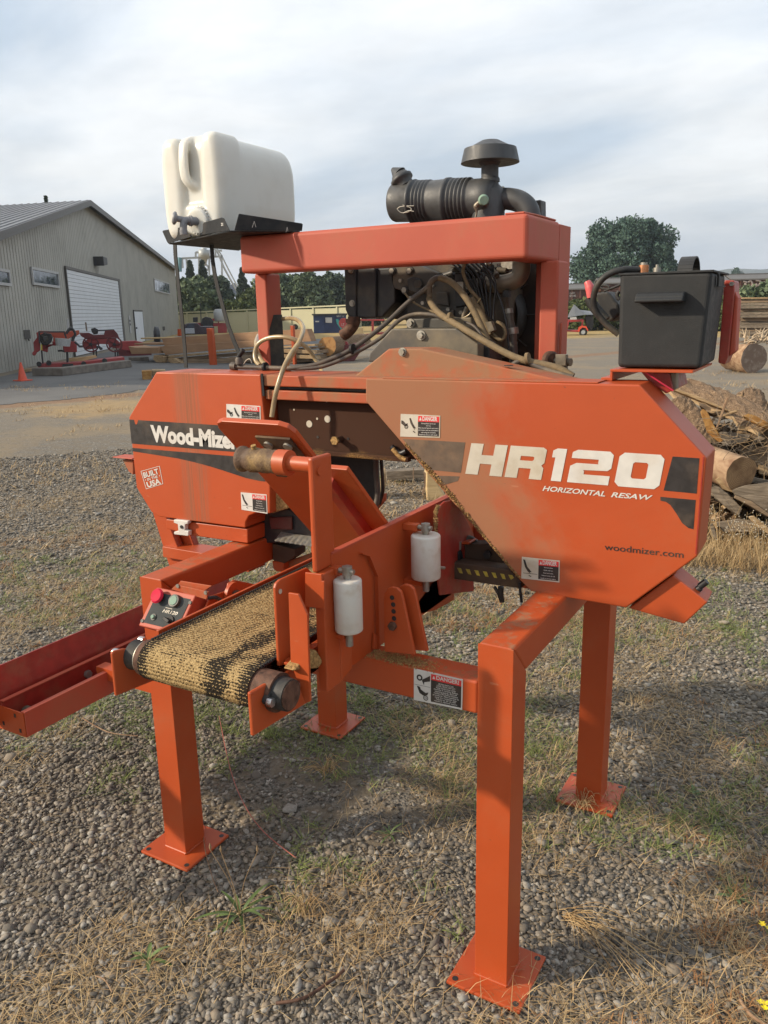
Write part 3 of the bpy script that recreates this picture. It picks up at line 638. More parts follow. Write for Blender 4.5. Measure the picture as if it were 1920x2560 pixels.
for k in range(420):
    i = random.choice((0, 1, 1, 2, 2)); u = random.random(); q = e_[i]*(1-u)+e_[i+1]*u+V3((random.uniform(-.003, .004), random.uniform(-.012, .003), random.uniform(-.003, .003))); r = random.uniform(.001, .0032)
    m.add([q+V3(k_)*r for k_ in ((1, 0, -.5), (-1, .3, -.5), (0, -1, -.2), (0, .2, 1))], [(0, 1, 2), (0, 3, 1), (1, 3, 2), (2, 3, 0)], P['sawdust'])
m.build('caked_sawdust', GP)
m = MB(); m.prism(PX(zn, [(440, 1290), (540, 1290), (660, 1330), (660, 1560), (440, 1680), (330, 1710), (100, 1757)], .69), (-.006, 0, 0), P['paint']); m.build('lower_side_plate', saw)
# upright guide plate near the operator, fin, mast
m = MB(); m.prism(PX(z4, [(210, 640), (218, 612), (240, 590), (400, 520), (425, 545), (400, 1062), (233, 1104)], .636), (-.007, 0, 0), P['paint']); UG = m.build('guide_plate', saw, bevel=.002)
m = MB(); c = W(*z4(238, 660), 'x', .6365); m.cyl(c, c+V3((.001, 0, 0)), .0055, P['cream'], n=16); m.build('pin_hole', UG)
m = MB(); m.prism(PY(z4, [(286, 668), (345, 678), (398, 800), (404, 1000), (416, 1312), (385, 1325), (300, 1080)], -.735), (0, .006, 0), P['paint']); m.build('gusset_fin', saw, bevel=.001)
m = MB(); m.prism(PX(z4, [(300, 1060), (385, 990), (430, 1060), (400, 1100), (250, 1115)], .66), (.03, 0, 0), P['sawdust']); m.build('sawdust_heap', saw, bevel=.004)
m = MB(); m.prism(PY(z4, [(385, 548), (482, 560), (484, 598), (498, 602), (498, 765), (385, 750)], -.665), (0, .006, 0), P['paint']); m.build('mast_bracket', saw, bevel=.001)
p0 = W(*z4(446, 760), 'y', -.655); p1 = W(*z4(500, 760), 'y', -.655)
m = MB(); m.box((p0.x, -.655, .785), (p1.x, -.598, 1.06), P['paint']); m.prism([(p1.x, -.598, .785), (p1.x, -.55, .80), (p1.x, -.55, 1.04), (p1.x, -.598, 1.06)], (-.006, 0, 0), P['paint']); m.build('mast_socket', saw, bevel=.004)
q0 = W(*za(1182, 640), 'y', -.655); q1 = W(*za(1242, 640), 'y', -.655)
m = MB(); m.box((q0.x, -.655, 1.0605), (q1.x, -.582, q0.z), P['paint']); MAST = m.build('mast', saw, bevel=.005)
m = MB(); m.box((q1.x, -.654, .86), (q1.x+.003, -.60, 1.05), P['paint']); c = V3((q1.x, -.632, q0.z-.03)); m.cyl(c, c+V3((.004, 0, 0)), .010, P['paint'], n=20); m.build('weld_boss', MAST, bevel=.001)
m = MB(); a0 = W(*za(1180, 715), 'y', -.635); m.cyl((.56, -.635, a0.z), (q0.x, -.635, a0.z), .0165, P['paint'], n=24); m.build('hinge_arm', saw)
h0 = W(*za(500, 680), 'y', -.635)
m = MB(); m.cyl((.585, -.635, a0.z), (.615, -.635, a0.z), .028, P['paint'], n=28); m.build('hinge_collar', saw, bevel=.002)
P['hub'] = simple('sawdusty_brown_hub', (.09, .05, .028), .7, dirt=(.42, .27, .10), dirta=.9, scale=26, bmp=1, bscale=260)
m = MB(); prof = []
random.seed(2)
for i in range(15): prof.append((i/14, .0265+random.uniform(-.0025, .0025)))
m.lathe((h0.x-.01, -.635, a0.z), (.588, -.635, a0.z), [(0, .017)]+prof+[(1, .02)], P['hub'], 28)
c = V3((.525, -.640, a0.z+.024)); m.cyl(c, c+V3((0, -.004, .010)), .006, P['sawdust'], n=12); m.build('hinge_hub', saw)
# hold-down pad: slanting plate with its sharp lower end near the blade
n0 = V3((0, .391, -.376)).normalized(); nn = V3((0, -.376, -.391)).normalized()
T = W(*za(150, 200), 'x', .35); T = V3((0, -.575, 1.362)); Lp = .62
def pd(x, l, w=0): return V3((x, T.y, T.z))+n0*l-nn*w
x0, x1 = .350, .572
pts = [(x0+.03, 0), (x1-.03, 0), (x1-.009, .009), (x1, .03), (x1, Lp), (x0, Lp), (x0, .03), (x0+.009, .009)]
m = MB(); m.prism([pd(a, l) for a, l in pts], -nn*.013, P['paint']); PAD = m.build('hold_down_pad', saw, bevel=.002)
m = MB(); pb = [pd(.452, .045, -.001), pd(.552, .045, -.001), pd(.552, .135, -.001), pd(.452, .135, -.001)]
m.prism(pb, nn*.006, P['brown']); m.prism([pd(.49, .10, -.007), pd(.52, .10, -.007), pd(.52, .13, -.007), pd(.49, .13, -.007)], nn*.05, P['brown'])
for x in (.477, .533): m.cyl(pd(x, .072, -.007), pd(x, .072, -.012), .0115, P['steel'], n=20)
m.build('pad_bracket', PAD, bevel=.001)
m = MB(); m.bar((.645, -.50, 1.262), (.645, -.13, .90), .060, .012, P['paint'], up=nn); m.bar((.605, -.47, 1.232), (.605, -.15, .905), .03, .05, P['dred'], up=nn); m.build('pad_side_rail', saw, bevel=.002)
# nylon rollers on their pins
def nylon(x, y, z0, z1_, r):
    m = MB(); m.lathe((x, y, z0), (x, y, z1_), [(0, r-.004), (.02, r-.001), (.04, r), (.96, r), (.98, r-.001), (1, r-.004)], P['nylon'], 40); R_ = m.build('guide_roller', saw)
    m = MB(); m.cyl((x, y, z0-.035), (x, y, z1_+.012), .0085, P['steel'], n=20); m.hexb((x, y, z1_+.008), (x, y, z1_+.028), .0125, P['steel'])
    m.cyl((x-.03, y, z1_+.017), (x+.017, y, z1_+.017), .006, P['steel'], n=16); m.box((sx, y-.012, z1_+.008), (x-.02, y+.012, z1_+.024), P['paint']); m.box((sx, y-.012, z0-.02), (x-.008, y+.012, z0-.008), P['paint'])
    m.build('roller_pin', R_, bevel=.001)
nylon(.729, -.60, .916, 1.038, .0315); nylon(.750, -.262, .940, 1.056, .0375)
m = MB(); m.tube(PX(zn, [(475, 1165), (540, 1170)], .77), .004, P['steel'], 8); m.build('roller_stud', saw)
# pivot ears on the cross rail
for y in (-.470, -.440):
    m = MB(); dx = 0 if y < -.45 else .018
    base = PY(z4, [(855, 1018), (850, 700), (857, 668), (875, 643), (900, 634), (928, 640), (952, 662), (964, 700), (1036, 1036)], -.470)
    m.prism([p+V3((dx, y+.470, 0)) for p in base], (0, .009, 0), P['paint']); pv = m.build('pivot_ear', saw, bevel=.002)
    if dx == 0:
        m = MB()
        for q in ((901, 697), (908, 738), (910, 778), (913, 820)):
            c = W(*z4(*q), 'y', -.4705); m.cut(); m.cyl(c, c-V3((0, .0006, 0)), .0058, P['engdark'], n=18)
        c = W(*z4(908, 862), 'y', -.4705); m.build('adjust_hole', pv); m = MB(); m.hexb(c, c-V3((0, .010, 0)), .0105, P['rust']); m.build('pivot_bolt', pv)
m = MB(); random.seed(4); c0 = V3((.77, -.45, .7955))
for k in range(1500):
    x = random.gauss(0, .05); y = random.gauss(0, .018); r = random.uniform(.0008, .0022); q = c0+V3((x, y, abs(random.gauss(0, .004))*max(0, 1-abs(x)*9)))
    if abs(y) > .033: continue
    m.add([q+V3(k_)*r for k_ in ((1, 0, -.5), (-1, .3, -.5), (0, -1, -.2), (0, .2, 1))], [(0, 1, 2), (0, 3, 1), (1, 3, 2), (2, 3, 0)], P['sawdust'])
m.build('sawdust_spill', saw)
danger(saw, [(1030, 1116), (1320, 1182), (1316, 1362), (1030, 1302)], z4, 'y', -.475+.0008, split=.36, pict=2, band=.24, head='DANGER!', small=['MOVING PARTS CAN', 'GRAB, CRUSH, OR CUT!', 'Keep hands away while', 'machine is running. Before', 'opening guards, shut off', 'machine and follow lockout', 'procedures. Allow machine to', 'come to a complete stop.', 'Failure to do so will', 'result in serious injury.'])
# frames between conveyor and left rail
m = MB(); m.prism(PX(z3, [(1200, 420), (1240, 330), (1335, 300), (1345, 255), (1380, 235), (1640, 290), (1640, 380), (1250, 560)], .2), (.006, 0, 0), P['paint']); m.build('belt_tension_plate', saw, bevel=.002)
m = MB(); c = W(*z3(1375, 318), 'x', .208); m.cyl(c-V3((.0, 0, 0)), c+V3((.010, 0, 0)), .034, P['paint'], n=24); m.hexb(c, c+V3((.022, 0, 0)), .013, P['rust']); m.build('tension_bolt', saw, bevel=.001)
m = MB(); a0_ = W(*z3(1510, 100), 'y', .1); m.cyl((.19, .1, .86), (.19, .1, .66), .008, P['guard']); m.lathe((.19, .1, .70), (.19, .1, .67), [(0, .012), (.5, .022), (1, .026)], P['guard'], 20); m.build('levelling_screw', saw)
m = MB(); m.prism([(.05, .0, .70), (.26, .0, .70), (.26, .3, .70), (.05, .3, .70)], (0, 0, .02), P['paint']); m.cut(); m.prism([(.05, -.30, .72), (.24, -.30, .72), (.24, -.06, .72), (.05, -.06, .72)], (0, 0, .02), P['paint']); m.build('cross_plate', saw, bevel=.002)
# ---------------- operator box
m = MB()
TLc = W(*z3(928, 279), 'y', -.505); TRc = W(*z3(1160, 327), 'y', -.505); BLc = W(*z3(820, 507), 'y', -.565); BRc = TRc+(BLc-TLc)
nrm = (TRc-TLc).cross(TLc-BLc).normalized()
if nrm.y > 0: nrm = -nrm
m.prism([TLc, TRc, BRc, BLc], -nrm*.055, P['faded']); CBX = m.build('control_box', saw, bevel=.003)
def cp(u, w, l=0): return TLc*(1-u)*(1-w)+TRc*u*(1-w)+BRc*u*w+BLc*(1-u)*w+nrm*l
m = MB(); m.prism([cp(.09, .12, .0008), cp(.93, .12, .0008), cp(.93, .9, .0008), cp(.09, .9, .0008)], nrm*.0006, P['panelgrey']); m.build('face_label', CBX)
m = MB()
def btn(u, w, steps, mt): 
    for l0, l1, r0, r1 in steps: m.lathe(cp(u, w, l0), cp(u, w, l1), [(0, r0), (1, r1)], mt, 28)
btn(.22, .22, [(.001, .012, .013, .013)], P['black']); btn(.22, .22, [(.012, .017, .019, .021), (.017, .022, .021, .017)], P['estop']); m.build('stop_button', CBX)
m = MB(); btn(.62, .24, [(.001, .012, .018, .017)], P['guard']); btn(.62, .24, [(.012, .014, .0135, .012)], P['greenb']); m.build('start_button', CBX)
m = MB(); btn(.28, .72, [(.001, .004, .009, .009)], P['guard']); btn(.28, .72, [(.004, .009, .006, .005)], P['greenb']); m.build('toggle_button', CBX)
m = MB(); btn(.70, .72, [(.001, .006, .014, .013)], P['black']); m.bar(cp(.62, .70, .012), cp(.78, .76, .012), .009, .016, P['black'], up=nrm); m.build('speed_knob', CBX, bevel=.001)
m = MB(); m.text('HR120', cp(.42, .56, .001), cp(.80, .56, .001), .009, P['cream'], nrm, lift=.0006, bold=.02, shear=.3); m.prism([cp(.45, .43, .0015), cp(.62, .43, .0015), cp(.62, .445, .0015), cp(.45, .445, .0015)], nrm*.0003, P['cream']); m.build('panel_lettering', CBX)
m = MB()
for u, w in ((.05, .87), (.96, .2)): m.cut(); m.cyl(cp(u, w, 0), cp(u, w, .003), .005, P['guard'], n=16)
m.build('panel_screw', CBX)
m = MB(); hp = PY(z3, [(1050, 262), (1240, 305), (1228, 350), (1020, 290)], -.50); m.prism(hp, (0, -.004, .0), P['dusty']); m.prism(PY(z3, [(1075, 240), (1258, 270), (1215, 300), (1060, 262)], -.49), (0, -.004, 0), P['dusty'])
for q in ((1055, 272), (1220, 312)):
    c = W(*z3(*q), 'y', -.504); m.cyl(c, c-V3((0, .003, 0)), .0055, P['steel'], n=14)
m.build('box_hanger', saw, bevel=.001)
m = MB(); m.tube([W(*z3(*p), 'y', y) for p, y in (((1235, 345), -.48), ((1275, 340), -.47), ((1310, 358), -.45), ((1330, 385), -.42))], .005, P['rubber'], 8); m.build('control_cable', saw)
# ---------------- long chute at the left
A0 = W(70, 1843, 'z', .39); xw = A0.x; yw = A0.y
zt0 = W(*z3(165, 1030), 'x', xw); ztop = W(*z3(150, 1030), 'y', yw).z
xm = W(*z3(8, 955), 'y', yw).x; zmid = W(*z3(5, 955), 'y', yw).z
L0 = .44
m = MB(); m.box((xw-.004, yw, .39), (xw, L0, ztop), P['faded']); m.box((xw-.018, yw, ztop), (xw, L0, ztop+.003), P['faded']); CH = m.build('chute_side', saw, bevel=.001)
m = MB(); m.box((xm-.30, yw-.002, .388), (xw-.005, yw+.002, ztop-.001), P['paint']); m.box((xm-.3, yw+.003, .388), (xw-.005, L0, .391), P['dred']); m.build('chute_floor', saw)
m = MB()
for q in ((88, 1040), (22, 1085), (122, 1130)):
    c = W(*z3(*q), 'y', yw-.0025); m.cut(); m.box(c+V3((-.004, 0, -.006)), c+V3((.004, -.001, .006)), P['engdark'])
m.build('slot', CH)
zu = W(0, 1675, 'x', xm-.02).z
m = MB(); m.box((xm-.004, yw, .392), (xm, L0, zmid), P['dred']); m.box((xm-.006, yw, zmid), (xm+.010, L0, zmid+.003), P['faded']); m.build('chute_divider', saw)
m = MB(); m.prism([(xm-.02, yw-.5, .40), (xm-.02, L0, .40), (xm-.05, L0, zu), (xm-.05, yw-.5, zu)], (-.004, 0, 0), P['dred']); m.build('chute_back_wall', saw)
m = MB()
for q in ((515, 793), (600, 785)):
    c = W(*z3(*q), 'x', xm+.001); m.cut(); m.hexb(c, c+V3((.012, 0, 0)), .014, P['steel'])
m.build('chute_bolt', saw); m = MB()
c = W(*z3(150, 990), 'z', .45); m.cyl(c+V3((-.03, .02, -.03)), c+V3((.03, .02, -.03)), .018, P['guard']); m.build('chute_roller', saw)
m = MB(); m.box((xw-.05, -.35, .44), (XL-A_, -.31, .48), P['paint']); m.cut(); m.box((xw-.05, .36, .44), (XL-A_, .40, .48), P['paint']); m.build('chute_arm', saw)
# ================================================================== engine frame
m = MB(); m.prism([(-.09, .10, 1.730), (.870, .10, 1.730), (.870, .375, 1.730), (.79, .375, 1.730), (.79, .20, 1.730), (-.09, .20, 1.730)], (0, 0, .1135), P['faded'])
m.build('frame_beam', saw, bevel=.012, seg=4)
m = MB(); m.prism([(.80, .115, 1.844), (.855, .115, 1.844), (.862, .20, 1.844), (.862, .36, 1.844), (.80, .36, 1.844)], (0, 0, .006), P['faded']); m.build('frame_corner', saw, bevel=.010, seg=4)
pl0 = W(642, 800, 'y', .17).x; pl1 = W(670, 800, 'y', .17).x; yb = W(706, 800, 'x', pl1).y
m = MB(); m.box((pl0, .17, 1.428), (pl1, yb, 1.731), P['faded']); LP = m.build('frame_post', saw, bevel=.006, seg=3)
m = MB(); m.prism([(pl1+.0007, .173, 1.43), (pl1+.0007, yb-.002, 1.43), (pl1+.0007, yb-.002, 1.60), (pl1+.0007, .20, 1.60), (pl1+.0007, .173, 1.55)], (.0006, 0, 0), P['rubber']); m.build('black_patch', LP)  # black patch low on the right face of the post
pr0 = W(1346, 850, 'y', .27).x; pr1 = W(1391, 850, 'y', .27).x; 
m = MB(); m.box((pr0, .27, 1.35), (pr1, .36, 1.732), P['faded']); m.build('frame_post', saw, bevel=.006, seg=3)
m = MB(); pr2 = W(1408, 850, 'y', .30).x; yc_ = W(1425, 640, 'x', .868).y; m.box((.800, .3765, 1.33), (.868, yc_, 1.838), P['faded'])
m.tube([(pr1+.006, .295, 1.46), (pr1+.006, .290, 1.475), (pr1+.006, .290, 1.545), (pr1+.006, .295, 1.56)], .004, P['faded'], 8); m.build('radiator_side_channel', saw, bevel=.006, seg=3)
# pulley and hydraulic fittings at foot of right post
m = MB(); c = W(*ze(1480, 1510), 'y', .2); m.lathe(c, c+V3((.02, -.012, 0)), [(0, .010), (.2, .026), (.8, .026), (1, .02)], P['rust'], 20); m.cyl(c+V3((.02, 0, -.002)), c+V3((.07, -.01, -.004)), .011, P['pipe'], n=14)
c2 = W(*ze(1570, 1505), 'y', .18); m.box(c2-V3((.015, .01, .016)), c2+V3((.014, .01, .014)), P['pipe']); m.box(c2+V3((0, 0, -.05)), c2+V3((.012, .02, .01)), P['guard']); m.build('hose_fitting', saw, bevel=.001)
# ---------------- engine
ENG = V3((.45, .42, 1.43))
eng = bpy.data.objects.new('engine', None); scn.collection.objects.link(eng); eng.parent = saw; eng.location = ENG-V3(saw.location)
E0 = .34
def eb(name, build, bevel=.003): 
    m = MB(); build(m); return m.build(name, eng, bevel=bevel)
def PYe(pts, y): return PY(ze, pts, y)
eb('crankcase', lambda m: (m.prism(PYe([(590, 1240), (590, 900), (1230, 880), (1230, 1300), (1180, 1500), (620, 1500)], E0+.05), (0, .25, 0), P['engine']),
   m.prism(PYe([(400, 930), (600, 930), (600, 1260), (500, 1250), (400, 1200)], E0+.08), (0, .2, 0), P['engdark'])), .008)
eb('cylinder_cover', lambda m: (m.prism(PYe([(497, 915), (650, 905), (790, 960), (800, 1010), (745, 1030), (720, 1090), (600, 1085), (520, 1060), (500, 1020)], E0), (0, .05, 0), P['engine']),
   m.prism(PYe([(600, 1000), (640, 985), (690, 1000), (700, 1060), (660, 1090), (610, 1070)], E0-.001), (0, -.006, 0), P['engdark']),
   [m.hexb(W(*ze(*q), 'y', E0), W(*ze(*q), 'y', E0)-V3((0, .009, 0)), .009, P['steel']) for q in ((506, 948), (617, 948), (585, 1068))],
   [m.lathe(W(*ze(*q), 'y', E0), W(*ze(*q), 'y', E0)-V3((0, .004, 0)), [(0, .014), (1, .013)], P['engdark'], 18) for q in ((506, 948), (617, 948), (585, 1068))],
   m.hexb(W(*ze(665, 1030), 'y', E0-.006), W(*ze(665, 1030), 'y', E0-.018), .014, P['engine'])), .003)
eb('gear_housing', lambda m: (m.prism(PYe([(740, 1020), (760, 990), (1000, 1000), (1040, 1110), (1000, 1250), (830, 1260), (740, 1180)], E0), (0, .06, 0), P['engine']),
   m.prism(PYe([(780, 1080), (860, 1080), (870, 1170), (790, 1160)], E0-.001), (0, -.012, 0), P['engine']), m.prism(PYe([(900, 1060), (960, 1060), (970, 1170), (905, 1180)], E0-.001), (0, -.008, 0), P['engdark'])), .004)
# head with fins, carburettor clutter on the right
def clutter(m):
    random.seed(11)
    for k in range(26):
        px = random.uniform(860, 1240); py = random.uniform(900, 1130); c = W(*ze(px, py), 'y', E0+random.uniform(-.02, .05)); r = random.uniform(.006, .018); mt = random.choice((P['engdark'], P['engine'], P['engdark'], P['engine'], P['steel'], P['engdark']))
        d = V3((random.uniform(-1, 1), random.uniform(-1, .4), random.uniform(-1, 1))).normalized()*random.uniform(.015, .05)
        if random.random() < .5: m.cyl(c, c+d, r*.8, mt, n=14)
        else: m.box(c-V3((r, r, r)), c+V3((r, r*1.5, r*1.3)), mt)
    for k in range(7): m.tube(PYe([(880+k*30, 900), (940+k*35, 960+k*8), (1010+k*22, 1050+k*20), (1050+k*15, 1180+k*14)], E0-.03-k*.004), .0032, P['engdark'], 6)
    m.tube(PYe([(1075, 895), (1130, 1010), (1190, 1150), (1225, 1300), (1240, 1440), (1270, 1560)], E0-.05), .0038, P['engdark'], 8)
    m.tube(PYe([(1100, 890), (1120, 910)], E0-.05), .006, P['steel'], 8)
    m.tube(PYe([(960, 900), (950, 960), (990, 1060), (1060, 1150), (1100, 1300), (1180, 1380), (1215, 1350), (1200, 1290), (1160, 1270)], E0-.06), .0055, P['loom'], 8)
    m.tube(PYe([(1000, 1120), (1060, 1210), (1100, 1290), (1130, 1340)], E0-.07), .009, P['loom'], 10)
    m.prism(PYe([(1090, 1270), (1125, 1265), (1145, 1320), (1110, 1335)], E0-.09), (0, .02, 0), P['pipe']); m.tube(PYe([(975, 1175), (955, 1230), (955, 1260)], E0-.06), .008, P['pipe'], 10)
    m.tube(PYe([(885, 1238), (940, 1245), (990, 1220), (1030, 1160), (1060, 1120)], E0-.07), .0022, P['clear'], 6)
eb('carburettor_linkage', clutter, 0)
# muffler
mu = MB(); mu.prism(PYe([(200, 930), (275, 925), (275, 1248), (225, 1235), (207, 1190)], E0-.02), (0, .16, 0), P['engdark']); mu.prism(PYe([(277, 925), (400, 925), (400, 1245), (277, 1246)], E0-.012), (0, .14, 0), P['engdark']); mu.prism(PYe([(402, 930), (490, 925), (520, 960), (520, 1150), (440, 1240), (402, 1244)], E0), (0, .12, 0), P['engdark'])
MU = mu.build('muffler', eng, bevel=.006, seg=3)
for q in ((245, 943), (253, 1152)):
    c = W(*ze(*q), 'y', E0-.02); mu = MB(); mu.hexb(c, c-V3((0, .007, 0)), .0075, P['steel']); mu.lathe(c, c-V3((0, .003, 0)), [(0, .011), (1, .01)], P['steel'], 16); mu.v = mu.v; o_ = mu.build('muffler_bolt', eng)
m = MB(); m.tube(PYe([(265, 1235), (262, 1280), (230, 1325), (195, 1352)], E0-.01), .019, P['rust'], 20, rs=[.021, .020, .020, .020]); m.cyl(W(*ze(258, 1250), 'y', E0-.01), W(*ze(258, 1275), 'y', E0-.01), .025, P['rust']); m.build('exhaust_outlet', eng)
# air cleaner
ya = .36; c0 = W(*ze(512, 520), 'y', ya); c1 = W(*ze(1175, 495), 'y', ya); rr = (W(*ze(560, 395), 'y', ya)-W(*ze(560, 650), 'y', ya)).length/2*1.0
L_ = (c1-c0).length; prof = [(0, rr*.80), (.012, rr*.93), (.03, rr*.97), (.19, rr*.98), (.195, rr*1.08), (.225, rr*1.10), (.23, rr)]
t_ = .25
for k in range(4): prof += [(t_, rr*.97), (t_+.008, rr*1.05), (t_+.018, rr*1.05), (t_+.026, rr*.97)]; t_ += .034
prof += [(.39, rr*1.0), (.52, rr*1.04), (.53, rr*1.10), (.56, rr*1.10), (.565, rr*1.0)]
t_ = .58
for k in range(5): prof += [(t_, rr*.97), (t_+.008, rr*1.06), (t_+.018, rr*1.06), (t_+.026, rr*.97)]; t_ += .036
prof += [(.77, rr*.97), (.84, rr*.98), (.86, rr*1.02), (.93, rr*1.0), (.96, rr*.9), (.98, rr*.6)]
m = MB(); m.lathe(c0, c1, prof, P['plastic'], 48); AC = m.build('air_cleaner', eng)
def on(a, w, y=ya, up=0): return W(*ze(a, w), 'y', y)
m = MB(); a = on(590, 420, ya-.01); b_ = on(548, 345, ya-.01); m.lathe(a, b_, [(0, .028), (.45, .028), (.5, .036), (.72, .036), (.8, .030), (1, .026)], P['plastic'], 24)
m.lathe(b_, on(505, 308, ya-.01), [(0, .026), (1, .006)], P['plastic'], 20); m.build('dust_valve', eng)
m = MB(); m.tube(PYe([(535, 560), (555, 545), (600, 545), (625, 560), (600, 580), (560, 582), (535, 560)], ya-rr*1.02), .0013, P['steel'], 6); m.tube(PYe([(570, 535), (600, 540), (640, 540)], ya-rr*1.03), .0016, P['steel'], 6); m.tube(PYe([(575, 585), (610, 570), (640, 575)], ya-rr*1.03), .0016, P['steel'], 6); m.build('cleaner_clip', eng)
yc = ya; s0 = on(1118, 390, yc); s1 = on(1118, 262, yc); 
k0 = on(1119, 270, yc); k1 = on(1119, 125, yc); H = (k1-k0).length; kr = (on(948, 270, yc)-on(1290, 245, yc)).length/2
m = MB(); m.cyl(s0-V3((0, 0, .03)), s1, .0255, P['plastic'], n=32); m.lathe(s0-V3((0, 0, .0)), s0+V3((0, 0, .014)), [(0, .029), (.6, .029), (1, .0255)], P['plastic'], 32); m.lathe(s1-V3((0, 0, .012)), s1+V3((0, 0, .006)), [(0, .0265), (1, .042)], P['plastic'], 32); m.build('intake_stem', eng)
m = MB(); m.lathe(k0-V3((0, 0, 0)), k0+V3((0, 0, H)), [(0, kr), (.62, kr*.89)], P['plastic'], 48); m.lathe(k0, k0+V3((0, 0, H)), [(.615, kr*.885), (.635, kr*.80)], P['plastic'], 48); m.lathe(k0, k0+V3((0, 0, H)), [(.63, kr*.78), (.72, kr*.66), (.93, kr*.36), (.97, kr*.30), (1, kr*.18)], P['plastic'], 48); m.build('intake_cap', eng)
m = MB(); m.lathe(on(1105, 400, ya), on(1105, 640, ya), [(0, .03), (.2, .05), (1, .05)], P['plastic'], 32); m.tube(PYe([(1160, 500), (1230, 495), (1310, 515), (1362, 570), (1372, 660), (1372, 760), (1360, 880)], ya+.02), .031, P['plastic'], 28); m.lathe(on(1168, 500, ya+.02), on(1200, 498, ya+.02), [(0, .036), (1, .036)], P['steel'], 28); m.build('intake_elbow', eng)
m = MB(); m.tube(PYe([(1310, 860), (1318, 920), (1300, 985), (1240, 1020), (1150, 1030), (1080, 1020)], ya-.02), .026, P['pipe'], 28); m.lathe(on(1075, 1020, ya-.02), on(1100, 1022, ya-.02), [(0, .032), (1, .032)], P['engdark'], 24); m.build('intake_pipe', eng)
m = MB(); m.lathe(on(1075, 500, ya-rr), on(1080, 505, ya-rr-.02), [(0, .014), (.6, .016), (1, .012)], P['greenb'], 16); m.tube(PYe([(1070, 505), (1040, 530), (1030, 545), (1035, 580), (1025, 625)], ya-rr-.01), .006, P['pipe'], 10, rs=[.007, .008, .008, .003, .003]); m.build('restriction_gauge', eng)
# fan shroud and radiator
m = MB(); m.prism(PYe([(1225, 600), (1330, 590), (1440, 600), (1440, 1560), (1130, 1560), (1170, 1250), (1190, 1000), (1200, 800)], .52), (0, .06, 0), P['shroud']); m.prism(PYe([(1372, 508), (1438, 500), (1440, 620), (1372, 620)], .5), (0, .05, 0), P['engdark'])
SH = m.build('radiator', eng, bevel=.004)
m = MB(); c = on(1130, 1230, .50); R1 = (on(1345, 1230, .50)-c).length; k = 40
m.lathe(c+V3((0, .012, 0)), c-V3((0, .05, 0)), [(0, R1), (.3, R1*1.0), (.6, R1*.98), (1, R1*.92)], P['shroud'], 48, caps=False)
for i in range(9):
    a = i*2*math.pi/9; m.tube([c+V3((math.cos(a)*R1*1.0, 0, math.sin(a)*R1*1.0)), c+V3((math.cos(a)*R1*1.3, .01, math.sin(a)*R1*1.3))], .003, P['shroud'], 6, sub=0)
m.build('fan_ring', eng)
m = MB(); m.tube(PYe([(1235, 1190), (1240, 1260), (1255, 1330), (1262, 1420), (1270, 1540)], E0), .012, P['guard'], 14, rs=[.009, .013, .015, .014, .014]); m.lathe(on(1258, 1305, E0), on(1262, 1345, E0), [(0, .018), (1, .018)], P['steel'], 18); m.lathe(on(1235, 1185, E0), on(1238, 1215, E0), [(0, .012), (1, .013)], P['steel'], 18); m.build('coolant_hose', eng)
m = MB(); m.prism(PYe([(590, 1320), (600, 1250), (1000, 1240), (1010, 1320)], .26), (0, .1, 0), P['guard'])
m.prism(PYe([(352, 1520), (365, 1460), (500, 1312), (905, 1310), (1044, 1408), (1044, 1540)], .12), (0, .14, 0), P['guard']); m.prism(PYe([(1046, 1408), (1115, 1425), (1115, 1560), (1046, 1560)], .16), (0, .1, 0), P['engdark']); GD = m.build('clutch_guard', eng, bevel=.004)
m = MB(); 
for q, yy in (((688, 1353), .12), ((622, 1278), .26)):
    c = W(*ze(*q), 'y', yy); m.cut(); m.hexb(c, c-V3((0, .012, 0)), .0095, P['steel']); m.lathe(c, c-V3((0, .004, 0)), [(0, .015), (1, .014)], P['steel'], 20)
m.build('guard_bolt', eng)
# ---------------- hoses and cables over the top
def hose(name, pts, r, mt, f=ze, par=saw, n=12, rs=None):
    m = MB(); m.tube([W(*f(*p[:2]), 'y', p[2]) for p in pts], r, mt, n, rs=rs); return m.build(name, par)
hose('braided_hose', [(735, 1120, .25), (760, 1170, .22), (820, 1230, .18), (1000, 1340, .12), (1200, 1455, .10), (1330, 1510, .09), (1450, 1535, .09), (1560, 1565, .09), (1640, 1612, .09)], .0094, P['loom'])
hose('braided_hose', [(800, 992, .24), (860, 1010, .23), (930, 1070, .22), (1000, 1170, .21), (1060, 1290, .20), (1105, 1385, .2)], .0094, P['loom'])
hose('braided_hose', [(740, 1110, .25), (738, 1040, .24), (770, 1000, .24), (820, 992, .24), (850, 1010, .25)], .0090, P['hose'])
hose('battery_cable', [(1260, 1540, .09), (1300, 1515, .09), (1340, 1512, .09), (1420, 1550, .085), (1530, 1590, .08), (1640, 1618, .08)], .0075, P['hose'])
hose('fuel_hose', [(735, 1045, .24), (600, 1150, .22), (450, 1290, .18), (250, 1440, .12), (100, 1510, .09), (0, 1542, .07), (-150, 1560, .05), (-330, 1555, .04), (-480, 1550, .03)], .0074, P['hose'])
hose('fuel_hose', [(830, 1252, .2), (760, 1225, .2), (640, 1222, .2), (540, 1265, .18), (430, 1370, .15), (250, 1475, .11), (80, 1545, .08), (-50, 1562, .06), (-200, 1560, .05), (-330, 1552, .04)], .0062, P['hose'])
m = MB()
for p in ((255, 1440, .11), (-292, 1555, .04), (870, 1245, .17), (1355, 1500, .085)):
    c = W(*ze(*p[:2]), 'y', p[2]); m.cut(); m.lathe(c-V3((.004, 0, 0)), c+V3((.004, 0, .001)), [(0, .016), (1, .016)], P['black'] if p[0] < 800 else P['loom'], 14)
m.build('cable_tie', saw)
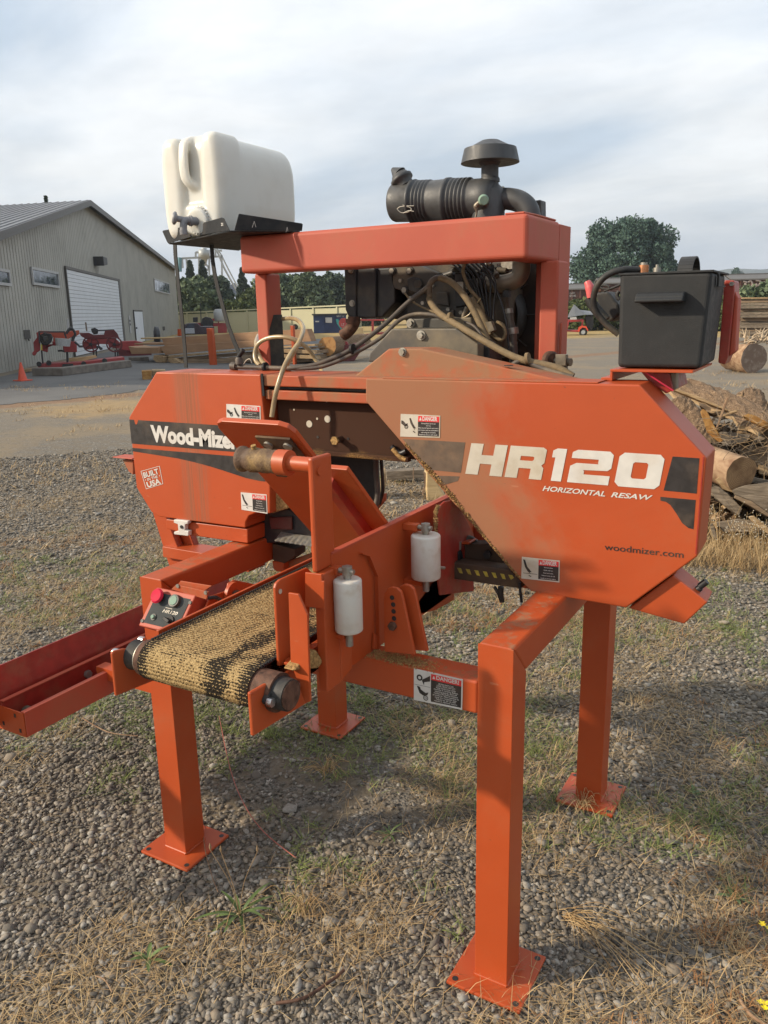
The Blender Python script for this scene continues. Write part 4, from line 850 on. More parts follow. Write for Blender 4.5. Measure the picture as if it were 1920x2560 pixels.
hose('hose_end', [(-505, 1545, .03), (-490, 1547, .03), (-475, 1549, .03)], .013, P['hose'])
m = MB(); c = W(*zh(548, 590), 'y', .03); m.lathe(c, c+V3((.0, 0, .022)), [(0, .013), (.7, .013), (1, .009)], P['hose'], 14); m.tube([W(*zh(*p), 'y', .03) for p in ((585, 590), (610, 555), (640, 545), (656, 580))], .002, P['steel'], 6); m.cyl(c+V3((-.004, 0, .02)), c+V3((.02, 0, .045)), .007, P['black']); m.build('tee_fitting', saw)
hose('water_hose', [(975, 470, -.16), (985, 400, -.155), (1003, 310, -.15), (1040, 190, -.13), (1085, 95, -.10), (1130, 30, -.06)], .0072, P['clear'], f=z1)
hose('water_hose', [(960, 588, -.10), (1040, 440, -.04), (1085, 345, .03), (1097, 275, .09), (1060, 215, .14), (1000, 192, .18), (925, 197, .24)], .0072, P['clear'], f=zh)
hose('water_hose', [(712, 345, .30), (695, 400, .22), (705, 480, .16), (740, 560, .14), (785, 600, .12)], .008, P['clear'], f=zh)
hose('water_hose', [(725, 598, .12), (690, 560, .13), (682, 490, .14), (710, 415, .145), (780, 370, .15), (870, 353, .15), (970, 360, .15), (1060, 395, .16), (1140, 455, .18), (1200, 540, .2), (1245, 610, .2), (1268, 665, .18)], .0072, P['clear'], f=zh)
# black flat straps from the tray to the deck
def strap(pts, w):
    m = MB()
    for a, b in zip(pts[:-1], pts[1:]): m.bar(a, b, w, .004, P['batt'], up=(0, -1, 0))
    return m.build('tray_strap', saw)
strap([W(*z2(*p), 'y', .26) for p in ((194, 1040), (200, 1160), (215, 1300), (235, 1500), (258, 1720), (275, 1900), (290, 2108))], .0155)
strap([W(*z2(*p), 'y', .26) for p in ((507, 1060), (515, 1190), (532, 1300), (560, 1430), (598, 1570), (645, 1740), (700, 1890), (752, 2010))], .0155)
# tank tray
m = MB(); zt_ = 1.8475
co = [W(*z2(145, 1050), 'z', zt_), W(*z2(300, 1035), 'z', zt_)]
zt_ = 1.8465; T0, T1, T2, T3 = W(*z2(145, 1050), 'z', zt_), W(*z2(665, 940), 'z', zt_), W(*z2(1275, 945), 'z', zt_), W(*z2(735, 1105), 'z', zt_)
m.prism([T0, T1, T1+(T2-T1)*.97, T3], (0, 0, -.003), P['black'])
TRY = m.build('tank_tray', saw)
WF = WP(V3(T0), V3(T1)); WR = WP(V3(T1), V3(T2))
def flap(name, pts, w, ext):
    m = MB(); m.prism([w.p(*z2(*p), .002) for p in pts], w.n*.003, P['black']); return m.build(name, TRY, bevel=.001)
flap('tray_flap', [(440, 885), (448, 872), (600, 829), (615, 836), (665, 940), (435, 978)], WF, 0)
flap('tray_flap', [(95, 950), (100, 940), (238, 915), (350, 992), (145, 1052), (135, 1040)], WF, 0)
flap('tray_flap', [(700, 940), (735, 805), (742, 798), (1275, 880), (1282, 890), (1275, 945)], WR, 0)
m = MB(); c = WF.p(*z2(598, 888), .006)
m.bar(c-V3((.004, 0, .004)), c+V3((.004, 0, .004)), .003, .001, P['white'], up=(0, 1, 0)); m.bar(c+V3((-.004, 0, .004)), c+V3((.004, 0, -.004)), .003, .001, P['white'], up=(0, 1, 0))
for a, b in (((852, 915), (870, 862)), ((870, 862), (884, 912)), ((1140, 955), (1150, 910)), ((1150, 910), (1156, 945))):
    p_ = WR.p(*z2(*a), .006); q_ = WR.p(*z2(*b), .006); m.cut() if a[0] in (852, 1140) else None; m.bar(p_, q_, .0012, .0008, P['white'], up=(1, 0, 0))
m.build('chalk_mark', TRY)
# ================================================================== water jerrycan on the tray
jc = thing('water_jerrycan', (-.30, .33, 1.848), 'white plastic water jerrycan on the black tray, with a grey tap', 'jerrycan')
jx0, jx1, jy0, jy1, jz0, jz1 = -.428, -.170, .12, .56, 1.849, 2.176
m = MB(); cx = (jx0+jx1)/2
def rbox(m, a, b, r, mt):      # rounded box as stacked superellipse rings along y
    pw = 2/3.6; cx_, cz_ = (a[0]+b[0])/2, (a[2]+b[2])/2; hx, hz = (b[0]-a[0])/2, (b[2]-a[2])/2; N = 48; vs = []; fs = []
    ys = []
    for k in range(9): 
        t = k/8*math.pi/2; ys.append((a[1]+r*(1-math.sin(t)), r*(1-math.cos(t)) if 0 else r*(1-math.sin(math.pi/2-t)) ))
    ys = [(a[1]+r*(1-math.cos(t)), r*(1-math.sin(t))) for t in np.linspace(0, math.pi/2, 9)]
    ys += [(b[1]-r*(1-math.cos(t)), r*(1-math.sin(t))) for t in np.linspace(math.pi/2, 0, 9)]
    for y, ins in ys:
        for i in range(N):
            th = 2*math.pi*i/N; ct, st = math.cos(th), math.sin(th); p = pw
            x = (hx-ins)*math.copysign(abs(ct)**p, ct); z = (hz-ins)*math.copysign(abs(st)**p, st); vs.append((cx_+x, y, cz_+z))
    for j in range(len(ys)-1):
        for i in range(N): a_ = j*N+i; b_ = j*N+(i+1) % N; fs.append((a_, b_, b_+N, a_+N))
    fs.append(tuple(range(N-1, -1, -1))); fs.append(tuple(range((len(ys)-1)*N, len(ys)*N))); m.add(vs, fs, mt, True)
rbox(m, (jx0, jy0+.022, jz0), (jx1, jy1, jz1), .05, P['tank'])
rbox(m, (jx0, jy0, jz0+.002), (jx0+.098, jy0+.14, jz1-.006), .03, P['tank'])
rbox(m, (jx1-.088, jy0, jz0+.002), (jx1, jy0+.14, jz1-.003), .03, P['tank'])
rbox(m, (jx0+.05, jy0+.012, jz0+.004), (jx1-.03, jy0+.1, jz0+.115), .02, P['tank'])
hx_ = W(*z2(385, 862), 'y', jy0-.01).x-.006; hb = jx0+.112
for dx in (-.008, .0, .008): m.tube([(hb+dx, jy0+.05, jz1-.012), (hb+dx, jy0+.012, jz1-.030), (hb+dx, jy0+.002, jz1-.07), (hb+dx, jy0+.002, jz1-.12), (hb+dx+.008, jy0+.008, jz1-.150), (hb+dx+.03, jy0+.03, jz1-.172)], .0105, P['tank'], 16)
m.lathe((hx_+.006, jy0+.06, jz0+.058), (hx_+.006, jy0-.004, jz0+.055), [(0, .05), (1, .042)], P['tank'], 32)
body = m.build('tank_body', jc)
rm = body.modifiers.new('remesh', 'REMESH'); rm.mode = 'VOXEL'; rm.voxel_size = .0038; rm.use_smooth_shade = True
s_ = body.modifiers.new('smooth', 'SMOOTH'); s_.factor = .6; s_.iterations = 9
m = MB(); m.lathe((hx_+.006, jy0+.01, jz0+.055), (hx_+.008, jy0-.016, jz0+.052), [(0, .043), (.5, .043), (.55, .040), (1, .037)], P['tank'], 36)
for k in range(24):
    a = 2*math.pi*k/24; c = V3((hx_+.006+math.cos(a)*.0425, 0, jz0+.055+math.sin(a)*.0425)); m.cyl(c+V3((0, jy0+.004, 0)), c+V3((0, jy0-.006, 0)), .003, P['tank'], n=6)
m.build('screw_cap', jc)
tc_ = V3((hx_+.008, jy0-.016, jz0+.052)); d1 = V3((-.40, -1, .0)).normalized()
m = MB(); m.cyl(tc_+V3((0, .01, 0)), tc_+d1*.032, .0135, P['tap'], n=24); m.lathe(tc_+d1*.018, tc_+d1*.024, [(0, .017), (1, .017)], P['tap'], 24)
e0 = tc_+d1*.032; m.tube([e0-d1*.012, e0+d1*.006, e0+d1*.014+V3((0, 0, -.012)), e0+d1*.016+V3((0, 0, -.034))], .0115, P['tap'], 20); m.lathe(e0+d1*.016+V3((0, 0, -.030)), e0+d1*.016+V3((0, 0, -.044)), [(0, .013), (1, .012)], P['tap'], 20)
m.cyl(e0, e0+V3((-.022, -.022, .006)), .010, P['tap'], n=20); kn = e0+V3((-.022, -.022, .006)); m.lathe(kn, kn+V3((-.011, -.011, .003)), [(0, .010), (.3, .020), (.7, .021), (1, .014)], P['tap'], 24)
m.build('tap', jc)
# ================================================================== battery box
bb = thing('battery_box', (1.24, .12, 1.458), 'black plastic battery box with lift handle, on the orange shelf above the right cover', 'battery box')
by0, by1 = 0.0, .26
f4 = [W(1549, 682, 'y', by0), W(1782, 678, 'y', by0), W(1752, 921, 'y', by0), W(1543, 919, 'y', by0)]
bk = [p+V3((0, by1, 0)) for p in f4]; 
for p in bk: p.x += -.006 if p.x > 1.24 else .006
m = MB(); vs = f4+bk; m.add(vs, [(3, 2, 1, 0), (4, 5, 6, 7), (0, 1, 5, 4), (1, 2, 6, 5), (2, 3, 7, 6), (3, 0, 4, 7)], P['batt'])
BB = m.build('box_body', bb, bevel=.010, seg=4)
m = MB(); ztop = (f4[0].z+f4[1].z)/2; m.box((f4[0].x-.002, by0-.002, ztop-.004), (f4[1].x+.002, by1+.002, ztop+.001), P['batt']); m.build('box_rim', bb, bevel=.001)
m = MB(); a = W(*zb(528, 632), 'y', by0); b_ = W(*zb(822, 626), 'y', by0); a1 = W(*zb(535, 570), 'y', by0)
N = 12; pr = []
h_ = a1.z-a.z
pts = [(0, 0), (-.040, 0), (-.041, .006), (-.036, .010), (-.034, h_*.6), (-.028, h_*.85), (-.014, h_), (0, h_)]
m.prism([(a.x, by0+y, a.z+z) for y, z in pts], (b_.x-a.x, 0, 0), P['batt']); m.build('lift_handle', bb, bevel=.006, seg=3)
m = MB(); m.prism([W(*zb(*p), 'x', 1.346) for p in ((1015, 455), (1020, 450), (1022, 525), (1055, 527), (1055, 535), (1012, 532))], (.004, 0, 0), P['batt']); m.build('corner_clip', bb)
m = MB(); c = V3((1.272, .13, ztop)); ar = [c+V3((.0, math.cos(t)*.058, math.sin(t)*.043-.006)) for t in np.linspace(math.pi*.97, math.pi*.03, 14)]
for p, q in zip(ar[:-1], ar[1:]): m.bar(p, q, .034, .004, P['rubber'], up=(p+q)/2-c)
m.build('carry_strap', bb)
m = MB(); t0 = W(*zb(563, 432), 'y', .06); m.cyl(t0-V3((0, 0, .01)), t0+V3((0, 0, .012)), .012, simple('copper_terminal', (.45, .20, .10), .35, metal=.9)); m.cyl(t0+V3((0, 0, .012)), t0+V3((0, 0, .018)), .008, P['steel'])
m.build('terminal', bb); m = MB(); t1 = W(*zb(645, 432), 'y', .06); m.hexb(t1-V3((0, 0, .01)), t1+V3((0, 0, .006)), .009, P['steel']); m.cyl(t1, t1+V3((0, 0, .013)), .004, P['steel']); m.build('terminal', bb)
m = MB(); m.tube([t0+V3((0, 0, .004)), W(*zb(520, 428), 'y', .05), W(*zb(440, 428), 'y', .03), W(*zb(350, 455), 'y', .02), W(*zb(285, 515), 'y', .02), W(*zb(255, 600), 'y', .03), W(*zb(270, 680), 'y', .04), W(*zb(330, 760), 'y', .05), W(*zb(410, 825), 'y', .06)], .0078, P['rubber'], 12, rs=[.004]+[.0078]*8)
m.build('battery_cable', bb)
# shelf and controls behind (parts of the saw)
zs = 1.4565
m = MB(); s0 = W(*zb(360, 1040), 'y', -.02).x; s1 = W(*zb(868, 1047), 'y', -.02).x
m.box((s0, -.025, zs-.006), (s1, .27, zs), P['paint']); m.box((s0-.022, -.02, 1.4285), (s0, .2, 1.436), P['paint']); m.box((s0, -.024, 1.4285), (s0+.006, .26, zs-.0065), P['paint']); SHF = m.build('battery_shelf', saw, bevel=.001)
m = MB(); m.prism(PY(zb, [(545, 1055), (720, 1060), (745, 1170), (700, 1190), (600, 1120)], .02), (0, .2, 0), P['dred']); m.prism(PY(zb, [(722, 1060), (762, 1062), (765, 1160), (745, 1172)], .03), (0, .03, 0), P['pipe']); m.build('shelf_bracket', saw, bevel=.002)
m = MB(); m.tube(PY(zb, [(575, 1058), (650, 1110), (745, 1172)], -.01), .0022, simple('red_wire', (.45, .02, .05), .4), 8); m.build('red_wire', saw)
m = MB(); m.prism(PY(zb, [(1060, 492), (1120, 494), (1122, 560), (1085, 955), (1062, 1012), (1020, 1000)], .29), (0, .10, 0), P['dred']); m.prism(PY(zb, [(1124, 560), (1143, 600), (1126, 930), (1088, 962)], .30), (0, .07, 0), P['faded']); c = W(*zb(1105, 515), 'y', .29); m.hexb(c, c-V3((0, .008, 0)), .006, P['steel']); m.build('control_cover', saw, bevel=.004)
m = MB(); m.tube(PY(zb, [(215, 500), (232, 540), (240, 600)], .12), .011, simple('faded_red_grip', (.62, .12, .12), .4), 16, rs=[.008, .012, .010]); m.tube(PY(zb, [(236, 520), (260, 548), (300, 560)], .12), .004, P['rust'], 8); m.tube(PY(zb, [(228, 600), (262, 660), (330, 740)], .13), .014, P['rubber'], 12); m.build('throttle_lever', saw)
m = MB(); m.prism(PY(zb, [(265, 570), (345, 560), (405, 640), (418, 700), (360, 752), (290, 690)], .18), (0, .08, 0), P['rubber']); m.build('switch_boot', saw, bevel=.006)
m = MB(); m.tube(PY(zb, [(420, 520), (350, 548), (300, 540), (310, 525), (345, 530), (350, 548), (320, 560)], .1), .003, P['rubber'], 8); m.cut(); m.tube(PY(zb, [(412, 560), (400, 580), (405, 600), (415, 610)], .02), .005, P['rubber'], 8); m.build('signal_wire', saw)
# ================================================================== warehouse
wp = WP(G(0, 933), G(449, 834))
P['siding'] = simple('taupe_metal_siding', (.37, .36, .315), .55, var=.06, scale=1.5, dirt=(.16, .15, .13), dirta=.3)
P['trim'] = simple('dark_brown_trim', (.085, .078, .070), .5, var=.1)
P['roofm'] = simple('grey_ribbed_roof', (.15, .15, .155), .45, var=.08, scale=2)
P['doorw'] = simple('white_door_panels', (.68, .70, .72), .45, var=.04, scale=2)
P['glass'] = simple('window_glass', (.05, .06, .08), .08, var=.3, scale=1)
P['frame'] = simple('white_window_frame', (.42, .42, .41), .5)
P['dark'] = simple('dark_metal', (.03, .03, .032), .5)
wh = thing('warehouse', wp.A, 'long taupe metal warehouse with gabled end, white roll-up door and three high windows', 'warehouse')
def wpx(px, py, off=0): return wp.p(px, py, off)
pk = wpx(206, 506); er = wpx(437, 676); gr = wpx(447, 836); 
def ac(p): return (p-wp.A).dot(wp.u)
pa, pz = ac(pk), pk.z; ra, rz = ac(er), er.z; le = wpx(-260, 667); la, lz = ac(le), le.z; slr = (pz-rz)/(ra-pa); sll = (pz-lz)/(pa-la)
back = V3((math.cos(math.radians(196)), math.sin(math.radians(196)), 0))*30
def wa(a, z, off=0): return wp.at(a, z, off)
m = MB(); m.prism([wa(la, -.1), wa(ra, -.1), wa(ra, rz), wa(pa, pz), wa(la, lz)], back, P['siding'])
k = int((ra-la)/.34)
for i in range(k+1):     # ribs of the siding
    a = la+.1+i*.34
    if a > ra-.05: break
    zt_ = pz-(a-pa)*(slr if a > pa else -sll)-.08; m.prism([wa(a-.02, .0, .002), wa(a+.02, .0, .002), wa(a+.02, zt_, .002), wa(a-.02, zt_, .002)], wp.n*.009, P['siding'])
m.build('wall', wh)
m = MB()
for s in (-1, 1):
    e_ = ra if s > 0 else la; ov = .35*s
    sl_ = slr if s > 0 else sll; ez = rz if s > 0 else lz; A_r = wa(pa, pz+.10, .35); B_r = wa(e_+ov, ez-abs(ov)*sl_+.10, .35)
    m.prism([A_r, B_r, B_r+V3((0, 0, -.07)), A_r+V3((0, 0, -.07))], back, P['roofm'])
    d_ = B_r-A_r; nr = int(34/.4)
    for i in range(nr):
        bu = back.normalized(); nr = 70; p_ = A_r+bu*(.1+i*.4)+V3((0, 0, .002)); m.prism([p_, p_+bu*.05, p_+bu*.05+d_, p_+d_], V3((0, 0, .025)), P['roofm'])
m.build('roof', wh)
m = MB()
for s in (-1, 1):
    e_ = ra if s > 0 else la; ov = .35*s
    sl_ = slr if s > 0 else sll; ez = rz if s > 0 else lz; A_r = wa(pa, pz+.11, .352); B_r = wa(e_+ov, ez-abs(ov)*sl_+.11, .352)
    m.prism([A_r, B_r, B_r+V3((0, 0, -.26)), A_r+V3((0, 0, -.26))], wp.n*.04, P['trim'])
m.build('barge_board', wh)
def wrect(m, a0, z0, a1, z1_, off, th, mt): m.prism([wa(a0, z0, off), wa(a1, z0, off), wa(a1, z1_, off), wa(a0, z1_, off)], wp.n*th, mt)
dl, dr = ac(wpx(175, 800)), ac(wpx(302, 800)); dt = wpx(225, 687).z
m = MB(); n_ = 22
for i in range(n_): wrect(m, dl, .03+(dt-.03)*i/n_, dr, .03+(dt-.03)*(i+1)/n_-.016, .022, .03, P['doorw'])
wrect(m, dl, .0, dr, dt, .0205, .004, P['trim']); m.build('roll_up_door', wh)
m = MB(); wrect(m, dl-.10, 0, dl-.005, dt+.12, .022, .07, P['trim']); wrect(m, dr+.005, 0, dr+.55, dt+.12, .022, .06, P['trim']); wrect(m, dl-.0, dt+.005, dr, dt+.12, .022, .07, P['trim']); m.build('door_frame', wh)
a0, a1 = ac(wpx(336, 820)), ac(wpx(357, 820)); ht = wpx(342, 779).z
m = MB(); wrect(m, a0, .03, a1, ht, .022, .05, P['doorw']); D_ = m.build('side_door', wh)
m = MB(); wrect(m, a0-.08, .0, a0-.004, ht+.1, .022, .06, P['trim']); wrect(m, a1+.004, .0, a1+.08, ht+.1, .022, .06, P['trim']); wrect(m, a0-.004, ht+.004, a1+.004, ht+.1, .022, .06, P['trim']); m.build('door_frame', D_)
m = MB(); c = wa(a0+.15, .95, .08); m.cyl(c, c+wp.n*.08, .05, P['dark']); m.build('door_handle', D_)
for (x0_, y0_, x1_, y1_) in ((-60, 668, 20, 711), (77, 674, 143, 716), (385, 702, 422, 732)):
    c0_ = wpx(x0_, (y0_+y1_)/2); c1_ = wpx(x1_, (y0_+y1_)/2); xm_ = (x0_+x1_)/2; zt_ = wpx(xm_, y0_).z; zb2 = wpx(xm_, y1_).z; a0, a1 = ac(c0_), ac(c1_)
    m = MB(); f = .09; wrect(m, a0, zb2, a1, zb2+f, .022, .06, P['frame']); wrect(m, a0, zt_-f, a1, zt_, .022, .06, P['frame']); wrect(m, a0, zb2+f, a0+f, zt_-f, .022, .06, P['frame']); wrect(m, a1-f, zb2+f, a1, zt_-f, .022, .06, P['frame']); wi = m.build('window', wh)
    m = MB(); wrect(m, a0+f, zb2+f, a1-f, zt_-f, .022, .02, P['glass']); m.build('pane', wi)
m = MB(); c = wpx(232, 641); m.prism([c, c+wp.u*1.0, c+wp.u*1.0-V3((0, 0, .35)), c-V3((0, 0, .45))], wp.n*.5, P['dark']); m.build('wall_lamp', wh, bevel=.03)
for px, py in ((63, 836), (407, 821)):
    m = MB(); c = wpx(px, py); m.box(c-V3((.12, .12, .15)), c+V3((.12, .12, .15)), P['trim']); m.tube([c, c+wp.u*.35-V3((0, 0, .2))], .04, P['trim'], 8); m.build('wall_tap', wh)
m = MB(); c = wpx(325, 812, .03); w_ = .55; m.prism([c-wp.u*w_/2+V3((0, 0, .55)), c+wp.u*w_/2+V3((0, 0, .55)), c+wp.u*w_/2-V3((0, 0, .5)), c-wp.u*w_/2-V3((0, 0, .5))], wp.n*.02, P['frame'])
for z0_, z1_ in ((.3, .18), (.08, -.04)): m.prism([c-wp.u*w_*.4+V3((0, 0, z0_))+wp.n*.022, c+wp.u*w_*.4+V3((0, 0, z0_))+wp.n*.022, c+wp.u*w_*.4+V3((0, 0, z1_))+wp.n*.022, c-wp.u*w_*.4+V3((0, 0, z1_))+wp.n*.022], wp.n*.004, P['dark'])
m.build('notice', wh)
# ================================================================== far fence, hills, railcars
P['fence'] = simple('cream_fence_panels', (.50, .47, .30), .65, var=.05, scale=.6)
fp = WP(W(425, 790, 'y', 60), W(905, 790, 'y', 60)); fp.A.z = 0
ac2 = lambda x: (fp.p(x, 800)-fp.A).dot(fp.u)
def boardfence(A_px, B_px, top, label, name='panel_fence'):
    a0, a1 = (fp.p(A_px, 830)-fp.A).dot(fp.u), (fp.p(B_px, 825)-fp.A).dot(fp.u)
    t = thing(name, fp.at(a0, 0), label, 'fence'); n = max(3, int((a1-a0)/2.35)); 
    zA, zB = fp.p(459, 786).z, fp.p(860, 769).z; aA, aB = ac2(459), ac2(860); fz_ = lambda q: zA+(zB-zA)*(q-aA)/(aB-aA)
    for i in range(n):
        z = fz_(a0+(a1-a0)*(i+.5)/n)
        m = MB(); q0, q1 = a0+(a1-a0)*i/n, a0+(a1-a0)*(i+1)/n; m.prism([fp.at(q0+.07, 0), fp.at(q1-.07, 0), fp.at(q1-.07, z), fp.at(q0+.07, z)], -fp.n*.06, P['fence']); m.build('panel', t)
        m = MB(); m.prism([fp.at(q0-.07, 0), fp.at(q0+.07, 0), fp.at(q0+.07, z+.08), fp.at(q0-.07, z+.08)], fp.n*.09, P['fence']); m.build('post', t)
    m = MB(); m.prism([fp.at(a0, fz_(a0)+.125, .1), fp.at(a1, fz_(a1)+.125, .1), fp.at(a1, fz_(a1)+.24, .1), fp.at(a0, fz_(a0)+.24, .1)], -fp.n*.2, P['fence']); m.build('cap_rail', t)
boardfence(425, 905, 777, 'long cream panel fence running behind the yard')
def vpr(m, vp, pts, off, th, mt, f=raw): m.prism([vp.p(*f(*p), off) for p in pts], vp.n*th, mt)
def zc(x, y): return (60+x/3.95, 780+y/3.95)
def zs_(x, y): return (1620+x/3.8133, 820+y/3.8133)
def zt4(x, y): return (1400+x/3.19, 640+y/3.19)
P['cone'] = simple('orange_cone_plastic', (.60, .075, .03), .5, var=.06)
P['bred'] = simple('bright_red_machine_paint', (.32, .040, .038), .45, var=.12, scale=4)
P['dkr'] = simple('dark_maroon_paint', (.12, .018, .018), .5, var=.2, scale=4)
P['conc'] = simple('weathered_timber_block', (.17, .145, .12), .9, var=.25, scale=5)
P['bucket'] = simple('white_bucket', (.42, .42, .41), .5)
def woodm(name, c1, c2, scale=(3, 3, 60), rough=.8, dirt=None):
    m, t, b = mat(name); tcn = nd(t, 'ShaderNodeTexCoord'); mp_ = nd(t, 'ShaderNodeMapping'); g = nd(t, 'ShaderNodeNewGeometry'); t.links.new(g.outputs['Position'], mp_.inputs[0]); mp_.inputs['Scale'].default_value = scale
    n = noise(t, mp_.outputs[0], 1.0, 6, .6, .5); v = coords(t); big = noise(t, v, 1.2, 4)
    c = mixc(t, mrange(t, n, .3, .7), c1, c2); c = mixc(t, mrange(t, big, .35, .7, 0, .4), c, tuple(x*.55 for x in c1))
    t.links.new(c, b.inputs['Base Color']); b.inputs['Roughness'].default_value = rough; b.inputs['Specular IOR Level'].default_value = .2; bump(t, b, n, .5, .01); return m
P['wood'] = woodm('fresh_sawn_timber', (.31, .185, .105), (.37, .23, .135), (1.0, 1.0, 8))
P['wood2'] = woodm('pale_sawn_timber', (.48, .34, .17), (.62, .46, .25), (2, 2, 20))
P['oldwood'] = woodm('weathered_boards', (.17, .12, .08), (.33, .24, .155), (2, 2, 30))
P['greywood'] = woodm('grey_weathered_timber', (.12, .095, .07), (.29, .235, .175), (6, 6, 50))
P['tanwood'] = woodm('tan_split_timber', (.26, .17, .09), (.46, .33, .19), (8, 8, 40))
P['amber'] = woodm('amber_heartwood', (.26, .12, .035), (.40, .23, .08), (12, 12, 30))
# bark
m, t, b = mat('furrowed_bark'); v = coords(t); vo = nd(t, 'ShaderNodeTexVoronoi', feature='DISTANCE_TO_EDGE'); vo.inputs['Scale'].default_value = 75; vo.inputs['Randomness'].default_value = 1; nv = nd(t, 'ShaderNodeVectorMath', operation='ADD'); ns = nd(t, 'ShaderNodeTexNoise'); ns.inputs['Scale'].default_value = 8; t.links.new(v, ns.inputs['Vector']); t.links.new(v, nv.inputs[0]); sc_ = nd(t, 'ShaderNodeVectorMath', operation='SCALE'); sc_.inputs['Scale'].default_value = .5; t.links.new(ns.outputs['Color'], sc_.inputs[0]); t.links.new(sc_.outputs[0], nv.inputs[1]); t.links.new(nv.outputs[0], vo.inputs['Vector'])
hh_ = math_(t, 'ADD', mrange(t, vo.outputs[0], 0, .25), math_(t, 'MULTIPLY', noise(t, v, 60, 6, .7), .8))
t.links.new(mixc(t, mrange(t, hh_, .25, 1.3), (.12, .075, .045), (.42, .29, .185)), b.inputs['Base Color']); b.inputs['Roughness'].default_value = .95; b.inputs['Specular IOR Level'].default_value = .1; bump(t, b, hh_, .8, .008); P['bark'] = m
P['paleb'] = woodm('peeled_log', (.20, .11, .065), (.42, .29, .18), (9, 9, 9)); P['paler'] = simple('peeled_pale_root', (.40, .31, .21), .85, var=.25, scale=9)
def endgrain(name, c1, c2, c3):
    m, t, b = mat(name); tcn = nd(t, 'ShaderNodeTexCoord'); w = nd(t, 'ShaderNodeTexWave', wave_type='RINGS', rings_direction='Z'); w.inputs['Scale'].default_value = 26; w.inputs['Distortion'].default_value = 2.5; w.inputs['Detail'].default_value = 3; t.links.new(tcn.outputs['Object'], w.inputs['Vector'])
    v = coords(t); c = mixc(t, math_(t, 'MULTIPLY', w.outputs['Fac'], .7), c1, c2); c = mixc(t, mrange(t, noise(t, v, 7, 6, .65), .45, .7), c, c3); t.links.new(c, b.inputs['Base Color']); b.inputs['Roughness'].default_value = .9; b.inputs['Specular IOR Level'].default_value = .1; bump(t, b, noise(t, v, 90, 4), .4, .005); return m
P['end1'] = endgrain('brown_end_grain', (.34, .22, .12), (.20, .12, .06), (.17, .10, .055))
P['end2'] = endgrain('grey_checked_end_grain', (.22, .16, .12), (.13, .09, .07), (.30, .24, .19))
P['end3'] = endgrain('orange_end_grain', (.48, .27, .11), (.30, .15, .06), (.26, .12, .05))
# ---------------- traffic cone
vp = VP(57, 952)
t = thing('traffic_cone', vp.o, 'orange traffic cone standing alone on the asphalt before the warehouse', 'traffic cone'); H = 39*vp.D/FPX*1.05
m = MB(); m.box((-H*.36, -H*.36, .0), (H*.36, H*.36, .03), P['cone'], o=vp.o); m.build('base', t, bevel=.006)
m = MB(); m.lathe(vp.o+V3((0, 0, .03)), vp.o+V3((0, 0, H)), [(0, H*.25), (.04, H*.235), (.96, H*.055), (1, H*.045)], P['cone'], 28); m.build('body', t)
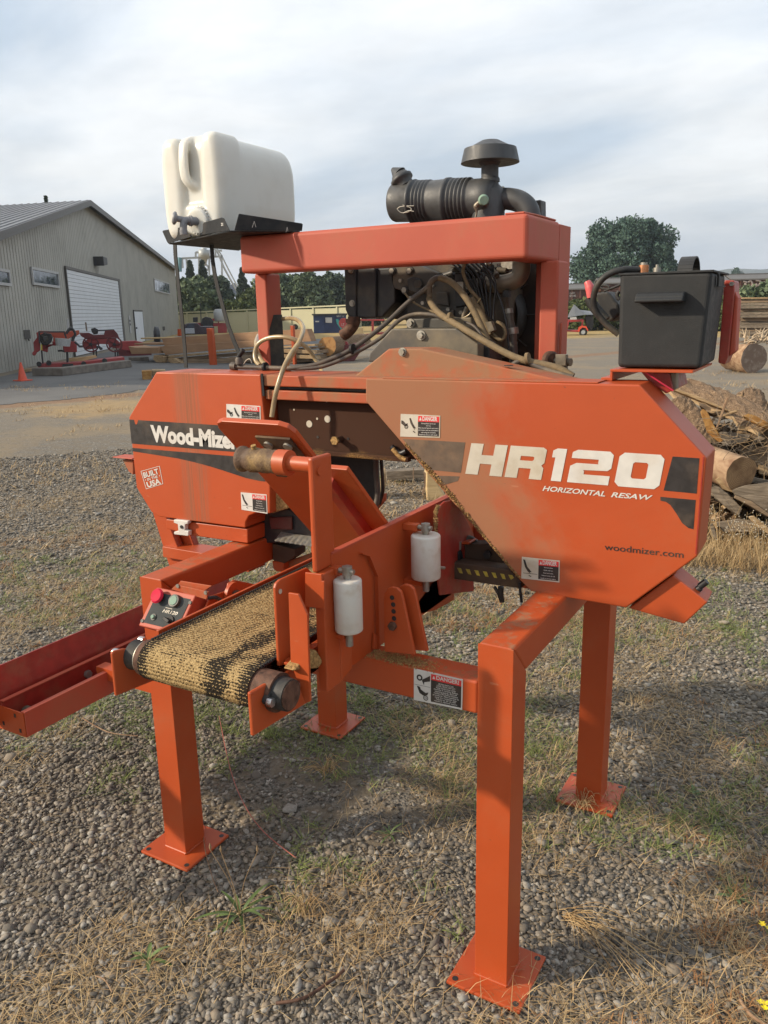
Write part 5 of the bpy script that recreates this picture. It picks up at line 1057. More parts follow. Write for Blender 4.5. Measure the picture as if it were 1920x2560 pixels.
# ---------------- portable mills before the warehouse
def mill_a():
    vp = VP(130, 925); t = thing('portable_sawmill', vp.o, 'red portable sawmill with black engine and white bucket, left of the white roll-up door', 'sawmill')
    def part(name, polys, bev=0): 
        m = MB()
        for pts, off, th, mt in polys: vpr(m, vp, pts, off, th, mt, zc)
        return m.build(name, t, bevel=bev)
    part('bed_rail', [([(135, 515), (560, 495), (990, 447), (995, 482), (560, 540), (380, 560), (140, 560)], .0, 1.0, P['bred'])], .01)
    part('saw_cover', [([(120, 205), (150, 195), (160, 250), (160, 380), (130, 400), (112, 430), (85, 430), (80, 405), (100, 385), (92, 300), (130, 250)], .3, .4, P['bred'])], .02)
    part('belt_cover', [([(145, 185), (400, 195), (545, 180), (548, 215), (510, 245), (480, 240), (400, 290), (290, 300), (290, 245), (150, 240)], .55, .25, P['faded'])], .02)
    part('drive_cover', [([(280, 290), (520, 290), (525, 395), (390, 400), (385, 335), (240, 330), (235, 400), (165, 380), (165, 320), (285, 320)], .35, .35, P['bred'])], .02)
    part('engine', [([(160, 225), (200, 205), (270, 215), (285, 250), (270, 300), (230, 330), (175, 325), (158, 280)], .0, .35, P['engdark']), ([(175, 240), (235, 235), (240, 280), (190, 300)], -.05, .08, P['engine'])], .03)
    part('frame_bar', [([(140, 190), (405, 190), (405, 204), (140, 204)], -.1, .08, P['dark']), ([(140, 205), (160, 205), (162, 310), (146, 310)], -.1, .08, P['dark']), ([(390, 205), (408, 205), (425, 260), (410, 260)], -.1, .08, P['dark'])])
    part('mast', [([(165, 380), (182, 380), (195, 512), (178, 512)], .2, .12, P['dark'])]); part('mast', [([(415, 395), (437, 395), (440, 520), (420, 520)], .2, .12, P['dark'])])
    part('carriage', [([(380, 515), (485, 510), (490, 545), (420, 555), (378, 550)], -.12, .3, P['engdark'])], .01)
    m = MB(); c0 = vp.p(*zc(385, 262), -.2); c1 = vp.p(*zc(385, 336), -.2); m.lathe(c1, c0, [(0, .21), (1, .25)], P['bucket'], 24); m.build('water_bucket', t)
    m = MB(); m.tube([vp.p(*zc(*p), -.15) for p in ((415, 215), (440, 180), (462, 160), (485, 175), (505, 215), (495, 245), (475, 290))], .04, P['dark'], 8); m.cut(); m.tube([vp.p(*zc(*p), -.15) for p in ((500, 295), (530, 320), (550, 338), (580, 340))], .035, P['dark'], 8); m.tube([vp.p(*zc(*p), -.1) for p in ((335, 385), (370, 382), (400, 390))], .03, P['dark'], 8); m.build('push_handle', t)
    part('fender_post', [([(165, 320), (178, 318), (182, 378), (165, 375)], -.15, .05, P['yellow'])]); part('end_scale', [([(422, 68), (440, 68), (450, 190), (432, 190)], .5, .05, P['bucket'])])
    m = MB()
    for x, y in ((148, 515), (245, 503), (590, 512), (797, 482)): c = vp.p(*zc(x, y), -.06); m.cut(); m.cyl(c, c+vp.n*.1, .08, P['engdark'], n=14)
    m.build('log_stop', t)
mill_a()
def mill_b():
    vp = VP(255, 905); t = thing('portable_sawmill', vp.o, 'maroon portable sawmill with two open band wheels and raised lid, before the roll-up door', 'sawmill')
    def part(name, polys, bev=0): 
        m = MB()
        for pts, off, th, mt in polys: vpr(m, vp, pts, off, th, mt, zc)
        return m.build(name, t, bevel=bev)
    part('raised_lid', [([(545, 208), (640, 205), (690, 228), (790, 222), (800, 185), (890, 175), (925, 215), (945, 268), (900, 255), (760, 262), (615, 268), (565, 240)], .1, .25, P['dkr'])], .01)
    part('lid_bar', [([(670, 178), (890, 172), (895, 185), (670, 192)], .15, .1, P['dark'])])
    part('wheel_housing', [([(590, 300), (625, 268), (900, 258), (945, 300), (945, 362), (840, 350), (830, 318), (720, 315), (715, 362), (595, 372)], .15, .3, P['bred'])], .01)
    for cx_ in (660, 892):
        m = MB(); c = vp.p(*zc(cx_, 318), .13); R_ = .30
        k = 26; 
        for i in range(k):
            a, b_ = 2*math.pi*i/k, 2*math.pi*(i+1)/k; q = [c+vp.r*math.cos(x)*r_+V3((0, 0, math.sin(x)*r_)) for x, r_ in ((a, R_), (b_, R_), (b_, R_*.82), (a, R_*.82))]; m.prism(q, vp.n*-.05, P['dkr'])
        for i in range(5):
            a = i*2*math.pi/5; m.bar(c-vp.n*.03, c-vp.n*.03+vp.r*math.cos(a)*R_*.84+V3((0, 0, math.sin(a)*R_*.84)), .05, .04, P['dkr'], up=vp.n)
        m.cyl(c, c-vp.n*.07, .06, P['engdark']); m.build('band_wheel', t)
    part('engine', [([(660, 165), (700, 155), (735, 175), (730, 215), (690, 222), (670, 200)], .2, .2, P['engdark'])], .02)
    for x in (680, 706, 893, 918): part('mast', [([(x, 372), (x+14, 372), (x+16, 440), (x+3, 440)], .2, .1, P['dark'])])
    part('end_scale', [([(600, 102), (617, 102), (627, 188), (612, 188)], .3, .05, P['greywood'])])
    m = MB(); m.tube([vp.p(*zc(*p), .05) for p in ((715, 345), (745, 345), (755, 365), (775, 358))], .04, P['dark'], 8); m.build('crank', t)
mill_b()
vp = VP(340, 890); t = thing('portable_sawmill', vp.o, 'low red sawmill bed half hidden behind the boards, right of the roll-up door', 'sawmill')
m = MB(); vpr(m, vp, [(945, 290), (1100, 285), (1180, 300), (1180, 400), (1050, 420), (945, 360)], .3, .6, P['bred'], zc); m.build('deck', t, bevel=.02)
m = MB(); vpr(m, vp, [(930, 365), (1260, 400), (1260, 445), (940, 445)], .3, .5, P['dkr'], zc); m.build('bed_rail', t, bevel=.01)
m = MB(); c0_, c1_ = vp.p(*zc(1280, 235), 1.2), vp.p(*zc(1345, 235), 1.2); m.lathe(c0_, c1_, [(0, .2), (.2, .4), (.8, .4), (1, .2)], P['dark'], 20); m.build('engine', t)
for k, (a, b_, h, lab) in enumerate(((( 105, 630), (340, 625), 70, 'short weathered timber block under the left end of the red sawmill'), ((335, 632), (1020, 545), 72, 'long weathered timber beam under the red sawmill bed'), ((1060, 480), (1210, 480), 32, 'dark timber block under the low red sawmill bed'))):
    vp = VP(*zc(*a)); A = vp.o; B = G(*zc(*b_)); A.z = B.z = 0; hgt = h/3.95*vp.D/FPX
    m = MB(); m.bar(A+V3((0, 0, hgt/2)), B+V3((0, 0, hgt/2)), .35, hgt, P['conc']); tag(m.build('timber_block', origin=A, bevel=.02), lab, 'timber block', 'timber blocks carrying the sawmills')
vp = VP(*zc(430, 560))
for pts, lab in (([(445, 478), (560, 450), (705, 426), (725, 445), (600, 480), (445, 498)], 'pale curved plank lying on the red sawmill bed, front one'), ([(445, 455), (600, 445), (700, 430), (560, 462), (445, 475)], 'pale straight plank lying on the red sawmill bed behind the curved one')):
    m = MB(); vpr(m, vp, pts, .4 if 'front' in lab else .7, .2, P['wood2'], zc); tag(m.build('plank', origin=vp.o), lab, 'plank', 'pale planks on the sawmill bed')
vp = VP(*zc(60, 600)); m = MB(); vpr(m, vp, [(0, 570), (130, 552), (135, 572), (0, 600)], 0, .3, P['tanwood'], zc); tag(m.build('plank', origin=vp.o), 'pale plank lying at the warehouse wall behind the traffic cone', 'plank')
# ---------------- stack of sawn timber behind the left cover
vpt = VP(400, 908); vpt.n = V3((-.08, .997, 0)); vpt.r = V3((.997, .08, 0))
bl = [  # px polygon (in zc or zh zoom), offset, thickness, material, label
 (zc, [(1030, 338), (1095, 350), (1330, 350), (1335, 410), (1060, 416)], .2, .9, 'wood', 'short broad board with an upturned end at the left of the timber stack'),
 (zc, [(1090, 308), (1400, 306), (1400, 325), (1090, 322)], 1.2, 1.2, 'wood', 'thin pinkish board lying across the top left of the timber stack'),
 (zc, [(1150, 255), (1560, 246), (1560, 262), (1152, 268)], 2.0, .5, 'wood2', 'thin pale yellow plank sticking out highest over the timber stack'),
 (zc, [(1360, 262), (1560, 258), (1560, 330), (1395, 332)], .9, .4, 'wood', 'broad pink slab behind the front slab of the timber stack'),
 (zh, [(-124, 367), (45, 352), (330, 335), (700, 308), (1130, 285), (1170, 392), (760, 415), (-93, 450)], .7, .35, 'wood', 'very long broad pink slab at the back of the timber stack'),
 (zh, [(-155, 440), (-90, 430), (330, 404), (700, 386), (1000, 375), (1000, 420), (700, 437), (330, 470), (0, 500), (-93, 510), (-100, 495), (-118, 490), (-112, 478), (-135, 470), (-128, 455)], .3, .35, 'wood', 'long broad slab in front, splintered at its left end, on the timber stack'),
 (zh, [(-80, 515), (300, 485), (700, 448), (1200, 415), (1200, 432), (700, 465), (300, 502), (-60, 535)], .2, .5, 'tanwood', 'thin tan plank right under the broad slabs of the timber stack'),
 (zh, [(-60, 540), (400, 500), (1210, 440), (1210, 455), (400, 530), (-40, 560)], .35, .6, 'oldwood', 'dark rough slab second below the broad slabs of the timber stack'),
 (zh, [(-170, 545), (0, 540), (330, 545), (700, 500), (1220, 470), (1220, 500), (700, 560), (300, 590), (-60, 575)], .25, .8, 'oldwood', 'bark edged slab in the middle of the timber stack'),
 (zh, [(-100, 590), (400, 590), (900, 540), (1225, 505), (1225, 560), (400, 640), (-60, 640)], .4, 1.2, 'oldwood', 'lowest dark slab of the timber stack'),
 (zh, [(900, 455), (1180, 470), (1215, 500), (900, 490)], .15, .3, 'tanwood', 'split tan board at the right end of the timber stack, above another'),
 (zh, [(920, 505), (1200, 515), (1220, 545), (920, 535)], .1, .3, 'tanwood', 'split tan board at the right end of the timber stack, lowest'),
 (zc, [(1280, 425), (1380, 440), (1390, 500), (1310, 500), (1275, 470)], .1, .5, 'tanwood', 'tan split chunk jutting out under the left end of the timber stack'),
 (zc, [(1420, 455), (1480, 455), (1580, 520), (1560, 540), (1430, 495)], .05, .3, 'tanwood', 'short splintered stick leaning on the timber stack beside the orange stake'),
]
for f, pts, off, th, mt, lab in bl:
    m = MB(); vpr(m, vpt, pts, off, th, P[mt], f); tag(m.build('timber_plank', origin=vpt.o, bevel=.01), lab, 'timber slab', 'sawn slabs in the timber stack')
for (a, b_, c, d, off, lab) in (((262, 278), (310, 278), (342, 640), (292, 640), -.6, 'orange steel stake standing before the timber stack between the two black straps'), ((985, 255), (1010, 258), (1028, 600), (1010, 600), .0, 'thin orange steel stake at the right end of the timber stack'), ((12, 285), (38, 285), (40, 345), (12, 345), 1.5, 'short orange stake top behind the left black strap')):
    m = MB(); vpr(m, vpt, [a, b_, c, d], off, .12, P['paint'], zh); tag(m.build('steel_stake', origin=vpt.o, bevel=.01), lab, 'stake', 'orange stakes holding the timber')
# log on the stack, red log deck behind
def log(name, lab, c_end, axis_, R_, L, endm, barkm, wob=.05, grp=None, ell=1.0):
    t = thing(name, c_end, lab, 'log', grp); ax = V3(axis_).normalized(); q = ax.to_track_quat('Z', 'Y'); n = 40; vs = []; fs = []; random.seed(hash(lab) % 997)
    ph = [random.uniform(0, 6.28) for _ in range(6)]; nl = 14
    for j in range(nl+1):
        for i in range(n):
            a = 2*math.pi*i/n; r = R_*(1+wob*math.sin(a*3+ph[0]+j*.2)+wob*.6*math.sin(a*5+ph[1])+wob*.5*math.sin(a*11+ph[2]+j)+random.uniform(-wob, wob)*.25)*(1-.1*j/nl)
            vs.append(V3(c_end)+q@V3((math.cos(a)*r, math.sin(a)*r*ell, 0))+ax*L*j/nl)
    for j in range(nl):
        for i in range(n): a = j*n+i; b_ = j*n+(i+1) % n; fs.append((a, b_, b_+n, a+n))
    m = MB(); m.add(vs, fs, P[barkm], True); m.add(vs[-n:], [tuple(range(n))], P[endm]); m.build('bark', t)
    m = MB(); e = [v-V3(c_end) for v in vs[:n]]; qi = q.inverted(); m.add([qi@v for v in e], [tuple(range(n-1, -1, -1))], P[endm])
    o = m.build('cut_end'); o.location = (0, 0, 0); o.parent = t; o.rotation_mode = 'QUATERNION'; o.rotation_quaternion = q
    return t
c = vpt.p(*zh(1308, 432), 1.0); rlog = (vpt.p(*zh(1308, 350), 1.0)-vpt.p(*zh(1308, 514), 1.0)).length/2
log('log', 'round log with orange cut end on the right of the timber stack', c, vpt.n-vpt.r*.15, rlog, 4, 'end3', 'bark')
vp = VP(900, 905); t = thing('log_deck', vp.o, 'low red steel log deck beside the round log, seen under the engine', 'log deck')
m = MB(); vpr(m, vp, [(1385, 395), (1480, 395), (1490, 420), (1420, 430), (1418, 470), (1385, 465)], .8, .3, P['bred'], zh); vpr(m, vp, [(1440, 430), (1600, 400), (1640, 420), (1540, 560), (1450, 570), (1440, 480)], .7, .4, P['dkr'], zh); m.build('deck_frame', t, bevel=.01)
m = MB(); vpr(m, vp, [(1250, 640), (1660, 570), (1700, 590), (1290, 665)], .0, 1.2, P['wood2'], zh); tag(m.build('plank', origin=vp.o), 'pale yellow plank lying just over the centre of the saw deck', 'plank')
vp = VP(920, 880); m = MB(); vpr(m, vp, [(1465, 372), (1545, 275), (1615, 272), (1620, 360), (1560, 395), (1470, 398)], 2, .6, P['wood2'], zh); vpr(m, vp, [(1525, 340), (1535, 340), (1537, 390), (1527, 390)], 1.98, .02, P['dark'], zh); vpr(m, vp, [(1590, 330), (1600, 330), (1602, 375), (1592, 375)], 1.98, .02, P['dark'], zh); tag(m.build('timber_cant', origin=vp.o, bevel=.02), 'pale squared timber cant standing on the red deck under the muffler', 'timber cant')
vp = VP(330, 918)
m = MB(); vpr(m, vp, [(1162, 585), (1262, 578), (1262, 690), (1175, 696)], -6, .5, P['amber'], zc); tag(m.build('timber_cant', origin=vp.o, bevel=.02), 'amber squared timber end beside the upper left corner of the saw', 'timber cant')
vp = VP(343, 918); m = MB(); vpr(m, vp, [(1264, 574), (1400, 574), (1400, 640), (1268, 640)], -5.5, .5, P['tanwood'], zc); tag(m.build('timber_cant', origin=vp.o, bevel=.02), 'brown timber end just behind the upper left corner of the saw', 'timber cant')
# ---------------- vehicles and machines before the fence
P['carp'] = simple('dark_car_paint', (.05, .03, .035), .25, var=.1, coat=1); P['silver'] = simple('silver_bumper', (.42, .42, .44), .3, metal=.3)
vp = VP(448, 846); t = thing('parked_pickup', vp.o, 'parked dark vehicle with silver front, partly hidden behind the left black strap', 'pickup truck')
m = MB(); vpr(m, vp, [(60, 250), (110, 235), (180, 232), (215, 262), (330, 262), (335, 330), (60, 335)], .3, 2.0, P['carp'], zh); m.build('body', t, bevel=.05)
m = MB(); vpr(m, vp, [(85, 275), (112, 240), (160, 236), (158, 275)], .25, .05, P['glass'], zh); m.build('windscreen', t)
m = MB(); vpr(m, vp, [(78, 280), (158, 278), (162, 325), (82, 328)], .1, .3, P['silver'], zh); m.build('bumper', t, bevel=.03)
vp = VP(530, 840); t = thing('portable_sawmill', vp.o, 'red sawmill with black engine and small white tank, standing before the cream fence', 'sawmill')
m = MB(); vpr(m, vp, [(160, 230), (440, 235), (440, 318), (370, 320), (370, 262), (330, 262), (325, 330), (160, 325)], .1, .8, P['bred'], zh); m.build('frame', t, bevel=.02)
m = MB(); vpr(m, vp, [(310, 195), (372, 192), (375, 320), (362, 320), (360, 212), (312, 215)], 0, .2, P['bred'], zh); m.build('mast', t)
m = MB(); vpr(m, vp, [(225, 195), (255, 178), (300, 188), (325, 215), (320, 262), (240, 268), (222, 240)], -.1, .5, P['engdark'], zh); vpr(m, vp, [(145, 185), (188, 183), (188, 225), (148, 225)], -.1, .4, P['dark'], zh); m.build('engine', t, bevel=.04)
m = MB(); c = vp.p(*zh(378, 166), .2); m.lathe(c-V3((0, 0, .5)), c+V3((0, 0, .5)), [(0, .4), (.1, .5), (.8, .5), (1, .35)], P['bucket'], 20); m.build('tank', t)
m = MB(); vpr(m, vp, [(208, 62), (215, 62), (226, 330), (216, 330)], -.2, .1, P['dark'], zh); m.build('antenna_post', t)
# dumpster
P['blue'] = simple('navy_dumpster_paint', (.018, .035, .10), .5, var=.15, scale=2)
vp = VP(850, 832); t = thing('dumpster', vp.o, 'navy blue steel dumpster before the cream fence, seen under the muffler', 'dumpster')
m = MB(); vpr(m, vp, [(1185, 165), (1470, 160), (1475, 345), (1380, 380), (1192, 350)], .0, 3, P['blue'], zh); m.build('bin', t, bevel=.05)
m = MB(); vpr(m, vp, [(1172, 155), (1480, 150), (1480, 166), (1176, 168)], -.15, 3.3, P['dark'], zh)
for x in (1270, 1355, 1400): vpr(m, vp, [(x, 168), (x+9, 168), (x+10, 345), (x+1, 345)], -.12, .12, P['blue'], zh)
m.build('rim', t)
m = MB(); vpr(m, vp, [(1290, 186), (1348, 185), (1348, 232), (1292, 230)], -.1, .05, P['bucket'], zh); m.cut(); vpr(m, vp, [(1204, 215), (1236, 215), (1236, 226), (1205, 226)], -.1, .05, P['bucket'], zh); vpr(m, vp, [(1380, 200), (1400, 200), (1430, 240), (1432, 300), (1390, 240)], -.13, .02, simple('teal_mark', (.03, .25, .25), .5), zh); m.build('placard', t)
m = MB(); a_, b__ = vp.p(*zh(1388, 182), -.14), vp.p(*zh(1455, 180), -.14); m.text('00719', a_, b__, .35, P['bucket'], -vp.n); m.build('bin_number', t)
vp = VP(860, 838); t = thing('red_machine', vp.o, 'red round-faced machine with white lettering, beside the blue dumpster', 'machine')
m = MB(); c = vp.p(*zh(1450, 235), -.5); R_ = (vp.p(*zh(1450, 190), -.5)-c).length; m.cyl(c+vp.n*.6, c, R_, P['bred'], n=32); m.build('drum', t)
m = MB(); m.text('LT', c-vp.r*R_*.45-V3((0, 0, .2)), c+vp.r*R_*.1-V3((0, 0, .2)), R_*.5, P['bucket'], -vp.n); m.build('lettering', t)
m = MB(); vpr(m, vp, [(1580, 200), (1800, 200), (1800, 215), (1580, 215)], -.3, .2, P['bred'], zh); vpr(m, vp, [(1690, 215), (1710, 215), (1710, 380), (1690, 380)], -.3, .2, P['bred'], zh); vpr(m, vp, [(1620, 330), (1800, 310), (1800, 345), (1620, 370)], -.1, .3, P['bred'], zh); m.build('frame', t, bevel=.02)
vp = VP(740, 833); m = MB(); c = vp.p(*zh(1030, 268), .3); R_ = (vp.p(*zh(1030, 243), .3)-c).length
m.lathe(c, c+vp.n*.4, [(0, R_*.75), (0, R_), (1, R_)], P['rubber'], 28); m.lathe(c-vp.n*.02, c+vp.n*.05, [(0, R_*.6), (1, R_*.7)], P['engine'], 20); tag(m.build('loose_wheel', origin=vp.o), 'black wheel leaning at the cream fence, seen inside the hose loop', 'wheel')
vp = VP(630, 820); m = MB(); c0_, c1_ = vp.p(*zh(585, 128), 6), vp.p(*zh(800, 128), 6); m.lathe(c0_, c1_, [(0, .1), (.05, .35), (.95, .35), (1, .1)], P['bucket'], 20); tag(m.build('storage_tank', origin=vp.o), 'white cylindrical tank showing over the cream fence', 'tank')
for k, (pts, lab) in enumerate((([(925, 70), (990, 66), (1200, 60), (1200, 105), (925, 112)], 'low dark roofed shed behind the cream fence, left one'), ([(1180, 58), (1260, 62), (1355, 40), (1450, 48), (1450, 100), (1180, 108)], 'dark roofed shed behind the cream fence beside the muffler'))):
    vp = VP(730+k*90, 815); t = thing('shed', vp.o, lab, 'shed', 'sheds behind the fence'); m = MB(); vpr(m, vp, [(p[0], p[1]+10) for p in pts[:-2]]+[(pts[-2][0], 170), (pts[-1][0], 170)], 5, 5, P['oldwood'], zh); m.build('wall', t)
    m = MB(); vpr(m, vp, pts[:-2]+[(p[0], p[1]+14) for p in reversed(pts[:-2])], 4.6, 6, P['roofm'], zh); m.build('roof', t)
# ---------------- cyclone tower with ducts
P['galv'] = simple('galvanised_duct', (.36, .38, .38), .5, metal=.2, var=.1, scale=.5); P['teal'] = simple('teal_tank', (.10, .22, .26), .5, var=.1)
vp = VP(520, 800); vp.o = VP(520, 800).o
V0 = VP(520, 812)
def tz(p, off=0): return V0.p(*z2(*p), off)
t = thing('cyclone_tower', V0.o, 'tall grey dust cyclone tower with long sloping ducts, rising over the trees', 'cyclone tower')
s_ = V0.scale()
m = MB(); m.lathe(tz((443, 1240)), tz((443, 1090)), [(0, 4*s_), (.45, 9*s_), (.46, 13*s_), (.9, 13*s_), (.92, 6*s_), (1, 6*s_)], P['galv'], 24); m.build('cyclone', t)
m = MB(); m.tube([tz(p) for p in ((530, 1095), (560, 1130), (620, 1270), (720, 1450), (800, 1600))], 2.2*s_, P['galv'], 12); m.build('duct', t)
m = MB(); m.tube([tz(p, 1) for p in ((550, 1092), (590, 1150), (650, 1270), (745, 1450), (820, 1590))], 1.7*s_, P['galv'], 12); m.build('duct', t)
m = MB()
for a, b_ in (((400, 1160), (400, 1900)), ((487, 1160), (487, 1900)), ((400, 1240), (487, 1160)), ((400, 1160), (487, 1260)), ((400, 1340), (487, 1260)), ((255, 1178), (600, 1160)), ((372, 1165), (372, 1125)), ((372, 1125), (410, 1128)), ((292, 1178), (300, 1260)), ((256, 1178), (262, 1260)), ((540, 1100), (540, 1165)), ((593, 1150), (598, 1420)), ((565, 1110), (595, 1112))): m.bar(tz(a), tz(b_), .35, .35, P['galv'], up=V0.n)
m.build('lattice', t)
m = MB(); m.cyl(tz((236, 1290)), tz((236, 1170)), 5*s_, P['teal']); m.build('side_tank', t)
vp = VP(560, 805); m = MB(); vpr(m, vp, [(330, 1325), (400, 1322), (420, 1352), (330, 1360)], 60, 8, P['wood2'], z2); 
vpr(m, vp, [(620, 1430), (700, 1385), (760, 1420), (760, 1500), (620, 1500)], 80, 8, simple('blue_grey_roof', (.10, .13, .19), .6), z2); tag(m.build('distant_roofs', origin=vp.o), 'pale and blue grey far roofs showing between the trees', 'building')
# ---------------- trailer with tarped machine, right of the engine frame
P['tarp'] = simple('grey_tarp', (.10, .105, .11), .45, var=.15, scale=1.5)
vp = VP(1450, 838); t = thing('trailer_sawmill', vp.o, 'red trailer-mounted machine under a dark grey peaked tarp, parked on dry grass far right', 'trailer')
m = MB(); vpr(m, vp, [(20, 510), (185, 502), (195, 520), (60, 530), (30, 560), (60, 590), (150, 590), (150, 608), (0, 600)], 0, 1.2, P['bred'], zt4); vpr(m, vp, [(60, 520), (75, 520), (60, 590), (48, 590)], -.1, .2, P['bred'], zt4); vpr(m, vp, [(175, 510), (190, 510), (180, 570), (168, 570)], -.1, .2, P['bred'], zt4); m.build('frame', t, bevel=.02)
m = MB(); vpr(m, vp, [(140, 600), (148, 568), (175, 556), (210, 560), (226, 592), (220, 600), (206, 575), (180, 570), (160, 585), (155, 605)], -.15, .5, P['cone'], zt4); m.build('mudguard', t)
m = MB(); c = vp.p(*zt4(185, 608), -.1); R_ = (vp.p(*zt4(185, 575), -.1)-c).length; m.lathe(c, c+vp.n*.35, [(0, R_*.6), (0, R_*.92), (.1, R_), (1, R_)], P['rubber'], 28); m.cyl(c-vp.n*.02, c+vp.n*.05, R_*.5, P['galv']); m.build('wheel', t)
m = MB(); ap = vp.p(*zt4(112, 385), .8); base = [vp.p(*zt4(*p), o) for p, o in (((60, 490), 0), ((120, 480), -.3), ((200, 468), -.2), ((272, 468), .1), ((255, 440), 1.8), ((160, 430), 2.2), ((75, 450), 1.6))]
rid = [ap, vp.p(*zt4(150, 428), .8), vp.p(*zt4(215, 455), .8)]
vs = rid+base; m.add(vs, [(0, 3, 4), (0, 4, 5), (0, 5, 1), (1, 5, 6), (1, 6, 2), (2, 6, 7), (2, 7, 8), (1, 2, 8), (0, 1, 8), (0, 8, 9), (0, 9, 3)], P['tarp'])
m.build('tarp', t)
m = MB(); vpr(m, vp, [(80, 490), (130, 485), (135, 506), (80, 508)], -.35, .05, P['bucket'], zt4); m.build('chevron_board', t)
m = MB(); vpr(m, vp, [(195, 475), (265, 472), (268, 560), (250, 598), (215, 570), (200, 530)], .2, .8, P['engdark'], zt4); m.build('engine', t, bevel=.05)
# second/further machines hidden left of it are masked by the frame post; railcars
P['rail'] = simple('rust_brown_railcar', (.10, .045, .032), .7, var=.2, scale=1.2, dirt=(.16, .10, .08), dirta=.5); P['railroof'] = simple('grey_railcar_roof', (.12, .115, .11), .7, var=.1)
rp = WP(G(1400, 816), G(1960, 806))
def rpx(x, y, off=0): return rp.p(*zt4(x, y), off)
segs = [(-420, 70, 'CHTT', '97142', 'rust brown railcar end with white lettering, left of the battery box'), (85, 475, None, None, 'rust brown railcar seen through the battery cable loop'), (1320, 1700, None, None, 'rust brown railcar with faint graffiti on the far right')]
segs = [(-500, 290, 'CHTT', '97142', 'rust brown boxcar with white lettering, partly hidden by the orange frame post'), (300, 1330, None, None, 'rust brown boxcar mostly hidden by the black battery box'), (1342, 2300, None, None, 'rust brown boxcar with faint graffiti at the right edge of the photo')]
for a, b_, s1, s2, lab in segs:
    yt = lambda x: 262-(x-80)*.068 if x < 700 else 188-(x-1350)*.03
    t = thing('railcar', rpx((a+b_)/2, 500), lab, 'railcar', 'boxcars standing in a row behind the yard')
    t.location.z = 0
    zt_ = rpx((a+b_)/2 if a > 0 else 100, yt((a+b_)/2 if a > 0 else 100)).z; A = rpx(a, 400); B = rpx(b_, 400); A.z = B.z = 0
    m = MB(); up = V3((0, 0, 1)); m.prism([A+up*1.1, B+up*1.1, B+up*zt_, A+up*zt_], -rp.n*3, P['rail'])
    n = 12; d_ = B-A
    for i in range(n+1): 
        q = A+d_*(i/n); m.prism([q-rp.u*.07+up*1.0, q+rp.u*.07+up*1.0, q+rp.u*.07+up*zt_, q-rp.u*.07+up*zt_], rp.n*.14, P['rail'])
    for k in range(16): m.prism([A+up*(1.2+(zt_-1.3)*k/16), B+up*(1.2+(zt_-1.3)*k/16), B+up*(1.25+(zt_-1.3)*k/16), A+up*(1.25+(zt_-1.3)*k/16)], rp.n*.05, P['rail'])
    m.build('body', t)
    m = MB(); m.prism([A+up*zt_+rp.n*.2, B+up*zt_+rp.n*.2, B+up*(zt_+.42)-rp.n*1.4, A+up*(zt_+.42)-rp.n*1.4], -up*.12, P['railroof']); m.prism([A+up*zt_-rp.n*3.1, B+up*zt_-rp.n*3.1, B+up*(zt_+.42)-rp.n*1.4, A+up*(zt_+.42)-rp.n*1.4], up*.1, P['railroof']); m.build('roof', t)
    if s1:
        m = MB(); m.text(s1, rpx(78, 306, .15), rpx(118, 303, .15), (rpx(78, 290)-rpx(78, 304)).length, P['bucket'], rp.n); m.text(s2, rpx(76, 328, .15), rpx(126, 324, .15), (rpx(78, 311)-rpx(78, 326)).length, P['bucket'], rp.n); m.build('car_number', t)
    if a == 1342:
        m = MB(); gm = simple('faded_graffiti', (.26, .22, .20), .7)
        for pts in ([(1460, 205), (1490, 210), (1475, 225), (1492, 240), (1462, 255)], [(1500, 210), (1520, 200), (1535, 225), (1515, 250), (1500, 240)], [(1560, 195), (1600, 205), (1580, 240), (1565, 225), (1560, 250)], [(1625, 250), (1620, 210), (1645, 215), (1640, 245), (1660, 240)]):
            m.tube([rpx(*p, .12) for p in pts], .09, gm, 6)
        m.build('graffiti', t)
    m = MB()
    for i in (.06, .12, .88, .94): q = A+d_*i+up*.5; m.cyl(q, q-rp.n*1.6, .48, P['dark'], n=18)
    m.build('wheelset', t)
# hills
m, t_, b_ = mat('far_hills'); v = coords(t_); t_.links.new(mixc(t_, mrange(t_, noise(t_, v, .01, 6), .35, .65), (.035, .05, .04), (.06, .075, .05)), b_.inputs['Base Color']); b_.inputs['Roughness'].default_value = 1; P['hill'] = m
nx, ny = 160, 10; vs = []; fs = []
for j in range(ny+1):
    for i in range(nx+1):
        a = math.radians(-75+150*i/nx)+YAW+.25; D = 1500+j*80; h = 125*(math.sin(math.pi*min(1, j/7)))*(.35+.42*math.sin(a*3.1+1.2)+.25*math.sin(a*9.7+.8)+.1*math.sin(a*23))+6*math.sin(a*61+j)
        vs.append((CAM[0]+math.sin(a)*D, CAM[1]+math.cos(a)*D, max(-2, h*1.0) if j else -2))
for j in range(ny):
    for i in range(nx): a = j*(nx+1)+i; fs.append((a, a+1, a+nx+2, a+nx+1))
m = MB(); m.add(vs, fs, P['hill'], True); tag(m.build('hills'), kind='structure')
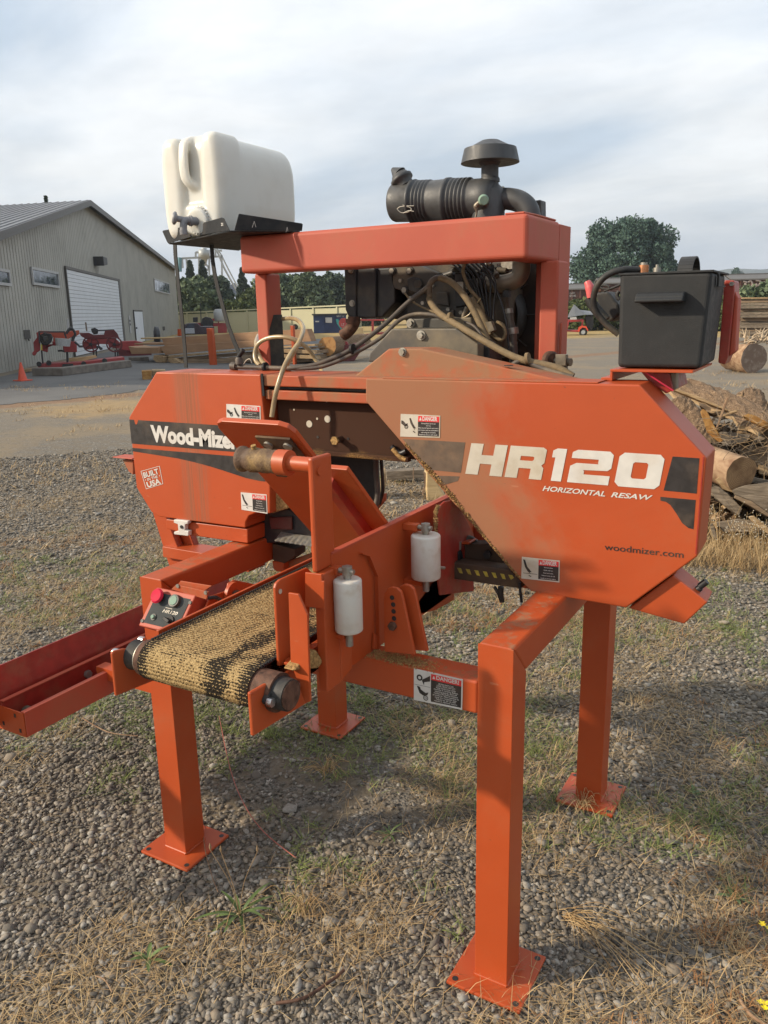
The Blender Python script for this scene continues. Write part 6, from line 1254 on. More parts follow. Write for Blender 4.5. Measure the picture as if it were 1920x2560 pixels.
# ================================================================== trees
def leafmat(name, c1, c2):
    m, t, b = mat(name); g = nd(t, 'ShaderNodeNewGeometry'); v = coords(t)
    c = mixc(t, g.outputs['Random Per Island'], c1, c2); c = mixc(t, mrange(t, noise(t, v, .5, 3), .35, .65, 0, .35), c, tuple(x*.6 for x in c1))
    t.links.new(c, b.inputs['Base Color']); b.inputs['Roughness'].default_value = .7; b.inputs['Specular IOR Level'].default_value = .25
    return m
P['leafA'] = leafmat('dull_green_leaves', (.085, .12, .065), (.15, .19, .10)); P['leafB'] = leafmat('dark_conifer_leaves', (.05, .075, .05), (.10, .13, .08)); P['leafC'] = leafmat('olive_bush_leaves', (.065, .090, .030), (.13, .15, .055)); P['leafD'] = leafmat('blue_green_leaves', (.055, .10, .08), (.085, .145, .105))
P['trunk'] = simple('grey_brown_trunk', (.09, .065, .045), .9, var=.3, scale=3)
def quads_mesh(C, U, Vv):
    n = len(C); vs = np.stack([C-U-Vv, C+U-Vv*.3, C+U*.2+Vv, C-U*.9+Vv*.5], 1).reshape(-1, 3); return vs
def np_mesh(name, vs, nper, mt, parent=None, origin=(0, 0, 0), faces=None, mi=None, mats=None):
    n = len(vs)//nper
    me = bpy.data.meshes.new(name); vs = np.asarray(vs, dtype=np.float32)-np.array(origin, dtype=np.float32)
    me.vertices.add(len(vs)); me.vertices.foreach_set('co', vs.ravel())
    if faces is None: faces = np.arange(nper)[None, :]
    faces = np.asarray(faces); k = faces.shape[1]; F = (faces[None]+np.arange(n)[:, None, None]*nper).reshape(-1, k)
    me.loops.add(F.size); me.loops.foreach_set('vertex_index', F.ravel().astype(np.int32)); me.polygons.add(len(F))
    me.polygons.foreach_set('loop_start', np.arange(0, F.size, k, dtype=np.int32)); me.polygons.foreach_set('loop_total', np.full(len(F), k, dtype=np.int32))
    for m_ in (mats or [mt]): me.materials.append(m_)
    if mi is not None: me.polygons.foreach_set('material_index', np.repeat(mi, faces.shape[0]).astype(np.int32))
    me.update(calc_edges=True); ob = bpy.data.objects.new(name, me); scn.collection.objects.link(ob)
    if parent: ob.parent = parent; 
    else: ob.location = origin
    return ob
def crown(center, rx, rz, kind, n, leaf, seed, squash=.85):
    r = np.random.default_rng(seed); K = 46 if n < 50000 else 190; 
    if kind == 'cone':
        h = r.random(K)**.8; ang = r.random(K)*6.283; rad = (1-h)*rx*(.45+.55*r.random(K)); cc = np.stack([np.cos(ang)*rad, np.sin(ang)*rad, (h*2-1)*rz], 1); cr = np.full(K, rx*.26)*(1.15-h*.8)
    else:
        d = r.normal(size=(K, 3)); d /= np.linalg.norm(d, axis=1)[:, None]; rr = .35+.55*r.random(K)**(.5 if n < 50000 else .35); cc = d*rr[:, None]*np.array([rx, rx*squash, rz]); cr = rx*((.20+.20*r.random(K)) if n < 50000 else (.11+.15*r.random(K)))
    idx = r.integers(0, K, n); d = r.normal(size=(n, 3)); d /= np.linalg.norm(d, axis=1)[:, None]; C = cc[idx]+d*(cr[idx]*(.55+.5*r.random(n)))[:, None]
    s = leaf*(.5+r.random(n)); U = r.normal(size=(n, 3)); U /= np.linalg.norm(U, axis=1)[:, None]; Vv = np.cross(U, r.normal(size=(n, 3))); Vv /= np.linalg.norm(Vv, axis=1)[:, None]
    return quads_mesh(C, U*s[:, None], Vv*s[:, None]*.8)+np.array(center), cc+np.array(center)
def tree(name, cat, lab, loc, h, w, kind, mt, n, leaf, seed, base=.15, grp=None):
    loc = V3(loc); t = thing(name, loc, lab, cat, grp); rz = h*(1-base)/2; cz = h*base+rz
    vs, cc = crown((0, 0, cz), w/2, rz, kind, n, leaf, seed); np_mesh('crown', vs, 4, mt, t)
    m = MB(); m.tube([loc, loc+V3((.02*h, 0, h*.4)), loc+V3((0, .01*h, h*.8))], .1, P['trunk'], 10, rs=[h*.028, h*.02, h*.006])
    for c in cc[::5]: m.tube([loc+V3((0, 0, h*(base+.1))), loc+V3(c)*.5+V3((0, 0, h*.2)), loc+V3(c)], .05, P['trunk'], 6, rs=[h*.011, h*.007, h*.002])
    m.build('trunk', t)
def tree_px(D, cxp, wpx_, toppx, basepx=812, **k):
    d = Vector(ray(cxp, 790)); d.z = 0; d.normalize(); loc = V3((CAM[0], CAM[1], 0))+d*D; vp_ = VP.__new__(VP); vp_.o = loc; vp_.D = D; vp_.n = d; vp_.r = V3((d.y, -d.x, 0))
    h = vp_.p(cxp, toppx).z; w = (vp_.p(cxp+wpx_/2, 750)-vp_.p(cxp-wpx_/2, 750)).length; tree(loc=loc, h=h, w=w, **k)
tree_px(125, 1553, 275, 536, name='broadleaf_tree', cat='tree', lab='large round dark green tree rising behind the boxcars on the right', kind='ball', mt=P['leafD'], n=90000, leaf=.15, seed=1, base=.04)
tree_px(80, 148, 22, 494, name='conifer_tree', cat='tree', lab='small treetop just showing over the warehouse ridge', kind='cone', mt=P['leafB'], n=900, leaf=.16, seed=31, base=.1)
TG = 'trees behind the cream fence'
for i, (cx_, w_, tp, kd, mt, D, lab) in enumerate([(452, 80, 690, 'ball', 'leafA', 100, 'dull green tree right beside the warehouse gable corner'), (484, 60, 655, 'cone', 'leafB', 120, 'narrow pointed conifer left of the cyclone tower'), (515, 56, 652, 'cone', 'leafB', 122, 'pointed conifer right under the cyclone'), (500, 110, 700, 'ball', 'leafA', 98, 'low spreading tree between the two black straps'), (548, 70, 690, 'ball', 'leafB', 112, 'dark tree just right of the second black strap top'),
     (600, 80, 738, 'ball', 'leafC', 96, 'low olive bushy tree in the gap right of the black straps'), (640, 80, 712, 'ball', 'leafC', 100, 'olive tree left of the orange engine frame post'), (612, 60, 672, 'cone', 'leafB', 124, 'dark conifer touching the left end of the orange beam'), (700, 120, 678, 'ball', 'leafA', 104, 'dull green tree behind the left engine frame post'), (775, 100, 684, 'ball', 'leafA', 102, 'dull green tree seen between frame post and muffler'), (835, 100, 672, 'ball', 'leafB', 108, 'dark tree touching the left side of the muffler'), (920, 130, 690, 'ball', 'leafA', 106, 'dull green tree behind the muffler and engine'), (1040, 130, 690, 'ball', 'leafA', 108, 'dull green tree behind the engine block')]):
    tree_px(D, cx_, w_*1.15, tp, name='conifer_tree' if kd == 'cone' else 'broadleaf_tree', cat='tree', lab=lab, kind=kd, mt=P[mt], n=15000, leaf=.18, seed=40+i, base=.02, grp=TG)
for i, (cx_, w_, tp, bs, D, lab) in enumerate([(1440, 70, 752, 815, 62, 'green bush behind the tarped trailer'), (1500, 90, 742, 815, 64, 'green bush left of the battery box below the boxcar'), (1570, 90, 745, 815, 66, 'green bush behind the battery box'), (1895, 130, 706, 812, 60, 'pale green scrub growing before the boxcar at the right edge'), (1800, 90, 738, 812, 58, 'low green scrub beside the dark red control cover')]):
    tree_px(D, cx_, w_*1.2, tp, name='bush', cat='bush', lab=lab, kind='ball', mt=P['leafC' if i != 3 else 'leafA'], n=5200, leaf=.13, seed=80+i, base=.0, grp='bushes below the boxcars')
tree_px(330, 1833, 40, 668, name='broadleaf_tree', cat='tree', lab='tiny far tree group on the skyline right of the battery box', kind='ball', mt=P['leafD'], n=1500, leaf=.6, seed=95, base=.0)
# ================================================================== right-hand log and slab pile
vq = VP(1780, 1365)
def sl(pts, off, th, mt, lab, name='scrap_plank', cat='wood slab', grp='scrap slabs in the log pile', f=zs_, bev=.004, tilt=None):
    m = MB(); pp = [vq.p(*f(*p), off+(tilt[i] if tilt else 0)) for i, p in enumerate(pts)]
    m.prism(pp, vq.n*th+V3((0, 0, -th*.25)), P[mt]); return tag(m.build(name, origin=vq.o, bevel=bev), lab, cat, grp)
def rough(ob, s=.012, sub=2):
    md = ob.modifiers.new('s', 'SUBSURF'); md.subdivision_type = 'SIMPLE'; md.levels = sub; md.render_levels = sub
    tx = bpy.data.textures.get('rough') or bpy.data.textures.new('rough', 'CLOUDS'); tx.noise_scale = .06
    d = ob.modifiers.new('d', 'DISPLACE'); d.texture = tx; d.strength = s; d.texture_coords = 'LOCAL'; return ob
def barkslab(pts_c, w, arc, lab, lift=0, mt='bark', seed=0):
    """curved sheet of bark along a ridge line"""
    random.seed(seed); nA = 14; vs = []; fs = []; pc = [V3(p) for p in pts_c]; n = 22
    for i in range(n+1):
        u = i/n*(len(pc)-1); k = min(int(u), len(pc)-2); c = pc[k]*(1-(u-k))+pc[k+1]*(u-k); t_ = (pc[k+1]-pc[k]).normalized(); s_ = t_.cross(V3((0, 0, 1))).normalized(); u_ = s_.cross(t_)
        ww = w*(1+random.uniform(-.12, .12))
        for j in range(nA+1):
            a = (j/nA-.5)*arc; r = ww*(1+random.uniform(-.05, .05)); vs.append(c+s_*math.sin(a)*r+u_*(math.cos(a)*r-ww)+V3((0, 0, random.uniform(-.006, .006))))
    N = len(vs); vs2 = [v-V3((0, 0, .03)) for v in vs]
    for i in range(n):
        for j in range(nA): a = i*(nA+1)+j; fs.append((a, a+nA+1, a+nA+2, a+1))
    m = MB(); m.add(vs, fs, P[mt], False); m.add(vs2, [tuple(reversed(f)) for f in fs], P['oldwood'], False)
    ed = [i for i in range(nA+1)]+[i*(nA+1)+nA for i in range(1, n+1)]+[n*(nA+1)+j for j in range(nA-1, -1, -1)]+[i*(nA+1) for i in range(n-1, 0, -1)]
    for a, b_ in zip(ed, ed[1:]+ed[:1]): m.add([vs[a], vs[b_], vs2[b_], vs2[a]], [(0, 1, 2, 3)], P['tanwood'])
    return tag(m.build('bark_piece', origin=pc[0]), lab, 'bark slab', 'bark slabs on the log pile')
q = lambda x, y, o=0: vq.p(*zs_(x, y), o)
barkslab([q(130, 440, 1.6), q(420, 500, 1.4), q(700, 600, 1.1), q(980, 720, .8), q(1250, 880, .6)], .20, 2.0, 'big brown bark slab lying across the top of the log pile', seed=1)
barkslab([q(860, 690, 1.3), q(980, 560, 1.2), q(1040, 700, 1.0), q(1100, 780, .9)], .11, 2.4, 'reddish bark slab standing up in a peak on the pile', seed=2)
barkslab([q(330, 640, .9), q(440, 760, .8), q(520, 900, .6), q(600, 1060, .5)], .11, 2.6, 'narrow bark slab hanging down beside the amber split piece', seed=3)
barkslab([q(160, 680, 1.0), q(330, 830, .9), q(480, 1000, .8)], .10, 2.2, 'shaggy bark strip along the edge of the right cover', seed=4)
rough(sl([(500, 790), (520, 765), (560, 790), (600, 870), (712, 1075), (690, 1090), (620, 1040), (560, 985), (530, 890)], .35, .05, 'amber', 'amber split heartwood piece standing in the middle of the pile'), .015)
rough(sl([(645, 955), (700, 790), (745, 665), (768, 660), (765, 690), (715, 820), (668, 945)], .3, .03, 'paleb', 'thin pale split stick pointing up out of the pile', 'stick', 'stick', None), .008)
sl([(690, 1000), (760, 990), (975, 1020), (955, 1075), (720, 1125), (690, 1070)], .5, .3, 'greywood', 'grey weathered block end under the amber split piece')
sl([(600, 1090), (700, 1110), (720, 1128), (640, 1110)], .45, .2, 'greywood', 'small grey board end left of the weathered block')
rough(sl([(250, 570), (450, 640), (800, 790), (790, 805), (430, 665), (240, 590)], .6, .1, 'tanwood', 'long thin tan lath slanting across below the big bark slab'), .01)
rough(sl([(905, 835), (960, 810), (1060, 850), (1144, 900), (1250, 960), (1250, 1010), (1000, 900)], .5, .08, 'amber', 'yellow slab under the bark at the right edge of the pile'), .015)
rough(sl([(650, 840), (860, 775), (850, 800), (700, 850)], .5, .05, 'tanwood', 'short tan split board above the dark hollow of the pile'), .008)
rough(sl([(470, 660), (620, 740), (800, 830), (700, 850), (560, 800), (500, 740)], .9, .2, 'oldwood', 'dark rough slab in the shade under the bark'), .02)
rough(sl([(820, 1125), (1144, 1120), (1300, 1150), (1300, 1420), (1050, 1390), (1040, 1300), (880, 1210)], .75, .3, 'oldwood', 'big dark slab behind the cut log'), .03)
rough(sl([(1050, 1290), (1144, 1330), (1300, 1380), (1300, 1440), (1060, 1390)], .6, .2, 'tanwood', 'tan slab edge right of the cut log'), .015)
rough(sl([(700, 930), (960, 1000), (1144, 1010), (1300, 1020), (1300, 1110), (900, 1110), (700, 1060)], 1.0, .3, 'oldwood', 'shaded slab with hanging roots above the cut log'), .03)
rough(sl([(800, 1545), (920, 1500), (1144, 1470), (1300, 1450), (1300, 1720), (1144, 1760), (990, 1650), (830, 1590)], .0, .5, 'greywood', 'wide pale weathered plank slanting below the cut log at the right edge'), .012)
sl([(830, 1592), (990, 1652), (1144, 1762), (1300, 1720), (1300, 1770), (1144, 1800), (980, 1700), (820, 1620)], -.01, .4, 'oldwood', 'dark edge board under the wide pale plank')
rough(sl([(590, 1520), (650, 1500), (760, 1580), (900, 1720), (870, 1790), (740, 1700), (640, 1620)], .05, .3, 'greywood', 'grey cupped slab running down left of the wide pale plank'), .015)
rough(sl([(640, 1850), (860, 1820), (1144, 1850), (1300, 1850), (1300, 1950), (900, 1945), (720, 1945)], -.05, .35, 'greywood', 'lowest grey board of the pile lying flat over dry weeds'), .012)
sl([(590, 1870), (620, 1860), (665, 2010), (610, 2010)], -.1, .05, 'greywood', 'short upright board end at the lower left of the pile')
rough(sl([(960, 1800), (1010, 1790), (1144, 1900), (1250, 1980), (1144, 1960), (1020, 1880)], -.1, .1, 'tanwood', 'tan split board crossing the lowest grey board'), .012)
rough(sl([(640, 1440), (720, 1400), (760, 1500), (900, 1560), (880, 1600), (720, 1540)], .1, .1, 'tanwood', 'splintered slab just under the cut log'), .015)
c = q(888, 1392, .12); R_ = (q(888, 1240, .12)-q(888, 1538, .12)).length/2*1.13; LG = log('log', 'stout log with round brown cut end, in the pile beside the right cover', c, vq.n*1.0-vq.r*.85+V3((0, 0, .12)), R_, .95, 'end1', 'paleb', .03, 'logs on the right')
vr = VP(1870, 932); c = vr.p(*zs_(1010, 290)); R_ = (vr.p(*zs_(1010, 148))-vr.p(*zs_(1010, 432))).length/2
t = log('log', 'big pale log with roots and checked grey end, beyond the pile at the right', c, vr.n-vr.r*.75, R_, R_*2.6, 'end2', 'paleb', .03, 'logs on the right')
m = MB(); random.seed(8)
for k in range(34):
    a = vr.p(*zs_(random.uniform(900, 1150), random.uniform(90, 150)), random.uniform(.1, .8)); d_ = V3((random.uniform(-1, 1), random.uniform(-1, 1), random.uniform(-.1, 1.0))).normalized()*R_*random.uniform(.4, 1.1); mm = a+d_*.5+V3((random.uniform(-.1, .1), 0, random.uniform(-.1, .15)))*R_
    m.tube([a, mm, a+d_], .02, P['paler'], 6, rs=[R_*.09, R_*.05, R_*.015])
m.build('roots', t)
vr = VP(1900, 990); m = MB(); vpp = [vr.p(*zs_(*p), .6) for p in ((1060, 630), (1200, 630), (1200, 765), (1070, 745))]; m.prism(vpp, vr.n*1.2, P['oldwood']); tag(m.build('log_section', origin=vr.o, bevel=.05), 'dark weathered log section at the right edge below the rooted log', 'log')
# low mound of broken bark and chips carrying the pile
r = np.random.default_rng(5); n = 9000; base = np.array(vq.o); rv = np.array(vq.r); nv_ = np.array(vq.n)
a = r.uniform(-.9, 1.6, n); o = r.uniform(.0, 2.6, n); prof = np.clip(1-np.abs(o-1.4)/1.5, 0, 1)*np.clip((a+.95)*1.4, 0, 1)*.72
C = base+rv*a[:, None]+nv_*o[:, None]; C[:, 2] = prof*r.random(n)**.35
U = r.normal(size=(n, 3)); U /= np.linalg.norm(U, axis=1)[:, None]; Vv = np.cross(U, r.normal(size=(n, 3))); Vv /= np.linalg.norm(Vv, axis=1)[:, None]; s = r.uniform(.015, .07, n)
vs = quads_mesh(C, U*s[:, None], Vv*s[:, None]*.35)
ob = np_mesh('bark_litter', vs, 4, None, None, tuple(base), mats=[P['bark'], P['tanwood'], P['greywood']], mi=r.integers(0, 3, n)); tag(ob, 'loose broken bark and splinters filling the log pile', 'bark litter', None, 'stuff')
# solid heart of the pile so that nothing shows through it
m = MB(); cpt = []
for i in range(13):
    for j in range(9):
        aa = -.7+2.6*i/12; oo = .35+2.2*j/8; cpt.append(vq.o+vq.r*aa+vq.n*oo+V3((0, 0, max(0, .6*math.sin(math.pi*i/12)**.6*math.sin(math.pi*j/8)**.7+random.uniform(-.05, .05)))))
m.add(cpt, [(i*9+j, i*9+j+1, (i+1)*9+j+1, (i+1)*9+j) for i in range(12) for j in range(8)], P['bark']); tag(m.build('bark_heap', origin=vq.o), 'brown heap of decayed bark beneath the slabs of the log pile', 'bark heap')
# weathered stock far right
vs5 = VP(1885, 856)
yy = [345, 375, 398, 420, 446, 470, 492, 520, 548, 575, 600, 626, 650]
for i in range(len(yy)-1):
    m = MB(); random.seed(i); x0_ = 1425+random.randint(-6, 14); pts = [(x0_, yy[i]+3), (1760, yy[i]-6+i), (1760, yy[i+1]-9+i), (x0_+3, yy[i+1])]
    vpr(m, vs5, pts, random.uniform(0, .4), 1.6, P['greywood' if i % 3 else 'oldwood'], zt4)
    if i == 0: vpr(m, vs5, [(1425, 330), (1760, 330), (1760, 338), (1425, 342)], .2, 1, P['tanwood'], zt4)
    places = ['topmost', 'second from the top', 'third from the top', 'fourth from the top', 'fifth from the top', 'sixth from the top', 'seventh from the top', 'sixth from the bottom', 'fourth from the bottom', 'third from the bottom', 'second from the bottom', 'lowest']
    places[7] = 'fifth from the bottom'
    tag(m.build('weathered_board', origin=vs5.o), 'grey weathered board, %s in the stack at the right edge' % places[i], 'board', 'grey boards stacked at the right edge')
# things seen under the centre beam: timbers and a cut log end beyond the saw
vb = VP(1000, 1255); zl = lambda x, y: (860+x/7.541, 1120+y/7.541)
m = MB(); vpr(m, vb, [(795, 440), (1510, 405), (1515, 570), (800, 605)], .8, .12, P['greywood'], zl); tag(m.build('timber_rail', origin=vb.o, bevel=.005), 'grey timber lying across the gravel just under the saw beam, upper of two', 'timber', 'grey timbers on the ground behind the saw')
m = MB(); vpr(m, vb, [(690, 1015), (1600, 1020), (1600, 1130), (670, 1125)], .0, .1, P['greywood'], zl); tag(m.build('timber_rail', origin=vb.o, bevel=.005), 'grey timber on the ground under the saw beam, lower of two', 'timber', 'grey timbers on the ground behind the saw')
m = MB(); vpr(m, vb, [(1560, 440), (1700, 560), (1900, 900), (1900, 1100), (1590, 1100), (1560, 1000), (1550, 700)], .05, .5, P['wood2'], zl); tag(m.build('timber_cant', origin=vb.o, bevel=.01), 'pale squared timber end peeping out beside the right cover edge', 'timber cant')
m = MB(); vpr(m, vb, [(1320, 368), (1310, 500), (1330, 655), (1315, 660), (1295, 500), (1305, 368)], -.05, .02, P['paleb'], zl); vpr(m, vb, [(1490, 440), (1545, 480), (1540, 720), (1490, 900), (1475, 890), (1515, 700), (1510, 520)], -.05, .03, P['paleb'], zl); tag(m.build('splinter', origin=vb.o), 'two pale splinters of bark hanging beside the pale timber end', 'splinter')
m = MB(); vpr(m, vb, [(690, 450), (780, 450), (790, 700), (740, 960), (680, 960)], .1, .2, P['tanwood'], zl); tag(m.build('timber_cant', origin=vb.o, bevel=.01), 'tan timber end seen right beside the drain hose', 'timber cant')
for pts, lab in (([(440, 1620), (600, 1500), (860, 1340), (800, 1345), (660, 1440), (640, 1480), (450, 1600)], 'pale edged plank lying on the gravel behind the conveyor'), ([(240, 1757), (360, 1670), (480, 1570), (440, 1640), (300, 1740)], 'thin reddish plank lying on the gravel under the conveyor')):
    m = MB(); pp = [G(*zn(*p), .03) for p in pts]; m.prism(pp, V3((0, 0, -.025)), P['tanwood']); tag(m.build('plank', origin=pp[0]), lab, 'plank', 'loose planks under the saw')
# ================================================================== ground
def ground_mat():
    m, t, b = mat('gravel_yard'); v = coords(t)
    vo = nd(t, 'ShaderNodeTexVoronoi'); vo.inputs['Scale'].default_value = 85; t.links.new(v, vo.inputs['Vector'])
    vo2 = nd(t, 'ShaderNodeTexVoronoi'); vo2.inputs['Scale'].default_value = 18; t.links.new(v, vo2.inputs['Vector'])
    cell = nd(t, 'ShaderNodeSeparateColor'); t.links.new(vo.outputs['Color'], cell.inputs[0])
    st = mixc(t, cell.outputs[0], (.09, .082, .070), (.24, .22, .19)); st = mixc(t, mrange(t, cell.outputs[1], .9, .95), st, (.46, .43, .38))
    soil = mixc(t, noise(t, v, 30, 5), (.115, .095, .07), (.20, .165, .12))
    fine = mrange(t, noise(t, v, 7, 6, .65), .40, .62)
    c = mixc(t, fine, soil, st)
    big = noise(t, v, .55, 5, .6, .4)
    x = axis(t, v, 0); y = axis(t, v, 1)
    dist = nd(t, 'ShaderNodeVectorMath', operation='LENGTH'); t.links.new(v, dist.inputs[0]); far = mrange(t, dist.outputs['Value'], 5, 14)
    c = mixc(t, math_(t, 'MULTIPLY', mrange(t, big, .45, .62), math_(t, 'ADD', math_(t, 'MULTIPLY', far, .5), .28)), c, (.27, .20, .115))
    # bare trampled gravelly dirt farther off
    c = mixc(t, math_(t, 'MULTIPLY', far, .5), c, (.235, .205, .165))
    # spilled sawdust patch left of the saw
    L = nd(t, 'ShaderNodeVectorMath', operation='DISTANCE'); mp_ = nd(t, 'ShaderNodeMapping'); t.links.new(v, mp_.inputs[0]); A = G(330, 1015)
    mp_.inputs['Location'].default_value = (0, 0, 0); L.inputs[1].default_value = (A.x, A.y, 0); t.links.new(mp_.outputs[0], L.inputs[0])
    f = math_(t, 'ADD', mrange(t, L.outputs['Value'], .6, 3.4, 1, 0), math_(t, 'MULTIPLY', math_(t, 'SUBTRACT', noise(t, v, 1.6, 6, .65), .5), 1.5))
    c = mixc(t, mrange(t, f, .45, 1.1, 0, .62), c, (.40, .27, .125))
    # reddish bark chips at the edge of the asphalt
    n_ = V3((.72, .69, 0)); B = G(120, 1005); B2 = G(350, 985)
    ln = (B2-B); ln.z = 0; ln.normalize(); nn_ = V3((-ln.y, ln.x, 0))
    dl_ = math_(t, 'ADD', math_(t, 'MULTIPLY', x, nn_.x), math_(t, 'MULTIPLY', y, nn_.y)); dl_ = math_(t, 'ABSOLUTE', math_(t, 'SUBTRACT', dl_, nn_.x*B.x+nn_.y*B.y))
    f = math_(t, 'ADD', mrange(t, dl_, .1, 1.1, 1, 0), math_(t, 'MULTIPLY', math_(t, 'SUBTRACT', noise(t, v, 3, 6, .7), .5), 1.6)); c = mixc(t, mrange(t, f, .5, .9, 0, .75), c, mixc(t, noise(t, v, 25, 4), (.14, .07, .045), (.34, .22, .13)))
    # dry straw-coloured field far away
    ff = mrange(t, math_(t, 'ADD', dist.outputs['Value'], math_(t, 'MULTIPLY', noise(t, v, .15, 4), 18)), 52, 58)
    c = mixc(t, ff, c, mixc(t, noise(t, v, .4, 5), (.30, .21, .085), (.40, .29, .13)))
    t.links.new(c, b.inputs['Base Color']); b.inputs['Roughness'].default_value = .95; b.inputs['Specular IOR Level'].default_value = .15
    h = math_(t, 'ADD', math_(t, 'MULTIPLY', mrange(t, vo.outputs['Distance'], 0, .6, 1, 0), fine), math_(t, 'MULTIPLY', noise(t, v, 120, 4), .4))
    bump(t, b, h, .9, .012); return m
P['ground'] = ground_mat()
def relief(x, y):
    return .010*np.sin(x*1.7+.6)*np.sin(y*1.3+1.1)+.007*np.sin(x*4.1+y*2.2)+.004*np.sin(x*9.3-y*7.1)
m = MB()
# one sheet: fine near the camera, reaching past the horizon
r_ = [0, .5, 1, 1.6, 2.3, 3, 4, 5, 6.5, 8, 10, 13, 17, 22, 30, 45, 80, 200, 600, 1400, 2600]
n = 96; vs = [(0.5, 0, -.004)]; fs = []
for rr_ in r_[1:]:
    for i in range(n):
        a = 2*math.pi*i/n; x, y = .5+math.cos(a)*rr_, math.sin(a)*rr_; k = max(0, 1-rr_/9); vs.append((x, y, -.004))
for i in range(n): fs.append((0, 1+i, 1+(i+1) % n))
for j in range(len(r_)-2):
    for i in range(n): a = 1+j*n+i; b_ = 1+j*n+(i+1) % n; fs.append((a, a+n, b_+n, b_))
m.add(vs, fs, P['ground'], True); tag(m.build('ground'), kind='structure')
# asphalt strip before the warehouse
m_, t, b = mat('asphalt_lot'); v = coords(t); c = mixc(t, mrange(t, noise(t, v, .5, 6, .6), .3, .7), (.082, .080, .078), (.125, .120, .112)); c = mixc(t, mrange(t, noise(t, v, 90, 3), .6, .75, 0, .5), c, (.22, .20, .18)); t.links.new(c, b.inputs['Base Color']); b.inputs['Roughness'].default_value = .85; bump(t, b, noise(t, v, 120, 3), .3, .004); P['asph'] = m_
pts = [(-260, 1040), (-120, 1026), (0, 1012), (60, 1006), (150, 1000), (230, 992), (300, 984), (360, 974), (430, 962), (560, 948), (700, 925), (820, 905), (900, 880), (900, 850), (449, 838), (0, 942), (-700, 1105), (-700, 1120)]
gp_ = [G(x, y, .003) for x, y in pts]; random.seed(12); out = []
for i, p in enumerate(gp_):
    out.append(p)
    if i < 11:
        q = gp_[i+1]
        for k in range(1, 8): u = k/8; out.append(p*(1-u)+q*u+V3((random.uniform(-.12, .12), random.uniform(-.12, .12), 0)))
m = MB(); m.add(out, [tuple(range(len(out)))], P['asph'])
o_ = m.build('asphalt'); tag(o_, kind='structure')
if sum((out[i].x*out[(i+1) % len(out)].y-out[(i+1) % len(out)].x*out[i].y) for i in range(len(out))) < 0: o_.data.flip_normals()
# ------------------------------------------------------------------ gravel stones, straw and weeds (too many to count)
rg = np.random.default_rng(21)
def field(x, y, seed, f=1.0):
    r = np.random.default_rng(seed); v = np.zeros_like(x)
    for k in range(14):
        a = r.uniform(0, 6.28); w = f*2**r.uniform(0, 3.2); v += np.sin((x*np.cos(a)+y*np.sin(a))*w+r.uniform(0, 6.28))/w**.55
    return v/np.std(v)
def scatter(n, rmin=.9, rmax=9.0, power=1.25, half=.75):
    """points on the ground around the camera foot, thinning with distance"""
    u = rg.random(n); rr = (rmin**(2-power)+(rmax**(2-power)-rmin**(2-power))*u)**(1/(2-power)); a = rg.uniform(-half, half, n)+YAW; return CAM[0]+np.sin(a)*rr, CAM[1]+np.cos(a)*rr, rr
phi = (1+5**.5)/2
ico = np.array([(-1, phi, 0), (1, phi, 0), (-1, -phi, 0), (1, -phi, 0), (0, -1, phi), (0, 1, phi), (0, -1, -phi), (0, 1, -phi), (phi, 0, -1), (phi, 0, 1), (-phi, 0, -1), (-phi, 0, 1)])/1.9
icf = np.array([(0, 11, 5), (0, 5, 1), (0, 1, 7), (0, 7, 10), (0, 10, 11), (1, 5, 9), (5, 11, 4), (11, 10, 2), (10, 7, 6), (7, 1, 8), (3, 9, 4), (3, 4, 2), (3, 2, 6), (3, 6, 8), (3, 8, 9), (4, 9, 5), (2, 4, 11), (6, 2, 10), (8, 6, 7), (9, 8, 1)])
m_, t, b = mat('crushed_stone'); g = nd(t, 'ShaderNodeNewGeometry'); v = coords(t); ri = g.outputs['Random Per Island']
cr = nd(t, 'ShaderNodeValToRGB'); e = cr.color_ramp.elements; e[0].position = 0; e[0].color = (.085, .08, .073, 1); e[1].position = 1; e[1].color = (.36, .34, .30, 1)
for p_, c_ in ((.3, (.13, .118, .102)), (.55, (.19, .17, .142)), (.75, (.265, .215, .16)), (.92, (.32, .30, .265))): k_ = cr.color_ramp.elements.new(p_); k_.color = (*c_, 1)
t.links.new(ri, cr.inputs[0]); c = mixc(t, mrange(t, noise(t, v, 180, 4), .35, .7, 0, .5), cr.outputs[0], (.19, .15, .105)); t.links.new(c, b.inputs['Base Color']); b.inputs['Roughness'].default_value = .9; b.inputs['Specular IOR Level'].default_value = .3; bump(t, b, noise(t, v, 260, 4), .4, .003); P['stone'] = m_
N = 265000; x, y, rr = scatter(N, 1.0, 10.5, 1.45)
keep = (field(x, y, 3, 1.0)+rg.normal(0, .55, N) > -2.1); x, y, rr = x[keep], y[keep], rr[keep]; n = len(x)
s = (.0033+.0060*rg.random(n)**2.8)*(1+.085*rr); s *= np.where(rg.random(n) < .03, 1.7, 1)
jit = 1+rg.uniform(-.38, .38, (n, 12, 1)); sc3 = np.stack([s*rg.uniform(.9, 1.6, n), s*rg.uniform(.7, 1.15, n), s*rg.uniform(.35, .7, n)], 1)
vv = ico[None]*jit*sc3[:, None, :]
ang = rg.uniform(0, 6.28, n); tl = rg.normal(0, .45, n); ca, sa, ct, stt = np.cos(ang), np.sin(ang), np.cos(tl), np.sin(tl)
X, Y, Z = vv[..., 0], vv[..., 1], vv[..., 2]; Y2 = Y*ct[:, None]-Z*stt[:, None]; Z2 = Y*stt[:, None]+Z*ct[:, None]; X3 = X*ca[:, None]-Y2*sa[:, None]; Y3 = X*sa[:, None]+Y2*ca[:, None]
zz_ = -.004+s*rg.uniform(.05, .55, n)
